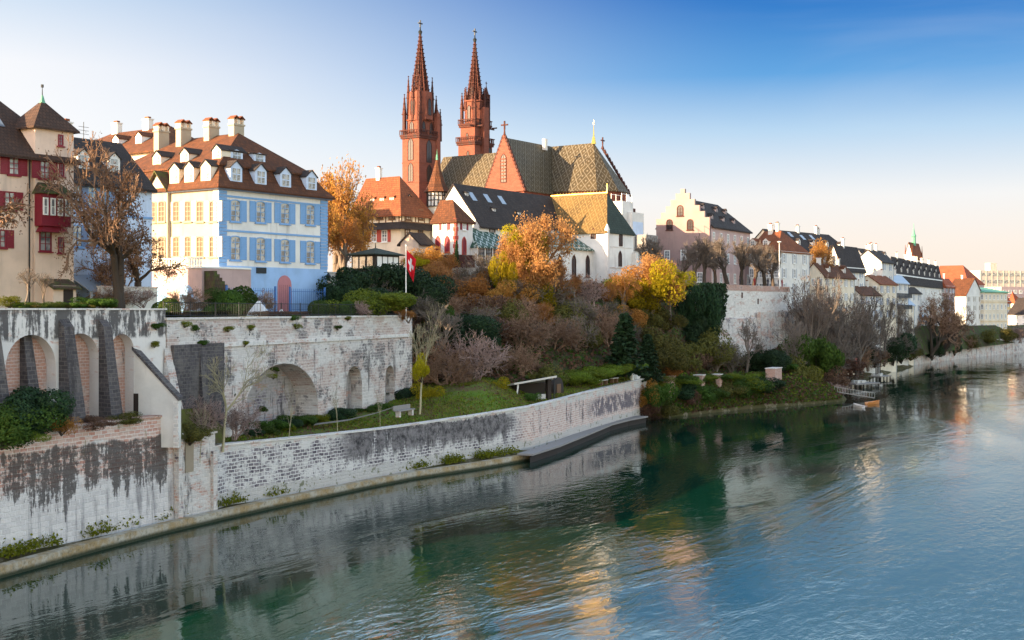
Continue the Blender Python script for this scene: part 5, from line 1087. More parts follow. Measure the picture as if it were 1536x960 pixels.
# south transept gable
m = MB(); g = [(-33.7, EZ - 1.2), (-23.1, EZ - 1.2), (-28.4, RZ + .9)]; m.add([(x_, y_, z_) for x_ in (-18.4, -17.7) for y_, z_ in g], [[1, 0, 2], [3, 4, 5], [0, 1, 4, 3], [1, 2, 5, 4], [2, 0, 3, 5]]); gb = m.build('transept_gable', K['sand'], CR)
m = MB()
for s_ in (-1, 1):
    for k in range(15): f_ = k / 15; y_ = -28.4 + s_ * 5.3 * (1 - f_); z_ = EZ - 1.2 + (RZ + 2.1 - EZ) * f_; m.pyr(-18.5, -17.8, y_ - .3, y_ + .3, z_, z_ + .7, 0, .3); m.bar((-18.05, y_, z_), (-18.05, y_ - s_ * 5.3 / 15, z_ + (RZ + 2.1 - EZ) / 15), .3)
cross(m, -18.05, -28.4, RZ + .8, 1.15); m.build('crockets', K['sanddark'], gb)
a, _ = win_mesh('goth', 1.6, 6.2, 'sanddark', 'dglass', 1, 0, True, False); obj('window', a, gb, (-18.42, -28.4, RZ - 6.2), R(-90))
m = MB()
for k in range(7): m.box(-18.56, -18.47, -28.95, -27.85, RZ - 8.6 + k * .7, RZ - 8.35 + k * .7)
m.build('louvres', K['sand'], gb)
# far crocketed gable by the apse
m = MB(); p0, p1 = Vector((5.5, -38.5, RZ - .4)), Vector((7.6, -44.5, EZ - 1.0))
for k in range(12): q = p0.lerp(p1, k / 12); q2 = p0.lerp(p1, (k + 1) / 12); m.bar(q, q2, .3); m.pyr(q.x - .3, q.x + .3, q.y - .3, q.y + .3, q.z, q.z + .75, 0, .3)
cross(m, 5.5, -38.5, RZ - .4, 1.0, 'x'); m.build('gable_coping', K['sanddark'], CR)
for u in (-15, -11.5, -8.5): a, _ = win_mesh('round', .9, 1.6, 'sanddark', 'dglass', 0, 0, True, False); obj('window', a, CR, (u, -33.42, EZ - 2.3))
for (xa, ya), (xb, yb) in zip(ap, ap[1:]):
    d_ = math.atan2(yb - ya, xb - xa); a, _ = win_mesh('round', 1.9, 2.4, 'sanddark', 'dglass', 1, 0, True, False); obj('window', a, CR, ((xa + xb) / 2 + .03 * math.sin(d_), (ya + yb) / 2 - .03 * math.cos(d_), EZ - 2.4), d_)
m = MB(); m.box(-4.3, -3.3, -29.6, -28.9, RZ - 1, RZ + 1.5); m.build('chimney', K['white2'], CR)
def pinnacle(m, x, y, z0, z1, r):
    zm = z0 + (z1 - z0) * .5; m.frus(x, y, z0, zm, r, r * .9, 4, 0, R(45)); m.frus(x, y, zm - .05, zm + .15, r * 1.35, r * 1.35, 4, 0, R(45)); m.frus(x, y, zm + .15, z1, r * 1.0, .05, 4, 0, R(45))
    for k in range(3): z_ = zm + (z1 - zm) * (k + 1) / 4; q = r * (1 - (k + 1) / 4) + .12; m.box(x - q, x + q, y - .07, y + .07, z_, z_ + .18); m.box(x - .07, x + .07, y - q, y + q, z_ + .003, z_ + .183)
    m.box(x - .2, x + .2, y - .06, y + .06, z1 - .25, z1 - .08)
def spire(parent, cx, cy, z0, z1, r0):
    m = MB(); n_ = 8; lv = 10; prof = lambda t: r0 * ((1 - t) ** 1.15) * .94 + .14
    for k in range(lv):
        a, b = k / lv, (k + 1) / lv; za, zb_ = z0 + (z1 - z0) * a, z0 + (z1 - z0) * b
        for j in range(n_):
            q0, q1 = R(45 * j + 22.5), R(45 * j + 67.5)
            pa, pb = Vector((cx + prof(a) * math.cos(q0), cy + prof(a) * math.sin(q0), za)), Vector((cx + prof(b) * math.cos(q0), cy + prof(b) * math.sin(q0), zb_))
            m.bar(pa, pb, .17 - .06 * a)
            m.bar(pa, (cx + prof(a) * math.cos(q1), cy + prof(a) * math.sin(q1), za), .12 - .04 * a)
            if k < 7: m.bar(((pa.x + cx + prof(a) * math.cos(q1)) / 2, (pa.y + cy + prof(a) * math.sin(q1)) / 2, za), ((pb.x + cx + prof(b) * math.cos(q1)) / 2, (pb.y + cy + prof(b) * math.sin(q1)) / 2, zb_), .08)
    m.frus(cx, cy, z0, z1, r0 * .80, .1, 8, 0, R(22.5))
    s_ = m.build('spire', K['sanddark'], parent)
    m = MB()
    for k in range(1, 15):
        a = k / 15; z_ = z0 + (z1 - z0) * a
        for j in range(n_):
            q0 = R(45 * j + 22.5); rr = prof(a); x_, y_ = cx + rr * math.cos(q0), cy + rr * math.sin(q0); d = .38 - .12 * a
            m.bar((x_, y_, z_), (x_ + d * math.cos(q0), y_ + d * math.sin(q0), z_ + .22), .10)
    m.build('crockets', K['sanddark'], parent)
    m = MB(); m.frus(cx, cy, z1 - .2, z1 + .5, .3, .5, 8); m.frus(cx, cy, z1 + .5, z1 + .8, .5, .25, 8); cross(m, cx, cy, z1 + .5, 1.0, 'x'); m.build('finial_cross', K['iron'], parent); return s_
def gallery(parent, x0, x1, y0, y1, z, h=1.1):
    m = MB(); m.box(x0 - .45, x1 + .45, y0 - .45, y1 + .45, z - .4, z); m.box(x0 - .3, x1 + .3, y0 - .3, y1 + .3, z - .9, z - .403)
    for xx in (x0 - .4, x1 + .4): m.box(xx - .08, xx + .08, y0 - .5, y1 + .5, z + h - .2, z + h)
    for yy in (y0 - .4, y1 + .4): m.box(x0 - .42, x1 + .42, yy - .08, yy + .08, z + h - .2, z + h)
    k = 0.0
    while k < (x1 - x0) + 1: [m.box(x0 - .5 + k, x0 - .34 + k, yy - .06, yy + .06, z, z + h - .2) for yy in (y0 - .4, y1 + .4)]; k += .55
    k = 0.3
    while k < (y1 - y0) + .8: [m.box(xx - .06, xx + .06, y0 - .5 + k, y0 - .34 + k, z, z + h - .2) for xx in (x0 - .4, x1 + .4)]; k += .55
    m.build('gallery', K['sanddark'], parent)
def gw(parent, face, x0, y0, u, z, w_, h_, fr='sanddark'):
    a, _ = win_mesh('goth', w_, h_, fr, 'dglass', 1, 0, True, False)
    return obj('window', a, parent, (x0 + u, y0 - .01, z), 0) if face == 'f' else obj('window', a, parent, (x0 - .01, y0 + u, z), R(-90))
# near tower
x0, x1, y0, y1 = -14.1, -7.0, -2.0, 2.9; zg = cz(201, 287); z_s = cz(146, 288)
t = empty('tower', (0, 0, 0)); t.parent = CR
m = MB(); m.box(x0, x1, y0, y1, -2, zg - .6); [m.box(x0 - .08, x1 + .08, y0 - .08, y1 + .08, z_ - .2, z_ + .1) for z_ in (cz(243, 287), cz(272, 287))]; m.build('shaft', K['sand'], t)
for u in (2.2, 5.6): pass
gw(t, 'f', x0, y0, 3.6, cz(225, 287), 2.0, 5.4); gw(t, 'f', x0, y0, 3.7, cz(260, 287), 1.9, 4.6); gw(t, 'l', x0, y0, 2.45, cz(223, 287), 1.7, 5.2); gw(t, 'l', x0, y0, 2.45, cz(258, 287), 1.6, 4.6)
gallery(t, x0, x1, y0, y1, zg)
cx, cy = (x0 + x1) / 2, (y0 + y1) / 2 ; m = MB(); zq = cz(180, 288)
m.box(x0 + .9, x1 - 1.0, y0 + .6, y1 - .6, zg, zq); m.frus(cx - .1, cy, zq + .25, z_s + 1.5, 3.0, 2.75, 8, 0, R(22.5)); m.box(x0 + .6, x1 - .7, y0 + .3, y1 - .3, zq, zq + .25); m.frus(x1 - .3, y0 + .3, -2, zg + 4.5, 1.0, .9, 8); m.frus(x1 - .3, y0 + .3, zg + 4.5, zg + 6.8, 1.0, .1, 8); m.build('belfry', K['sand'], t)
for z_, h_ in (((zg + zq) / 2 + .3, 2.6), ((zq + z_s) / 2 + .6, 4.0)):
    (gw(t, 'f', x0, y0 + .6, 2.4, z_, 1.2, h_), gw(t, 'f', x0, y0 + .6, 5.2, z_, 1.2, h_), gw(t, 'l', x0 + .9, y0, 2.9, z_, 1.3, h_)) if h_ < 3 else (gw(t, 'f', cx - .1, cy - 2.74, 0, z_, 1.3, h_), gw(t, 'l', cx - 2.84, cy, 0, z_, 1.3, h_))
m = MB()
for px_, py_ in ((x0 + .5, y0 + .2), (x1 - .6, y0 + .2), (x0 + .5, y1 - .2), (x1 - .6, y1 - .2)): pinnacle(m, px_, py_, zg, z_s + 1.0, .5)
for px_, py_ in ((x0 + 1.2, y0 + .8), (x1 - 1.3, y0 + .8), (x0 + 1.2, y1 - .8), (x1 - 1.3, y1 - .8), (cx, y0 + .5), (x0 + .8, cy)): pinnacle(m, px_, py_, zq, z_s + 5.2, .42)
pinnacle(m, x1 + .4, y0 - .2, zg - 1, zg + 6.5, .4); pinnacle(m, x0 - .3, y0 - .2, zg, zg + 6.5, .35); m.build('pinnacles', K['sanddark'], t)
spire(t, cx - .1, cy, z_s + 1.0, cz(47, 288) , 2.15)
# far tower
x0, x1, y0, y1 = 7.0, 14.2, -2.0, 2.9; zg = cz(211, 304); zg2 = cz(184, 304); z_s = cz(150, 304)
t = empty('tower', (0, 0, 0)); t.parent = CR
m = MB(); m.box(x0, x1, y0, y1, -2, zg - .6); m.box(x0 + .5, x1 - .6, y0 + .3, y1 - .3, zg, zg2 - .6); m.box(x0 + 2.6, x0 + 4.6, y0 - .9, y0 + .2, -2, zg2 + 4.0); m.build('shaft', K['sand'], t)
gallery(t, x0, x1, y0, y1, zg); gallery(t, x0 + .5, x1 - .6, y0 + .3, y1 - .3, zg2)
gw(t, 'f', x0, y0, 6.2, cz(229, 304), 1.5, 4.2); gw(t, 'l', x0, y0, 2.0, cz(233, 304), .8, 2.5); gw(t, 'l', x0 + .5, y0, 2.6, cz(203, 304), .8, 1.8); gw(t, 'f', x0, y0 + .3, 5.9, cz(202, 304), 1.2, 2.6)
cx, cy = (x0 + x1) / 2 - .2, (y0 + y1) / 2; m = MB(); m.frus(cx, cy, zg2, z_s, 2.6, 2.5, 8, 0, R(22.5)); m.frus(cx, cy, z_s, z_s + .3, 2.8, 2.8, 8, 0, R(22.5)); m.build('belfry', K['sand'], t)
gw(t, 'f', cx, cy - 2.42, 0, (zg2 + z_s) / 2, 1.0, 3.8); gw(t, 'l', cx - 2.42, cy, 0, (zg2 + z_s) / 2, 1.0, 3.8)
m = MB()
for px_, py_ in ((x0 + .8, y0 + .5), (x0 + .8, y1 - .5), (x1 - 1.0, y1 - .5), (x0 + 3.6, y0 - .3)): pinnacle(m, px_, py_, zg2, z_s + 2.2, .45)
for k in range(8): q = R(45 * k + 22.5); pinnacle(m, cx + 2.5 * math.cos(q), cy + 2.5 * math.sin(q), z_s - 2, z_s + 3.6, .3)
m.build('pinnacles', K['sanddark'], t)
m = MB(); qx, qy = x1 - 1.2, y0 + .9
for z_ in np.arange(zg2, cz(143, 304), 1.5): m.frus(qx, qy, z_ + 1.25, z_ + 1.5, 1.0, 1.0, 8); [m.bar((qx + .85 * math.cos(R(a)), qy + .85 * math.sin(R(a)), z_), (qx + .85 * math.cos(R(a)), qy + .85 * math.sin(R(a)), z_ + 1.25), .12) for a in range(0, 360, 45)]
m.frus(qx, qy, zg2, cz(145, 304), .45, .45, 8); m.frus(qx, qy, cz(144, 304), cz(124, 304), 1.0, .08, 8); cross(m, qx, qy, cz(125, 304), .5, 'x'); m.build('stair_turret', K['sanddark'], t)
spire(t, cx, cy, z_s + .3, cz(57, 304), 2.0)
m = MB(); [m.box(xx - .12, xx + .12, y0 - 2.0, y0 - .5, zg2 - .9, zg2 - .6) for xx in (x0 + .6, x1 - .8)]; [m.box(x0 - 1.6, x0 + .3, yy - .12, yy + .12, zg2 - .9, zg2 - .6) for yy in (y0 + .4,)]; m.box(x1 - .2, x1 + 1.4, y0 + .3, y0 + .54, zg2 - .9, zg2 - .6); m.build('gargoyle', K['sanddark'], t)
# ------------------------------------------------------------------ houses along the river to the right
def far_house(label, px, pl, pr, eave, ridge, Y, wall, roof, axis='x', th=TH, h0=0, h1=0, cols=4, rows=3, lcols=0, base=-3, wh=(1.0, 1.7), shut=None, lshut=None, name='town_house', z0=8.0, cat='house', dorm=0, lwall=None, fm='wpaint', top=1.6, step=3.1, dwall='white'):
    H = House(name, label, cat, px, Y, z0, th); A = H.fu(pr); B = H.ld(pl); zt = H.z(eave)
    k = .5; zr = H.z(ridge, 0, B / 2) if axis == 'x' else H.z(ridge, A / 2, h0 or 0)
    H.walls(A, B, zt, zr, axis, h0, h1, wall, z0=base - z0 + 3); H.roof(roof, .45)
    us = [A * (i + .5) / cols for i in range(cols)]
    H.grid('f', us, [zt - top - step * r for r in range(rows)], wh[0], wh[1], far=True, fm=fm, shut=shut or (('greyshut', 'tanshut', 'slatepaint', None)[px % 4] if cols < 6 else None), sw=.42)
    if lcols: H.grid('l', [B * (i + .5) / lcols for i in range(lcols)], [zt - top - step * r for r in range(rows)], wh[0], wh[1], far=True, fm=fm, shut=lshut)
    rg = random.Random(px); m = MB(); m.frus(A - .25, -.1, base - z0 + 3, zt - .2, .06, .06, 6); m.build('downpipe', K['zinc'], H.root)
    H.band(zt - .34, .2, .14, 'wpaint', 'f')
    for q_ in range(rg.choice((1, 2))):
        if axis == 'x': H.chimney(A * rg.uniform(.2, .8), B * .5, H.zr - .6, H.zr + rg.uniform(.9, 1.6), .7, .6)
        else: H.chimney(A * .5, B * rg.uniform(.3, .8), H.zr - .6, H.zr + rg.uniform(.9, 1.6), .7, .6)
    for i in range(dorm): H.dormer('f' if axis == 'x' else 'l', (A if axis == 'x' else B) * (i + .5) / dorm, .25, 1.2, 1.2, dwall, roof)
    return H
H = far_house('white corner house with orange hipped roof beside the viewing terrace', 1168, 1124, 1214, 375, 346, 262, 'white', 'rorange', 'y', R(52), 3, 0, 3, 4, 6, wh=(1.1, 2.0), shut='greyshut', z0=14)
for d in (4, 7): H.dormer('l', d, .28, 1.3, 1.1, 'white', 'rorange')
H.chimney(H.a / 2 - 1, 5, H.zr - 1.5, H.zr + 1.2)
H = far_house('broad house with long black roof and skylights behind the orange-roofed corner house', 1172, 1118, 1278, 372, 343, 292, 'cream', 'rdark', 'x', R(48), 0, 3, 6, 2, z0=14, dorm=5)
for u, f_ in ((4, .6), (10, .65), (15, .55), (20, .6)): sk = MB(); y_ = f_ * H.b / 2; z_ = H.zt + f_ * (H.zr - H.zt) + .12; k_ = (H.zr - H.zt) / (H.b / 2); sk.add([(u, y_, z_), (u + 1.4, y_, z_), (u + 1.4, y_ + 1.2, z_ + 1.2 * k_), (u, y_ + 1.2, z_ + 1.2 * k_)], [[0, 1, 2, 3]]); sk.build('skylight', K['zinc'], H.root)
H.chimney(6, H.b / 2, H.zr - .5, H.zr + 1.3); H.chimney(16, H.b / 2, H.zr - .5, H.zr + 1.3)
far_house('narrow ochre gabled house lit from the side, with steep black roof', 1262, 1238, 1297, 399, 367, 296, 'white', 'rdark', 'x', TH, 0, 0, 3, 3, 2, lwall='ochre', z0=13)
H = far_house('low cream house with brown roof and small windows below the ochre gable', 1236, 1205, 1282, 412, 394, 276, 'cream', 'rbrown', 'x', TH, 0, 0, 5, 3, 3, wh=(.9, 1.6), z0=10, dorm=2); H.chimney(3, H.b / 2, H.zr - .5, H.zr + 1)
H = far_house('white house with plain blank gable end and dark roof, beyond the ochre gable', 1322, 1281, 1340, 391, 374, 330, 'white2', 'rdark', 'x', R(58), 0, 0, 2, 4, 0, z0=12); H.chimney(2, H.b / 2, H.zr - .5, H.zr + 1.3)
far_house('small white house with terrace roof below the blank gable', 1318, 1284, 1345, 424, 412, 318, 'cream', 'rorange', 'x', TH, 0, 0, 3, 3, 3, z0=8)
far_house('low rose-white riverside house half hidden by trees, lowest on the slope', 1290, 1262, 1320, 440, 428, 300, 'white2', 'rbrown', 'x', TH, 0, 0, 4, 3, 3, z0=6)
H = far_house('long white building with two rows of dormers in its black mansard roof', 1338, 1330, 1413, 409, 384, 348, 'white', 'rdark', 'x', R(63), 2.5, 2.5, 12, 3, 1, wh=(1.2, 2.2), z0=9)
for i in range(9):
    H.dormer('f', H.a * (i + .5) / 9, .12, 1.7, 1.5, 'white', 'rdark')
    if i < 8: H.dormer('f', H.a * (i + 1) / 9, .52, 1.3, 1.1, 'white', 'rdark')
for i in range(6): H.chimney(H.a * (i + .8) / 6.5, H.b / 2, H.zr - .4, H.zr + 1.2, .6, .6)
H.band(H.zt - .5, .35, .15, 'wpaint', 'f')
far_house('black-roofed house with attic windows left of the long dormered building', 1300, 1272, 1337, 386, 372, 352, 'white', 'rdark', 'x', TH, 0, 0, 3, 2, 0, z0=12, dorm=3)
H = far_house('white house with stacked balconies over the river trees', 1338, 1322, 1362, 421, 411, 338, 'white2', 'zinc', 'x', R(60), 1.5, 1.5, 3, 4, 2, z0=7)
for z_ in (H.zt - 3.3, H.zt - 6.4): m = MB(); m.box(.3, H.a - .3, -1.3, -.2, z_ - 1.2, z_ - 1.05); [m.box(.3 + k * .4, .36 + k * .4, -1.3, -1.24, z_ - 1.05, z_ - .1) for k in range(int((H.a - .6) / .4))]; m.box(.3, H.a - .3, -1.32, -1.22, z_ - .1, z_); m.build('balcony', K['iron'], H.root)
far_house('pale house with dark flat hipped roof stepping down to the river', 1346, 1330, 1381, 436, 428, 350, 'white', 'rdark', 'x', R(62), 2, 2, 5, 4, 2, z0=5)
far_house('small cream house with grey roof among bare trees near the water', 1345, 1331, 1371, 455, 447, 342, 'cream', 'zinc', 'x', R(62), 2, 2, 4, 3, 2, z0=3)
far_house('slim white riverside house with rows of dark windows, nearest to the water', 1374, 1362, 1392, 474, 469, 379, 'white', 'zinc', 'x', R(64), 1.5, 1.5, 3, 4, 2, z0=0.5, wh=(1.7, 1.5), fm='iron', step=3.4)
# church tower with brown saddle roof and green spire
H = House('church_tower', 'church tower with brown roof and slim green spire above the long dormers', 'tower', 1368, 425, 9.0, R(58)); A, B = H.fu(1383), H.ld(1358)
H.walls(A, B, H.z(381), H.z(363, 0, B / 2), 'x', 0, 0, 'white'); H.roof('rorange', .4)
cx, cy = A / 2, B / 2; m = MB(); m.frus(cx, cy, H.zr - 1, H.zr + 2.2, .75, .65, 8); m.frus(cx, cy, H.zr + 2.2, H.zr + 3, .9, .5, 8); m.frus(cx, cy, H.zr + 3, H.z(340), .5, .08, 8); m.frus(cx, cy, H.z(340), H.z(333), .1, .05, 6); m.build('spire', K['copper'], H.root)
for x_, y_ in ((0, 0), (A, 0), (0, B)): m = MB(); m.frus(x_, y_, H.zt - .5, H.zt + 3.2, .25, .05, 5); m.build('pinnacle', K['rorange'], H.root)
for u in (A * .3, A * .7): H.win('f', u, H.zt - 2, 1, 2, 'round', far=True, gm='dglass')
# red-roofed church hall and neighbours
H = House('church_hall', 'hall with broad orange-red hipped roof right of the church tower', 'hall', 1452, 478, 8.0, R(52)); H.walls(H.fu(1476), H.ld(1398), H.z(424), H.z(397, 3, 3), 'y', 5, 0, 'rose'); H.roof('rred', .5); H.grid('l', [5, 10, 15, 20], [H.zt - 2], 1.1, 1.8, far=True)
far_house('white house with swept gable in front of the red church hall', 1449, 1420, 1474, 442, 417, 452, 'white', 'rbrown', 'y', R(50), 0, 0, 3, 3, 2, z0=7)
far_house('rose house with small red roof, below the red church hall', 1418, 1403, 1432, 428, 417, 428, 'rose', 'rred', 'x', R(55), 1, 1, 3, 4, 2, z0=6)
H = House('apartment_building', 'pale yellow riverside block with green eaves and rows of tall windows', 'building', 1476, 462, 3.0, R(40)); A, B = H.fu(1511), H.ld(1428)
zt = H.z(437); H.walls(A, B, zt, zt + 1.6, 'x', 4, 4, 'cream'); H.roof('copper', .7, .3)
H.grid('f', [A * (i + .5) / 6 for i in range(6)], [zt - 2 - 3.6 * r for r in range(4)], 1.1, 1.9, far=True); H.grid('l', [B * (i + .5) / 9 for i in range(9)], [zt - 2 - 3.6 * r for r in range(4)], 1.1, 1.9, far=True)
H.band(zt - 4.0, .2, .1, 'ochre'); H.band(zt - 11.2, .2, .1, 'ochre')
far_house('brown-roofed house partly behind the yellow block', 1494, 1480, 1516, 451, 436, 530, 'ochre', 'rred', 'x', R(45), 2, 2, 3, 3, 2, z0=6)
far_house('house with wide red roof at the right edge', 1522, 1508, 1552, 451, 436, 560, 'cream', 'rred', 'x', R(45), 2, 2, 4, 3, 2, z0=6)
far_house('white gabled house close to the water at the right edge', 1540, 1512, 1572, 470, 446, 515, 'white', 'rdark', 'y', R(35), 0, 0, 4, 3, 3, z0=5)
H = House('office_block', 'long flat-roofed office block far off beyond the red roofs', 'building', 1470, 640, 6.0, R(20)); A = H.fu(1580); zt = H.z(406, 15)
m = MB(); m.box(0, A, 0, 12, -3, zt); m.box(9, 13, 3, 7, zt, zt + 4); m.build('wall', K['beige'], H.root); m = MB()
for r in range(3): m.box(.6, A - .6, -.06, -.003, zt - 2.8 - r * 3.6, zt - 1.2 - r * 3.6)
m.build('window_band', K['glass'], H.root); m = MB(); [m.box(x_, x_ + .5, -.12, -.063, zt - 14, zt) for x_ in np.arange(0, A, 3.6)]; m.build('pilaster', K['cream'], H.root)
H = House('office_block', 'squat grey-rose block on the horizon at the right edge', 'building', 1502, 560, 6.0, R(25)); m = MB(); A = H.fu(1600); zt = H.z(430); m.box(0, A, 0, 14, -3, zt); m.build('wall', K['rose'], H.root); H.grid('f', list(np.arange(2, A - 1, 3.2)), [zt - 2.2, zt - 5.4], 1.8, 1.5, far=True)
# ------------------------------------------------------------------ pavilion, shelter, flag, benches, people, boats
c_ = at(566, 172, 15.8); t = empty('garden_pavilion', c_, R(52), 'white garden pavilion with dark hipped roof and ball finial', 'pavilion')
zz = lambda py: CAMZ - (py - HY) / F * 172 - 15.8
m = MB(); m.box(-2.7, 2.0, -2.2, 2.2, -.5, zz(384)); m.build('wall', K['dark'], t)
for x_ in (-1.9, -.85, .2, 1.25):
    m = MB(); m.box(x_ - .42, x_ + .42, -2.28, -2.203, zz(403), zz(386)); m.build('window', K['wpaint'], t)
for y_ in (-1.3, .1, 1.4): m = MB(); m.box(-2.78, -2.703, y_ - .5, y_ + .5, zz(403), zz(386)); m.build('window', K['cglass'], t)
m = MB(); o = .55; zr = zz(372); ze = zz(382); m.slab([[(-2.7 - o, -2.2 - o, ze), (2 + o, -2.2 - o, ze), (-.35, 0, zr)], [(2 + o, -2.2 - o, ze), (2 + o, 2.2 + o, ze), (-.35, 0, zr)], [(2 + o, 2.2 + o, ze), (-2.7 - o, 2.2 + o, ze), (-.35, 0, zr)], [(-2.7 - o, 2.2 + o, ze), (-2.7 - o, -2.2 - o, ze), (-.35, 0, zr)]], .15); m.frus(-.35, 0, zr - .1, zr + .7, .1, .03, 6); m.build('roof', K['rgreen'], t)
# flag
c_ = at(609, 141, 15.2); zt = CAMZ - (369 - HY) / F * 141 - 15.2; t = empty('flagpole', c_, 0, 'tall white flagpole at the corner of the garden terrace', 'flagpole'); m = MB(); m.frus(0, 0, -.3, zt, .075, .05, 8); m.frus(0, 0, zt, zt + .18, .09, .03, 8); m.build('pole', K['wpaint'], t)
n = NT('flag_cloth'); x = n.sep(n.uv); a = n.math('ABSOLUTE', n.math('SUBTRACT', x[0], .5)); b = n.math('ABSOLUTE', n.math('SUBTRACT', x[1], .5))
cr_ = n.math('MAXIMUM', n.math('MULTIPLY', n.math('LESS_THAN', a, .09), n.math('LESS_THAN', b, .30)), n.math('MULTIPLY', n.math('LESS_THAN', b, .09), n.math('LESS_THAN', a, .30)))
K['flag'] = n.bsdf(n.mix(cr_, (.55, .012, .025), (.8, .8, .8)), .8, None, 0, .2, 0, .3)
m = MB(); g_ = 9; vs = []; uvs = []
for i in range(g_ + 1):
    for j in range(g_ + 1):
        u, v = i / g_, j / g_; vs.append((.06 + u * (.75 + .35 * v), .26 * math.sin(u * 9 + v * 2) * (.3 + u), v * 2.0 - u * 1.5 * (1.1 - .35 * v))); uvs.append((u, v))
m.add(vs, [[i * (g_ + 1) + j, (i + 1) * (g_ + 1) + j, (i + 1) * (g_ + 1) + j + 1, i * (g_ + 1) + j + 1] for i in range(g_) for j in range(g_)], 0, uvs)
o = m.build('flag', K['flag'], None, (c_.x, c_.y, 15.2 + zt - 2.4), smooth=True); tag(o, 'drooping red flag with white cross on the white flagpole', 'flag')
# iron railing on the garden terrace wall
t = House('iron_fence', 'thin iron railing along the top of the garden terrace wall', 'fence', 0, 95.8, 15.42, TW.th, None, -26.1); m = MB()
for k in range(int(TL / .28)): m.bar((.3 + k * .28, .5, 0), (.3 + k * .28, .5, 1.15), .014)
m.box(.3, TL - .3, .48, .52, 1.12, 1.17); m.box(.3, TL - .3, .48, .52, .14, .18); m.build('railing', K['iron'], t.root)
for k in range(14): m = MB(); m.bar((.3 + k * 3.85, .5, 0), (.3 + k * 3.85, .5, 1.25), .035); m.build('post', K['iron'], t.root)
# white winter covers on the garden
for i, (px, py, s_, lb) in enumerate(((294, 463, 1.7, 'broad white canvas plant cover left of the round box bushes'), (342, 458, 1.5, 'peaked white canvas plant cover behind the large round bush'), (388, 464, 1.3, 'low white canvas plant cover by the mansion railing'), (422, 464, .6, 'small white sack beside the rose-coloured mansion door'))):
    c_ = at(px, 128 - i, 15.4); t = MB(); t.pyr(-s_ * .7, s_ * .7, -s_ * .7, s_ * .7, 0, s_ * .25, 0, .92); t.pyr(-s_ * .64, s_ * .64, -s_ * .64, s_ * .64, s_ * .25, s_ * 1.15, 0, .12); o = t.build('plant_cover', K['cover'], None, c_, R(20 + 31 * i)); tag(o, lb, 'plant cover', 'white winter covers in the mansion garden')
# stone bench under the lawn tree, benches by the path
def bench(loc, rz, label, mats=('stone', 'concrete'), grp=None, L=2.4):
    t = empty('park_bench', loc, rz, label, 'bench', grp); m = MB(); m.box(-L / 2, L / 2, -.28, .28, .42, .52); m.build('seat', K[mats[1]], t)
    for s_ in (-1, 1): m = MB(); m.box(s_ * L * .38 - .16, s_ * L * .38 + .16, -.22, .22, -.15, .417); m.build('leg', K[mats[0]], t)
    return t
t = bench(at(607, 125.5, 5.62), R(66), 'heavy stone bench on the lawn below the tall lawn tree', ('stone', 'timber'), None, 3.4); m = MB(); m.box(-1.7, 1.7, .3, .4, .52, .95); m.build('backrest', K['timber'], t)
for px, Y, lb in ((905, 168.5, 'pale wooden bench on the promenade, nearer the shelter'), (921, 173.5, 'pale wooden bench on the promenade, nearer the little kiosk')): bench(at(px, Y, 6.2), R(66), lb, ('wood', 'concrete'), 'benches on the promenade')
# shelter with white flat roof
t = empty('garden_shelter', at(800, 150, 5.4), R(20), 'low shelter with slanted white roof and open dark front by the lawn', 'shelter')
m = MB(); m.slab([[(-3.0, -1.6, 2.1), (2.2, -2.0, 2.9), (3.2, 2.6, 2.2), (-2.4, 2.6, 1.7)]], .22); m.build('roof', K['concrete'], t)
m = MB(); m.box(-2.2, 2.0, 1.4, 1.7, -.8, 1.8); m.box(-2.3, -2.1, -1.0, 1.4, -.8, 1.85); m.build('wall', K['dark'], t); m = MB(); m.box(1.3, 1.75, -1.4, -.6, -.8, 2.4); m.build('partition', K['dark'], t); m = MB(); m.box(-.4, 1.1, -1.2, -1.0, -.8, .7); m.build('low_wall', K['concrete'], t)
m = MB(); m.bar((-2.7, -1.3, -.8), (-2.4, -1.3, 2.0), .10, 6); m.build('post', K['wpaint'], t); m = MB(); m.bar((2.0, -1.6, -.8), (2.0, -1.6, 2.7), .07, 6); m.build('post', K['iron'], t)
t = empty('garden_shed', at(838, 156, 5.4), R(60), 'dark round-topped garden shed beside the white-roofed shelter', 'shed'); m = MB(); m.prism([(x_, z_ + 1.0) for x_, z_ in outline(2.6, 2.6, 'round')], 0, 2.2); m.build('shell', K['dark'], t); m = MB(); m.box(-.5, .5, -.06, -.003, -.3, 1.5); m.build('door', K['wood'], t)
t = empty('ticket_kiosk', at(957, 184, 6.1), R(60), 'tiny grey kiosk with pitched roof where the promenade bends', 'kiosk'); m = MB(); m.box(-1, 1, 0, 1.6, -.5, 2.1); m.build('wall', K['concrete'], t); m = MB(); m.slab([[(-1.3, -.4, 2.0), (1.3, -.4, 2.0), (1.3, .8, 2.9), (-1.3, .8, 2.9)], [(1.3, 2, 2.0), (-1.3, 2, 2.0), (-1.3, .8, 2.9), (1.3, .8, 2.9)]], .12); m.build('roof', K['rdark'], t); m = MB(); m.box(-.5, .5, -.06, -.003, -.2, 1.7); m.build('door', K['wpaint'], t)
t = empty('litter_bin', at(948, 181.5, 6.1), 0, 'white cylindrical litter bin in front of the grey kiosk', 'bin'); m = MB(); m.frus(0, 0, -.2, 1.0, .34, .38, 12); m.build('body', K['wpaint'], t); m = MB(); m.frus(0, 0, 1.003, 1.2, .42, .3, 12); m.build('lid', K['concrete'], t)
t = House('iron_fence', 'dark slatted fence on the bank right of the kiosk', 'fence', 968, 190, 5.8, R(62)); m = MB(); L = 11; [m.bar((k * .3, 0, -.5), (k * .3, 0, 1.4), .03) for k in range(int(L / .3))]; m.box(0, L, -.04, .04, 1.2, 1.28); m.build('railing', K['dark'], t.root)
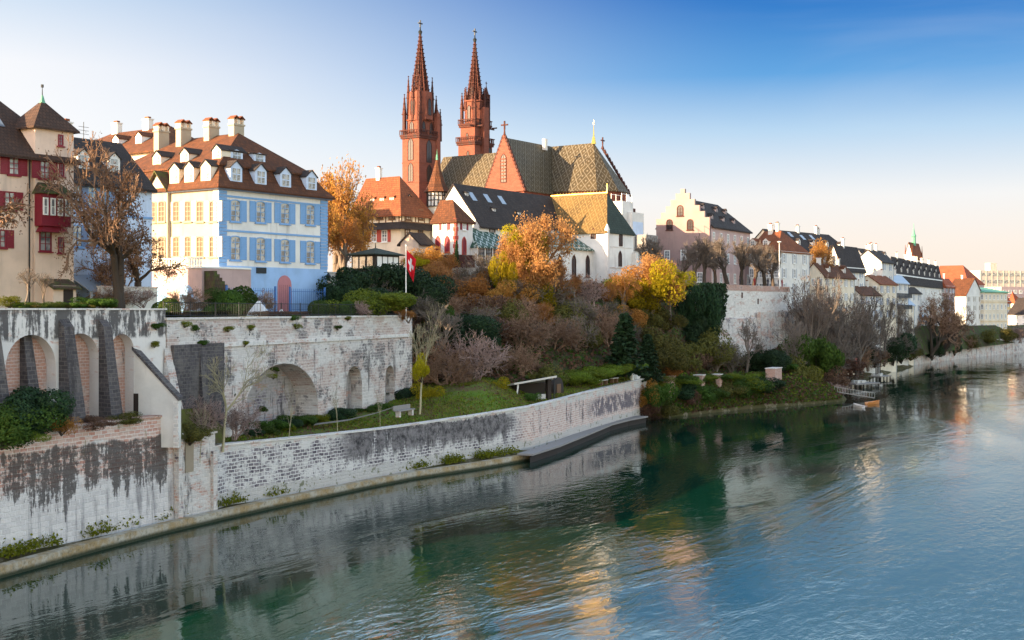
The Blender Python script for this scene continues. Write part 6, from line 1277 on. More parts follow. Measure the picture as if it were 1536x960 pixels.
for px, Y, w_, zt_ in ((1005, 192.5, 2.4, 5.4), (1052, 200, 1.3, 5.2), (1078, 204, 1.3, 5.1), (1164, 215, 4.2, 5.6)):
    t = empty('bank_pier', at(px, Y - .6, 0), R(62), {1005: 'broad pale stone pier in the ivy near the orange tree', 1052: 'narrow stone pier among ivy, nearer the broad pier', 1078: 'narrow stone pier among ivy, farther from the broad pier', 1164: 'pale end wall of the promenade above the grassy point'}[px], 'wall', 'stone piers of the overgrown bank'); m = MB(); m.box(-w_ / 2, w_ / 2, -.4, 1.2, 1.5, zt_ + .5); m.build('masonry', K['stonepink'], t); m = MB(); m.box(-w_ / 2 - .1, w_ / 2 + .1, -.5, 1.3, zt_ + .503, zt_ + .65); m.build('coping', K['stonewhite'], t)
# lamp on the viewing terrace, people at the parapet
c_ = at(1169, 243, 20.3); zt = CAMZ - (365 - HY) / F * 243 - 20.3; t = empty('street_lamp', c_, 0, 'tall pale street lamp at the end of the viewing terrace', 'lamp'); m = MB(); m.frus(0, 0, -.2, zt, .09, .06, 8); m.build('post', K['wpaint'], t); m = MB(); m.frus(0, 0, zt, zt + .25, .1, .45, 10); m.frus(0, 0, zt + .25, zt + .4, .5, .2, 10); m.build('lamp_head', K['wpaint'], t)
def skin(pts, edges, radii, mat, name):
    me = bpy.data.meshes.new(name); me.from_pydata(pts, edges, []); o = bpy.data.objects.new('t', me); COL.objects.link(o)
    md = o.modifiers.new('s', 'SKIN'); 
    if not me.skin_vertices: me.skin_vertices.new() if hasattr(me.skin_vertices, 'new') else None
    lay = me.skin_vertices[0].data if me.skin_vertices else []
    for i, r_ in enumerate(radii[:len(lay)]): lay[i].radius = (r_, r_)
    if lay: lay[0].use_root = True
    o.modifiers.new('d', 'SUBSURF').levels = 1
    ev = o.evaluated_get(bpy.context.evaluated_depsgraph_get()); r = bpy.data.meshes.new_from_object(ev); bpy.data.objects.remove(o); r.materials.clear(); r.materials.append(mat); r.name = name; return r
K['coat'] = plain('dark_coat', (.03, .03, .045), .9); K['coat2'] = plain('red_coat', (.22, .03, .03), .9); K['skin'] = plain('skin', (.5, .3, .22), .6); K['hair'] = plain('dark_hair', (.03, .02, .015), .8)
pp_ = [(0, 0, .95), (0, 0, 1.2), (0, 0, 1.45), (0, 0, 1.56), (0, -.01, 1.68), (.1, 0, .9), (.11, 0, .5), (.11, .02, .06), (.11, -.12, .04), (-.1, 0, .9), (-.11, -.02, .5), (-.11, 0, .06), (-.11, -.14, .04), (.2, 0, 1.42), (.27, .02, 1.14), (.22, -.16, .98), (-.2, 0, 1.42), (-.27, .02, 1.14), (-.22, -.16, .98)]
ed_ = [(0, 1), (1, 2), (2, 3), (3, 4), (0, 5), (5, 6), (6, 7), (7, 8), (0, 9), (9, 10), (10, 11), (11, 12), (2, 13), (13, 14), (14, 15), (2, 16), (16, 17), (17, 18)]
rd_ = [.15, .15, .16, .07, .11, .10, .075, .05, .045, .10, .075, .05, .045, .075, .055, .04, .075, .055, .04]
PM = [skin(pp_, ed_, rd_, K[c], 'person') for c in ('coat', 'coat2')]
hm = MB(); hm.frus(0, .02, 1.70, 1.80, .125, .09, 10); hm = hm.mesh('hair', [K['hair']])
for px, u_, c, lb in ((1118, 0, 0, 'person in dark coat standing alone at the left of the terrace parapet'), (1133, 0, 0, 'person in dark coat at the parapet, left of the one in red'), (1140, 0, 1, 'person in a red coat standing at the terrace parapet'), (1160, 0, 0, 'person in dark coat at the parapet just left of the street lamp'), (1176, 0, 0, 'person in dark coat at the parapet just right of the street lamp'), (1181, 0, 1, 'person in a red coat at the far end of the parapet')):
    u = PW.fu(px); x_ = PW.X + PW.c * u - PW.s * 1.1; y_ = PW.Y + PW.s * u + PW.c * 1.1
    o = obj('person', PM[c], None, (x_, y_, 20.36), TH + R(-20 + 13 * (px % 5))); tag(o, lb, 'person', 'people at the terrace parapet'); obj('hair', hm, o)
# red and black boat sheds, jetties, ramp, rowing boats
def shed(px, Y, z_, w_, d_, h_, wall, roof, label, stilts=0, rz=R(60)):
    t = empty('boat_shed', at(px, Y, z_), rz, label, 'shed'); m = MB(); m.box(-w_ / 2, w_ / 2, 0, d_, 0, h_); m.build('wall', K[wall], t); m = MB(); m.slab([[(-w_ / 2 - .3, -.4, h_ + .1), (w_ / 2 + .3, -.4, h_ + .1), (w_ / 2 + .3, d_ / 2, h_ + 1.0), (-w_ / 2 - .3, d_ / 2, h_ + 1.0)], [(w_ / 2 + .3, d_ + .3, h_ + .1), (-w_ / 2 - .3, d_ + .3, h_ + .1), (-w_ / 2 - .3, d_ / 2, h_ + 1.0), (w_ / 2 + .3, d_ / 2, h_ + 1.0)]], .14); m.build('roof', K[roof], t)
    m = MB(); m.box(-w_ * .2, w_ * .2, -.06, -.003, .2, h_ * .75); m.build('door', K['dark'], t)
    for i in range(stilts): m = MB(); m.frus(-w_ / 2 + .3 + i * (w_ - .6) / (stilts - 1), .3, -z_ - .8, -.003, .14, .12, 6); m.build('stilt', K['dark'], t)
shed(1287, 284, 3.2, 4.2, 3.5, 2.2, 'redpaint', 'rdark', 'small red boat shed on the shore below the bare trees'); shed(1319, 304, 4.2, 4.6, 4, 2.3, 'dark', 'timber', 'black boat hut standing on stilts over the water', 4)
def jetty(px, Y, w_, d_, label, rz):
    t = empty('jetty', at(px, Y, 0), rz, label, 'jetty'); m = MB(); m.box(-w_ / 2, w_ / 2, -d_ / 2, d_ / 2, .7, .95); m.build('deck', K['timber'], t)
    for i in range(4):
        for s_ in (-1, 1): m = MB(); m.frus(-w_ / 2 + .4 + i * (w_ - .8) / 3, s_ * (d_ / 2 - .2), -1, .697, .12, .12, 6); m.build('pile', K['dark'], t)
    m = MB(); rg = random.Random(int(px)); [m.box(x_ - .5, x_ + .5, y_ - .3, y_ + .3, .953, 1.2 + .3 * rg.random()) for x_, y_ in [(rg.uniform(-w_ / 2 + .6, w_ / 2 - .6), rg.uniform(-d_ / 2 + .4, d_ / 2 - .4)) for _ in range(7)]]; m.build('deck_boxes', K['concrete'], t)
jetty(1290, 262, 8.5, 4, 'floating grey jetty below the red boat shed', R(40)); jetty(1320, 291, 6, 3, 'smaller jetty beside the hut on stilts', R(50))
t = empty('gangway', at(1262, 226, 0), R(8), 'sloping iron gangway from the grassy point down to the boats', 'gangway'); m = MB(); m.add([(-1, -.6, 1.5), (6.0, -.6, .35), (6.0, .6, .35), (-1, .6, 1.5), (-1, -.6, 1.35), (6.0, -.6, .2), (6.0, .6, .2), (-1, .6, 1.35)], [[0, 1, 2, 3], [7, 6, 5, 4], [0, 4, 5, 1], [2, 6, 7, 3], [1, 5, 6, 2], [3, 7, 4, 0]]); m.build('deck', K['timber'], t)
for s_ in (-.6, .6): m = MB(); m.bar((-1, s_, 2.3), (6, s_, 1.15), .03); [m.bar((-1 + k, s_, 1.5 - k * .164), (-1 + k, s_, 2.3 - k * .164), .025) for k in range(8)]; m.build('handrail', K['concrete'], t)
def boat(loc, rz, label, mat, inn):
    t = empty('rowing_boat', loc, rz, label, 'boat', 'boats moored at the grassy point'); t.scale = (.68,) * 3; m = MB(); n_ = 9; V = []
    for i in range(n_):
        s_ = i / (n_ - 1); wd = .82 * math.sin(math.pi * min(1, .18 + s_ * .85)) ** .7; wd = max(wd, .03); sh = .55 + .35 * s_ ** 3
        V += [(-2.6 + 5.4 * s_, -wd, sh), (-2.6 + 5.2 * s_, -wd * .6, -.18), (-2.6 + 5.2 * s_, wd * .6, -.18), (-2.6 + 5.4 * s_, wd, sh), (-2.6 + 5.35 * s_, wd * .88, sh - .03), (-2.6 + 5.2 * s_, wd * .5, .1), (-2.6 + 5.2 * s_, -wd * .5, .1), (-2.6 + 5.35 * s_, -wd * .88, sh - .03)]
    Fc = [[8 * i + k, 8 * i + (k + 1) % 8, 8 * i + 8 + (k + 1) % 8, 8 * i + 8 + k] for i in range(n_ - 1) for k in range(8)] + [list(range(8)), [8 * (n_ - 1) + k for k in range(8)][::-1]]
    m.add(V, Fc); m.build('hull', K[mat], t)
    for x_ in (-1.2, .4): m = MB(); m.box(x_ - .16, x_ + .16, -.66, .66, .36, .42); m.build('thwart', K[inn], t)
K['orangep'] = plain('orange_boat_paint', (.55, .22, .06), .5)
boat(G(1309, 606, 0), R(38), 'white and orange rowing boat moored off the grassy point', 'orangep', 'wpaint'); boat(G(1288, 611, 0), R(100), 'pale grey rowing boat at the foot of the gangway', 'concrete', 'wood')
# ------------------------------------------------------------------ plants
PP = plant_px
# the left: russet tree, branch at the frame edge, bushes at the house and on the bastion
PP('russet', 'russet_tree', 178, 446, 196, 110, 'big forked tree with russet crown in front of the pale blue house', None, .66, 1.0, var=0, rz=2.6)
plant('russet', 'russet_tree', at(-75, 92, 15.8), 14.5, 'russet tree reaching into the picture at the left edge', None, .8, var=1)
PP('bare', 'bare_tree', 38, 457, 400, 102, 'thin leafless sapling before the cream house, left of the drainpipe', None, .8, .2); PP('bare', 'bare_tree', 66, 457, 408, 103, 'thin leafless sapling before the cream house, right of the drainpipe', None, .9, .2)
PP('chart', 'garden_shrub', 15, 459, 443, 98, 'small yellow shrub at the foot of the cream house', None, 1.0, .2)
for i, px in enumerate((30, 50, 66, 92, 112, 128, 150)): PP('olive' if i % 2 else 'green', 'garden_shrub', px, 463, 452 if px != 150 else 445, 100 + px * .03, 'low clipped shrub on the house terrace, %s from the yellow one' % ('first', 'second', 'third', 'fourth', 'fifth', 'sixth', 'seventh')[i], 'low shrubs before the cream house', 1.9, .2)
PP('thicket', 'bare_shrub', 172, 462, 425, 112, 'bare vine thicket over the crumbling garden wall, nearer the cream house', None, 1.3); PP('thicket', 'bare_shrub', 215, 462, 428, 114, 'bare vine thicket over the crumbling garden wall, nearer the mansion', None, 1.4)
PP('russet', 'russet_tree', 205, 462, 330, 118, 'drooping half-bare russet tree behind the crumbling wall', None, 1.0, 1.0, var=1)
PP('evergreen', 'evergreen_bush', 36, 650, 580, 80.5, 'large dark evergreen bush behind the left river wall', None, .98, .5, var=0)
PP('green', 'evergreen_bush', 2, 660, 604, 78, 'dark evergreen bush cut by the left frame edge', None, 1.2, .6, var=1)
PP('goldbush', 'withered_shrub', 92, 645, 622, 82.5, 'small withered orange shrub beside the large evergreen bush', None, 1.2, .4); PP('brownbush', 'withered_shrub', 140, 636, 622, 86, 'low withered shrub at the foot of the dark buttresses', None, 2.2, .4); PP('olive', 'withered_shrub', 185, 630, 616, 89, 'low olive shrub near the little dark door', None, 2.0, .4)
PP('bright', 'garden_shrub', 22, 655, 640, 78, 'low bright green shrub under the large evergreen bush', None, 1.6, .4)
# mansion garden
for px, py, s_, Y, lb in ((346, 474, 2.7, 121, 'largest round clipped box bush in the mansion garden'), (315, 473, 1.25, 119, 'small round box bush left of the largest one'), (475, 474, 1.75, 127, 'round box bush in front of another, right of the mansion door'), (481, 470, 1.75, 130, 'round box bush half hidden behind its neighbour'), (521, 474, 1.75, 131, 'round box bush standing alone near the flagpole'), (254, 472, 1.8, 106, 'round box bush by the end of the plastered wall'), (240, 466, 1.5, 110, 'small round box bush by the blue arched doors')):
    c_ = at(px, Y, 15.2); plant('ball', 'box_bush', c_, s_, lb, 'clipped round box bushes', 1.0)
PP('cone', 'clipped_hedge', 364, 472, 428, 128, 'big dark green clipped hedge left of the mansion railing', None, 1.8, .2); PP('green', 'garden_shrub', 324, 472, 430, 126, 'loose green shrub beside the lantern corner of the mansion', None, 1.0, .3)
PP('thicket', 'bare_shrub', 274, 470, 428, 122, 'reddish bare shrub before the arched blue doors', None, 1.3, .3); PP('thicket', 'bare_shrub', 392, 468, 432, 130, 'thin bare shrub at the mansion railing', None, .8, .2); PP('thicket', 'bare_shrub', 540, 474, 450, 132, 'small pale bare shrub on the terrace edge', None, 1.2, .2)
for i in range(9): PP('brownbush', 'low_hedge', 386 + i * 9, 474, 466, 119 + i * 1.1, 'low brown hedge plant along the garden edge, in an even row', 'low brown hedge row', 1.8, .2)
PP('bright', 'evergreen_bush', 564, 473, 431, 136, 'broad bright green round bush left of the flagpole', None, 1.5, .3, var=0)
for px, py, pt, Y, k, nm, lb, wd in ((518, 470, 405, 150, 'evergreen', 'evergreen_bush', 'dark evergreen beside the corner of the mansion', .9), (545, 470, 395, 155, 'thicket', 'bare_shrub', 'bare grey thicket between dark evergreens', .9), (538, 462, 398, 160, 'evergreen', 'evergreen_bush', 'dark evergreen below the pavilion, left one', 1.0), (578, 460, 394, 160, 'fir', 'fir_tree', 'spiky dark fir below the pavilion', 1.6), (606, 466, 395, 158, 'evergreen', 'evergreen_bush', 'dark evergreen right behind the flagpole', 1.0), (628, 470, 408, 156, 'evergreen', 'evergreen_bush', 'dark evergreen just right of the flagpole', .9), (588, 472, 430, 150, 'evergreen', 'evergreen_bush', 'dark evergreen behind the bright green bush', 1.1), (502, 470, 428, 146, 'evergreen', 'evergreen_bush', 'dark evergreen at the foot of the mansion corner', .8), (642, 480, 432, 152, 'thicket', 'bare_shrub', 'grey bare thicket right of the flagpole', 1.1)):
    PP(k, nm, px, py, pt, Y, lb, None, wd, .6)
# golden trees behind the mansion and under the hall
PP('golden', 'golden_tree', 505, 400, 238, 178, 'tall pale golden tree right behind the blue mansion', None, .55, 1.0, var=0); PP('golden', 'golden_tree', 484, 400, 285, 172, 'golden tree touching the edge of the mansion', None, .5, 1, var=1); PP('golden', 'golden_tree', 532, 402, 290, 182, 'golden bushy tree before the half-timbered house', None, .7, 1, var=0); PP('golden', 'golden_tree', 516, 402, 320, 176, 'low golden tree in front of the tall pale one', None, 1.0, 1, var=1)
PP('goldbush', 'golden_bush', 645, 403, 368, 177, 'round golden bush right of the red flag', None, 1.2, .3); PP('goldbush', 'golden_bush', 625, 402, 378, 176, 'golden bush just behind the red flag', None, 1.0, .3); PP('yellow', 'golden_bush', 632, 402, 384, 175, 'low yellow bush below the red flag', None, 1.3, .3); PP('chart', 'garden_shrub', 620, 402, 385, 179, 'yellow-green shrub against the half-timbered house', None, 1.0, .3)
PP('fir', 'cypress_tree', 685, 398, 360, 183, 'slim dark cypress at the white chapel house', None, .55, .2, var=1)
# the big plane tree and its ivy-clad neighbours
PP('plane', 'plane_tree', 803, 474, 321, 184, 'great russet plane tree with ivy-clad trunk before the white chapel', None, .82, 1.0, var=0); PP('plane', 'plane_tree', 764, 470, 352, 182, 'russet plane tree left of the great one', None, .6, 1.0, var=1); PP('plane', 'plane_tree', 832, 476, 385, 187, 'russet plane tree right of the great one', None, .6, 1.0, var=1)
for px, pb, pt, Y, wd, lb in ((800, 470, 350, 182.5, .28, 'tall yellow ivy column up the trunk of the great plane tree'), (812, 480, 420, 182, .5, 'low yellow ivy mass at the foot of the great plane tree'), (759, 455, 374, 180, .3, 'yellow ivy column left of the great plane tree'), (784, 380, 335, 183, .8, 'yellow ivy clump high in the great plane tree'), (750, 462, 430, 179, 1.0, 'yellow ivy bush below the terrace wall')): PP('yellow', 'ivy_column', px, pb, pt, Y, lb, None, wd, .3, cat='ivy')
PP('plane', 'golden_tree', 975, 476, 381, 205, 'round golden tree with yellow ivy beside the viewing terrace', None, .95, 1.0, var=0); PP('plane', 'golden_tree', 1006, 478, 392, 208, 'golden tree close to the ivy-covered terrace corner', None, .85, 1.0, var=1)
for px, pb, pt, Y, wd, lb in ((985, 455, 388, 203.5, .8, 'yellow ivy clump filling the round golden tree'), (966, 470, 428, 203, 1.0, 'yellow ivy clump low in the round golden tree'), (1008, 440, 396, 206, .8, 'yellow ivy clump in the golden tree by the terrace corner')): PP('yellow', 'ivy_column', px, pb, pt, Y, lb, None, wd, .3, cat='ivy')
PP('chart', 'garden_shrub', 925, 446, 416, 203, 'rounded yellow-green bush at the foot of the cross wing', None, 1.1, .5)
# trees on the viewing terrace
ords = ('first', 'second', 'third', 'fourth', 'fifth', 'sixth', 'seventh', 'eighth', 'ninth', 'tenth', 'eleventh')
for i, px in enumerate((975, 996, 1020, 1037, 1056, 1073, 1092, 1112, 1130, 1148, 1160)):
    u = PW.fu(px) if px > 1060 else (px - 1060) * .09; Y = 226 + max(0, (px - 1040)) * .19 + (i % 3) * 4; c_ = at(px, Y, 20.2); top = 349 + (i % 3) * 5 + (12 if i > 8 else 0)
    plant('pollard', 'pollarded_tree', c_, (CAMZ - (top - HY) / F * Y) - 20.2, 'leafless pollarded tree on the viewing terrace, %s from the golden tree' % ords[i], 'pollarded trees of the viewing terrace', .78)
# the slope: shrubs in rows, each its own plant
rs = random.Random(12); cnt = {}
rows = [(455, 640, 1000, 24, 'upper'), (480, 640, 1010, 25, 'second'), (505, 630, 1010, 26, 'middle'), (532, 640, 985, 27, 'lower'), (556, 690, 960, 30, 'lowest')]
def slope_z(px, f_):
    for a, b in zip(SL, SL[1:]):
        if a[0] <= px <= b[0]:
            t = (px - a[0]) / (b[0] - a[0]); L_ = lambda i: a[i] + (b[i] - a[i]) * t
            return (L_(1) + (L_(3) - L_(1)) * f_ * 2, L_(2) + (L_(4) - L_(2)) * f_ * 2) if f_ < .5 else (L_(3) + (L_(5) - L_(3)) * (f_ * 2 - 1), L_(4) + (L_(6) - L_(4)) * (f_ * 2 - 1))
kinds = [('thicket', 'bare_shrub', 'brown leafless shrub'), ('thicket', 'bare_shrub', 'mauve-brown twiggy shrub'), ('brownbush', 'withered_shrub', 'withered brown bush'), ('olive', 'olive_shrub', 'dull olive bush'), ('evergreen', 'evergreen_bush', 'dark evergreen bush'), ('thicket', 'bare_shrub', 'tangled grey-brown shrub')]
for ri, (py, xa, xb, dx, rn) in enumerate(rows):
    px = xa; k = 0
    while px < xb:
        f_ = (.92, .72, .52, .32, .12)[ri]; Y, z_ = slope_z(min(max(px, 600), 1700), f_); Y += rs.uniform(-1.5, 1.5)
        w_ = [5, 5, 3, 2.6, .5, 5] if ri > 0 else [3, 3, 5, 1.5, .4, 3]; kd, nm, tx = rs.choices(kinds, w_)[0]
        if rs.random() < (.9, .6, .22, .08, .08)[ri]: kd, nm, tx = rs.choice((('goldbush', 'golden_bush', 'golden-brown bush'), ('golden', 'golden_bush', 'golden twiggy bush'), ('golden', 'golden_bush', 'golden twiggy bush'), ('plane', 'golden_bush', 'russet twiggy bush')))
        if ri == 4 and 830 < px < 950: px += dx; continue
        h_ = rs.uniform(4.0, 6.8) * (.8 if ri == 4 else 1.0)
        if kd in ('olive', 'evergreen', 'brownbush', 'goldbush'): h_ *= .75
        if ri == 0 and 835 < px < 930: h_ *= .5
        if ri == 4: h_ *= .6 if px > 800 else .8
        plant(kd, nm, at(px + rs.uniform(-6, 6), Y, z_ - .4), h_, '%s in the %s row on the wooded slope, %s from the flagpole side' % (tx, rn, (ords + ('twelfth', 'thirteenth', 'fourteenth', 'fifteenth', 'sixteenth', 'seventeenth', 'eighteenth'))[k]), 'shrubs on the wooded slope', rs.uniform(.85, 1.15)); k += 1; px += dx
PP('evergreen', 'evergreen_bush', 690, 520, 470, 157, 'broad dark yew on the slope above the lawn mound', None, 1.2, .5, var=0); PP('evergreen', 'evergreen_bush', 716, 530, 484, 158, 'smaller dark yew right of the broad one', None, 1.0, .5, var=1); PP('green', 'evergreen_bush', 668, 500, 448, 158, 'upright green ivy bush below the terrace wall', None, .7, .5)
PP('thicket', 'bare_tree', 708, 592, 490, 150, 'spreading mauve-grey leafless tree behind the lawn mound', None, 1.1, .3, var=0); PP('thicket', 'bare_tree', 672, 586, 508, 148, 'leafless thorn tree between lawn tree and mound', None, 1.0, .3, var=1); PP('bare', 'bare_tree', 655, 560, 445, 150, 'grey leafless tree leaning out beside the terrace corner', None, .9, .3, var=1)
PP('fir', 'fir_tree', 938, 560, 468, 178, 'dark fir on the wooded slope', None, 1.5, .5, var=1); PP('fir', 'fir_tree', 972, 568, 500, 186, 'second dark fir nearer the kiosk', None, 1.4, .5, var=1); PP('olive', 'olive_shrub', 1000, 560, 505, 192, 'broad olive bush above the kiosk', None, .9, .5); PP('olive', 'olive_shrub', 985, 540, 482, 196, 'olive bush beneath the round golden tree', None, .9, .5); PP('goldbush', 'withered_shrub', 1000, 562, 546, 193, 'orange withered shrub above the slatted fence', None, 2.0, .5)
PP('yellow', 'yellow_shrub', 742, 594, 564, 147, 'bright yellow shrub left of the shelter', None, .8, .3); PP('chart', 'garden_shrub', 706, 586, 572, 146, 'low yellow-green shrub behind the lawn mound', None, 1.6, .3); PP('olive', 'olive_shrub', 820, 578, 545, 160, 'olive-yellow shrub above the shelter roof', None, 1.3, .4); PP('green', 'garden_shrub', 796, 606, 588, 146.5, 'dark shrub in front of the shelter', None, .9, .2)
for i in range(12): PP('bright', 'grass_clump', 846 + i * 9, 578 - i * 2.2, 558 - i * 1.6, 162 + i * 1.6, 'bright green grassy clump above the promenade, in a dense strip', 'green clumps above the promenade', 1.8, .5, cat='grass')
# lawn: trees and saplings
PP('lawntree', 'lawn_tree', 334, 672, 512, 99, 'slender pale bare tree at the left end of the lawn', None, .8, .3, var=0); PP('lawntree', 'lawn_tree', 629, 625, 452, 128, 'tall pale lawn tree with yellow ivy on its trunk, beside the bench', None, .62, .3, var=1); PP('yellow', 'ivy_column', 632, 574, 528, 127.8, 'yellow-green ivy clump on the trunk of the tall lawn tree', None, .5, cat='ivy'); PP('yellow', 'ivy_column', 640, 606, 572, 138, 'straggling yellow shrub behind the tall lawn tree', None, .9)
for px, pb, pt, Y, lb in ((433, 660, 572, 106, 'thin sapling before the wide blind arch'), (506, 645, 568, 112, 'thin sapling before the narrow niche'), (570, 640, 585, 118, 'thin young sapling left of the bench'), (300, 690, 600, 95.5, 'thin sapling on the mossy bank')): PP('sapling', 'sapling_tree', px, pb, pt, Y, lb, 'saplings on the lawn', .5, .2)
PP('thicket', 'bare_shrub', 308, 660, 590, 97, 'grey bare shrub on the mossy bank', None, .9, .3); PP('thicket', 'bare_shrub', 352, 655, 600, 102.5, 'pinkish bare shrub at the foot of the terrace wall', None, .8, .3); PP('olive', 'olive_shrub', 285, 660, 628, 94.5, 'mossy olive shrub on the bank beside the wing wall', None, 1.3, .4)
for i, px in enumerate((370, 384, 398, 412, 426, 440, 452, 464, 494, 540, 556)):
    u = TW.fu(px); c_ = Vector((TW.X + TW.c * u + TW.s * .8, TW.Y + TW.s * u - TW.c * .8, 5.2)); plant(('evergreen', 'green', 'green', 'chart')[i % 4], 'border_shrub', c_, .8 + .5 * ((i * 7) % 3) / 2, 'low border shrub at the foot of the terrace wall, %s from the left' % ords[i], 'border shrubs under the terrace wall', 1.7)
for i, (px, Y) in enumerate(((590, 140), (604, 142), (612, 141))): plant('evergreen', 'border_shrub', at(px, Y, 5.7), 1.6, 'dark border shrub at the right end of the terrace wall, %s of three' % ords[i], 'dark shrubs at the terrace wall end', 1.5)
# tufts growing out of the masonry
for i, (px, py) in enumerate(((275, 487), (292, 492), (340, 494), (300, 515), (374, 492), (437, 477), (442, 490), (505, 492), (520, 478), (410, 555), (408, 565), (393, 614), (365, 516), (232, 490), (230, 517))):
    Hh = AW if px < 250 else TW; u, z_ = Hh.on('f', px, py); c_ = Vector((Hh.X + Hh.c * u + Hh.s * .12, Hh.Y + Hh.s * u - Hh.c * .12, z_ + Hh.z0 - .25))
    plant('green' if i % 2 else 'chart', 'wall_plant', c_, .55, 'small green tuft rooted in the masonry of the terrace walls', 'tufts in the terrace walls', 1.3, cat='plant')
PP('golden', 'golden_bush', 600, 474, 456, 139.5, 'orange twiggy bush on the terrace corner by the flagpole', None, 1.3, .2); PP('golden', 'golden_bush', 613, 482, 464, 141, 'orange twiggy bush hanging over the terrace corner', None, 1.3, .2)
# ivy on the viewing terrace, trees in front of it
def ivy(name, label, H_, u0, u1, z0, z1, off, n_, seed, slant=0.0, mat='ldark', ls=.42):
    rng = np.random.default_rng(seed); u = rng.uniform(u0, u1, n_); z_ = rng.uniform(z0, z1, n_); ok = (z_ - z0) / (z1 - z0) > (u - u0) / (u1 - u0) * slant - .05 + rng.normal(0, .05, n_); u, z_ = u[ok], z_[ok]
    Pn = np.stack([u, -off - np.abs(rng.normal(0, .28, len(u))) - .25 * np.sin(u * 1.3) * np.sin(z_ * 1.1) - .2, z_], 1); Nn = np.tile(np.array([[0, -1., .2]]), (len(u), 1))
    o = obj(name, leaves_mesh(name, Pn, ls, K[mat], rng, Nn), None, (H_.X, H_.Y, H_.z0), H_.th); return tag(o, label, 'ivy', None, 'stuff')
ivy('ivy', 'dark green ivy sheet hanging down the left of the viewing terrace wall', PW, -6.5, 3.2, 3.5, 17.6, .5, 5200, 3, .75)
PP('evergreen', 'evergreen_bush', 1042, 500, 424, 217.5, 'dense ivy-clad bulk at the corner of the viewing terrace', None, .45, 2.0, var=0); PP('evergreen', 'evergreen_bush', 1036, 540, 470, 215, 'dense dark ivy below the terrace corner', None, .55, 1.5, var=1)
for px, pb, pt, Y, k, nm, lb, wd in ((1120, 556, 472, 219, 'bare', 'bare_tree', 'leafless tree in front of the pale terrace wall', .75), (1075, 556, 500, 213, 'thicket', 'bare_shrub', 'leafless thicket before the terrace wall, left one', 1.0), (1098, 557, 505, 216, 'thicket', 'bare_shrub', 'leafless thicket before the terrace wall, middle one', 1.0), (1062, 552, 488, 212, 'olive', 'olive_shrub', 'olive-brown bush before the terrace wall', .9), (1138, 557, 516, 221, 'fir', 'fir_tree', 'dark fir at the foot of the terrace wall', 1.7), (1148, 558, 524, 222, 'evergreen', 'evergreen_bush', 'dark low evergreen beside the fir', 1.2), (1174, 560, 538, 226, 'green', 'evergreen_bush', 'green bush at the right end of the terrace wall', 1.3), (1020, 560, 512, 205, 'olive', 'olive_shrub', 'olive bush left of the terrace wall', 1.0), (1036, 562, 526, 207, 'brownbush', 'withered_shrub', 'withered bush left of the terrace wall', 1.3)):
    PP(k, nm, px, pb, pt, Y, lb, None, wd, .4)
# overgrown bank
PP('goldbush', 'orange_shrub', 962, 615, 568, 183.2, 'upright orange shrub where the long wall ends', None, .62, .2)
PP('green', 'bank_shrub', 979, 620, 572, 185.3, 'tall green shrub closing the end of the long river wall', None, .75, .8); PP('brownbush', 'bank_shrub', 972, 626, 600, 184.6, 'brown shrub at the waterline where the long wall ends', None, 1.2, .6); PP('olive', 'bank_shrub', 990, 625, 596, 187, 'olive shrub at the waterline beside the end of the long wall', None, 1.4, .6)
bx = [(978, 606, 20), (990, 600, 22), (1018, 605, 26), (1030, 612, 24), (1044, 606, 26), (1062, 606, 22), (1090, 600, 26), (1104, 598, 26), (1120, 596, 24), (1136, 594, 26), (1152, 592, 20), (1008, 615, 18), (1086, 612, 16), (1112, 608, 16)]
for i, (px, py, hpx) in enumerate(bx):
    Y = 187 + (px - 970) * .145; k = ('green', 'chart', 'evergreen', 'brownbush', 'green', 'green', 'olive')[i % 7]; PP(k, 'bank_shrub', px, py - 4, py - 6 - hpx, Y, '%s shrub on the overgrown bank, %s from the orange shrub' % ({'green': 'green', 'chart': 'yellow-green', 'evergreen': 'dark ivy', 'brownbush': 'brown', 'olive': 'olive'}[k], (ords + ('twelfth', 'thirteenth', 'fourteenth'))[i]), 'shrubs on the overgrown bank', 1.5, .5)
for i in range(10): PP(('bright', 'green')[i % 2], 'bank_shrub', 990 + i * 17, 576 - i * .8, 562 - i * .6, 192 + i * 2.5, 'trimmed green hedge plant along the promenade edge, %s from the kiosk' % ords[i], 'hedge along the promenade edge', 2.2, .2)
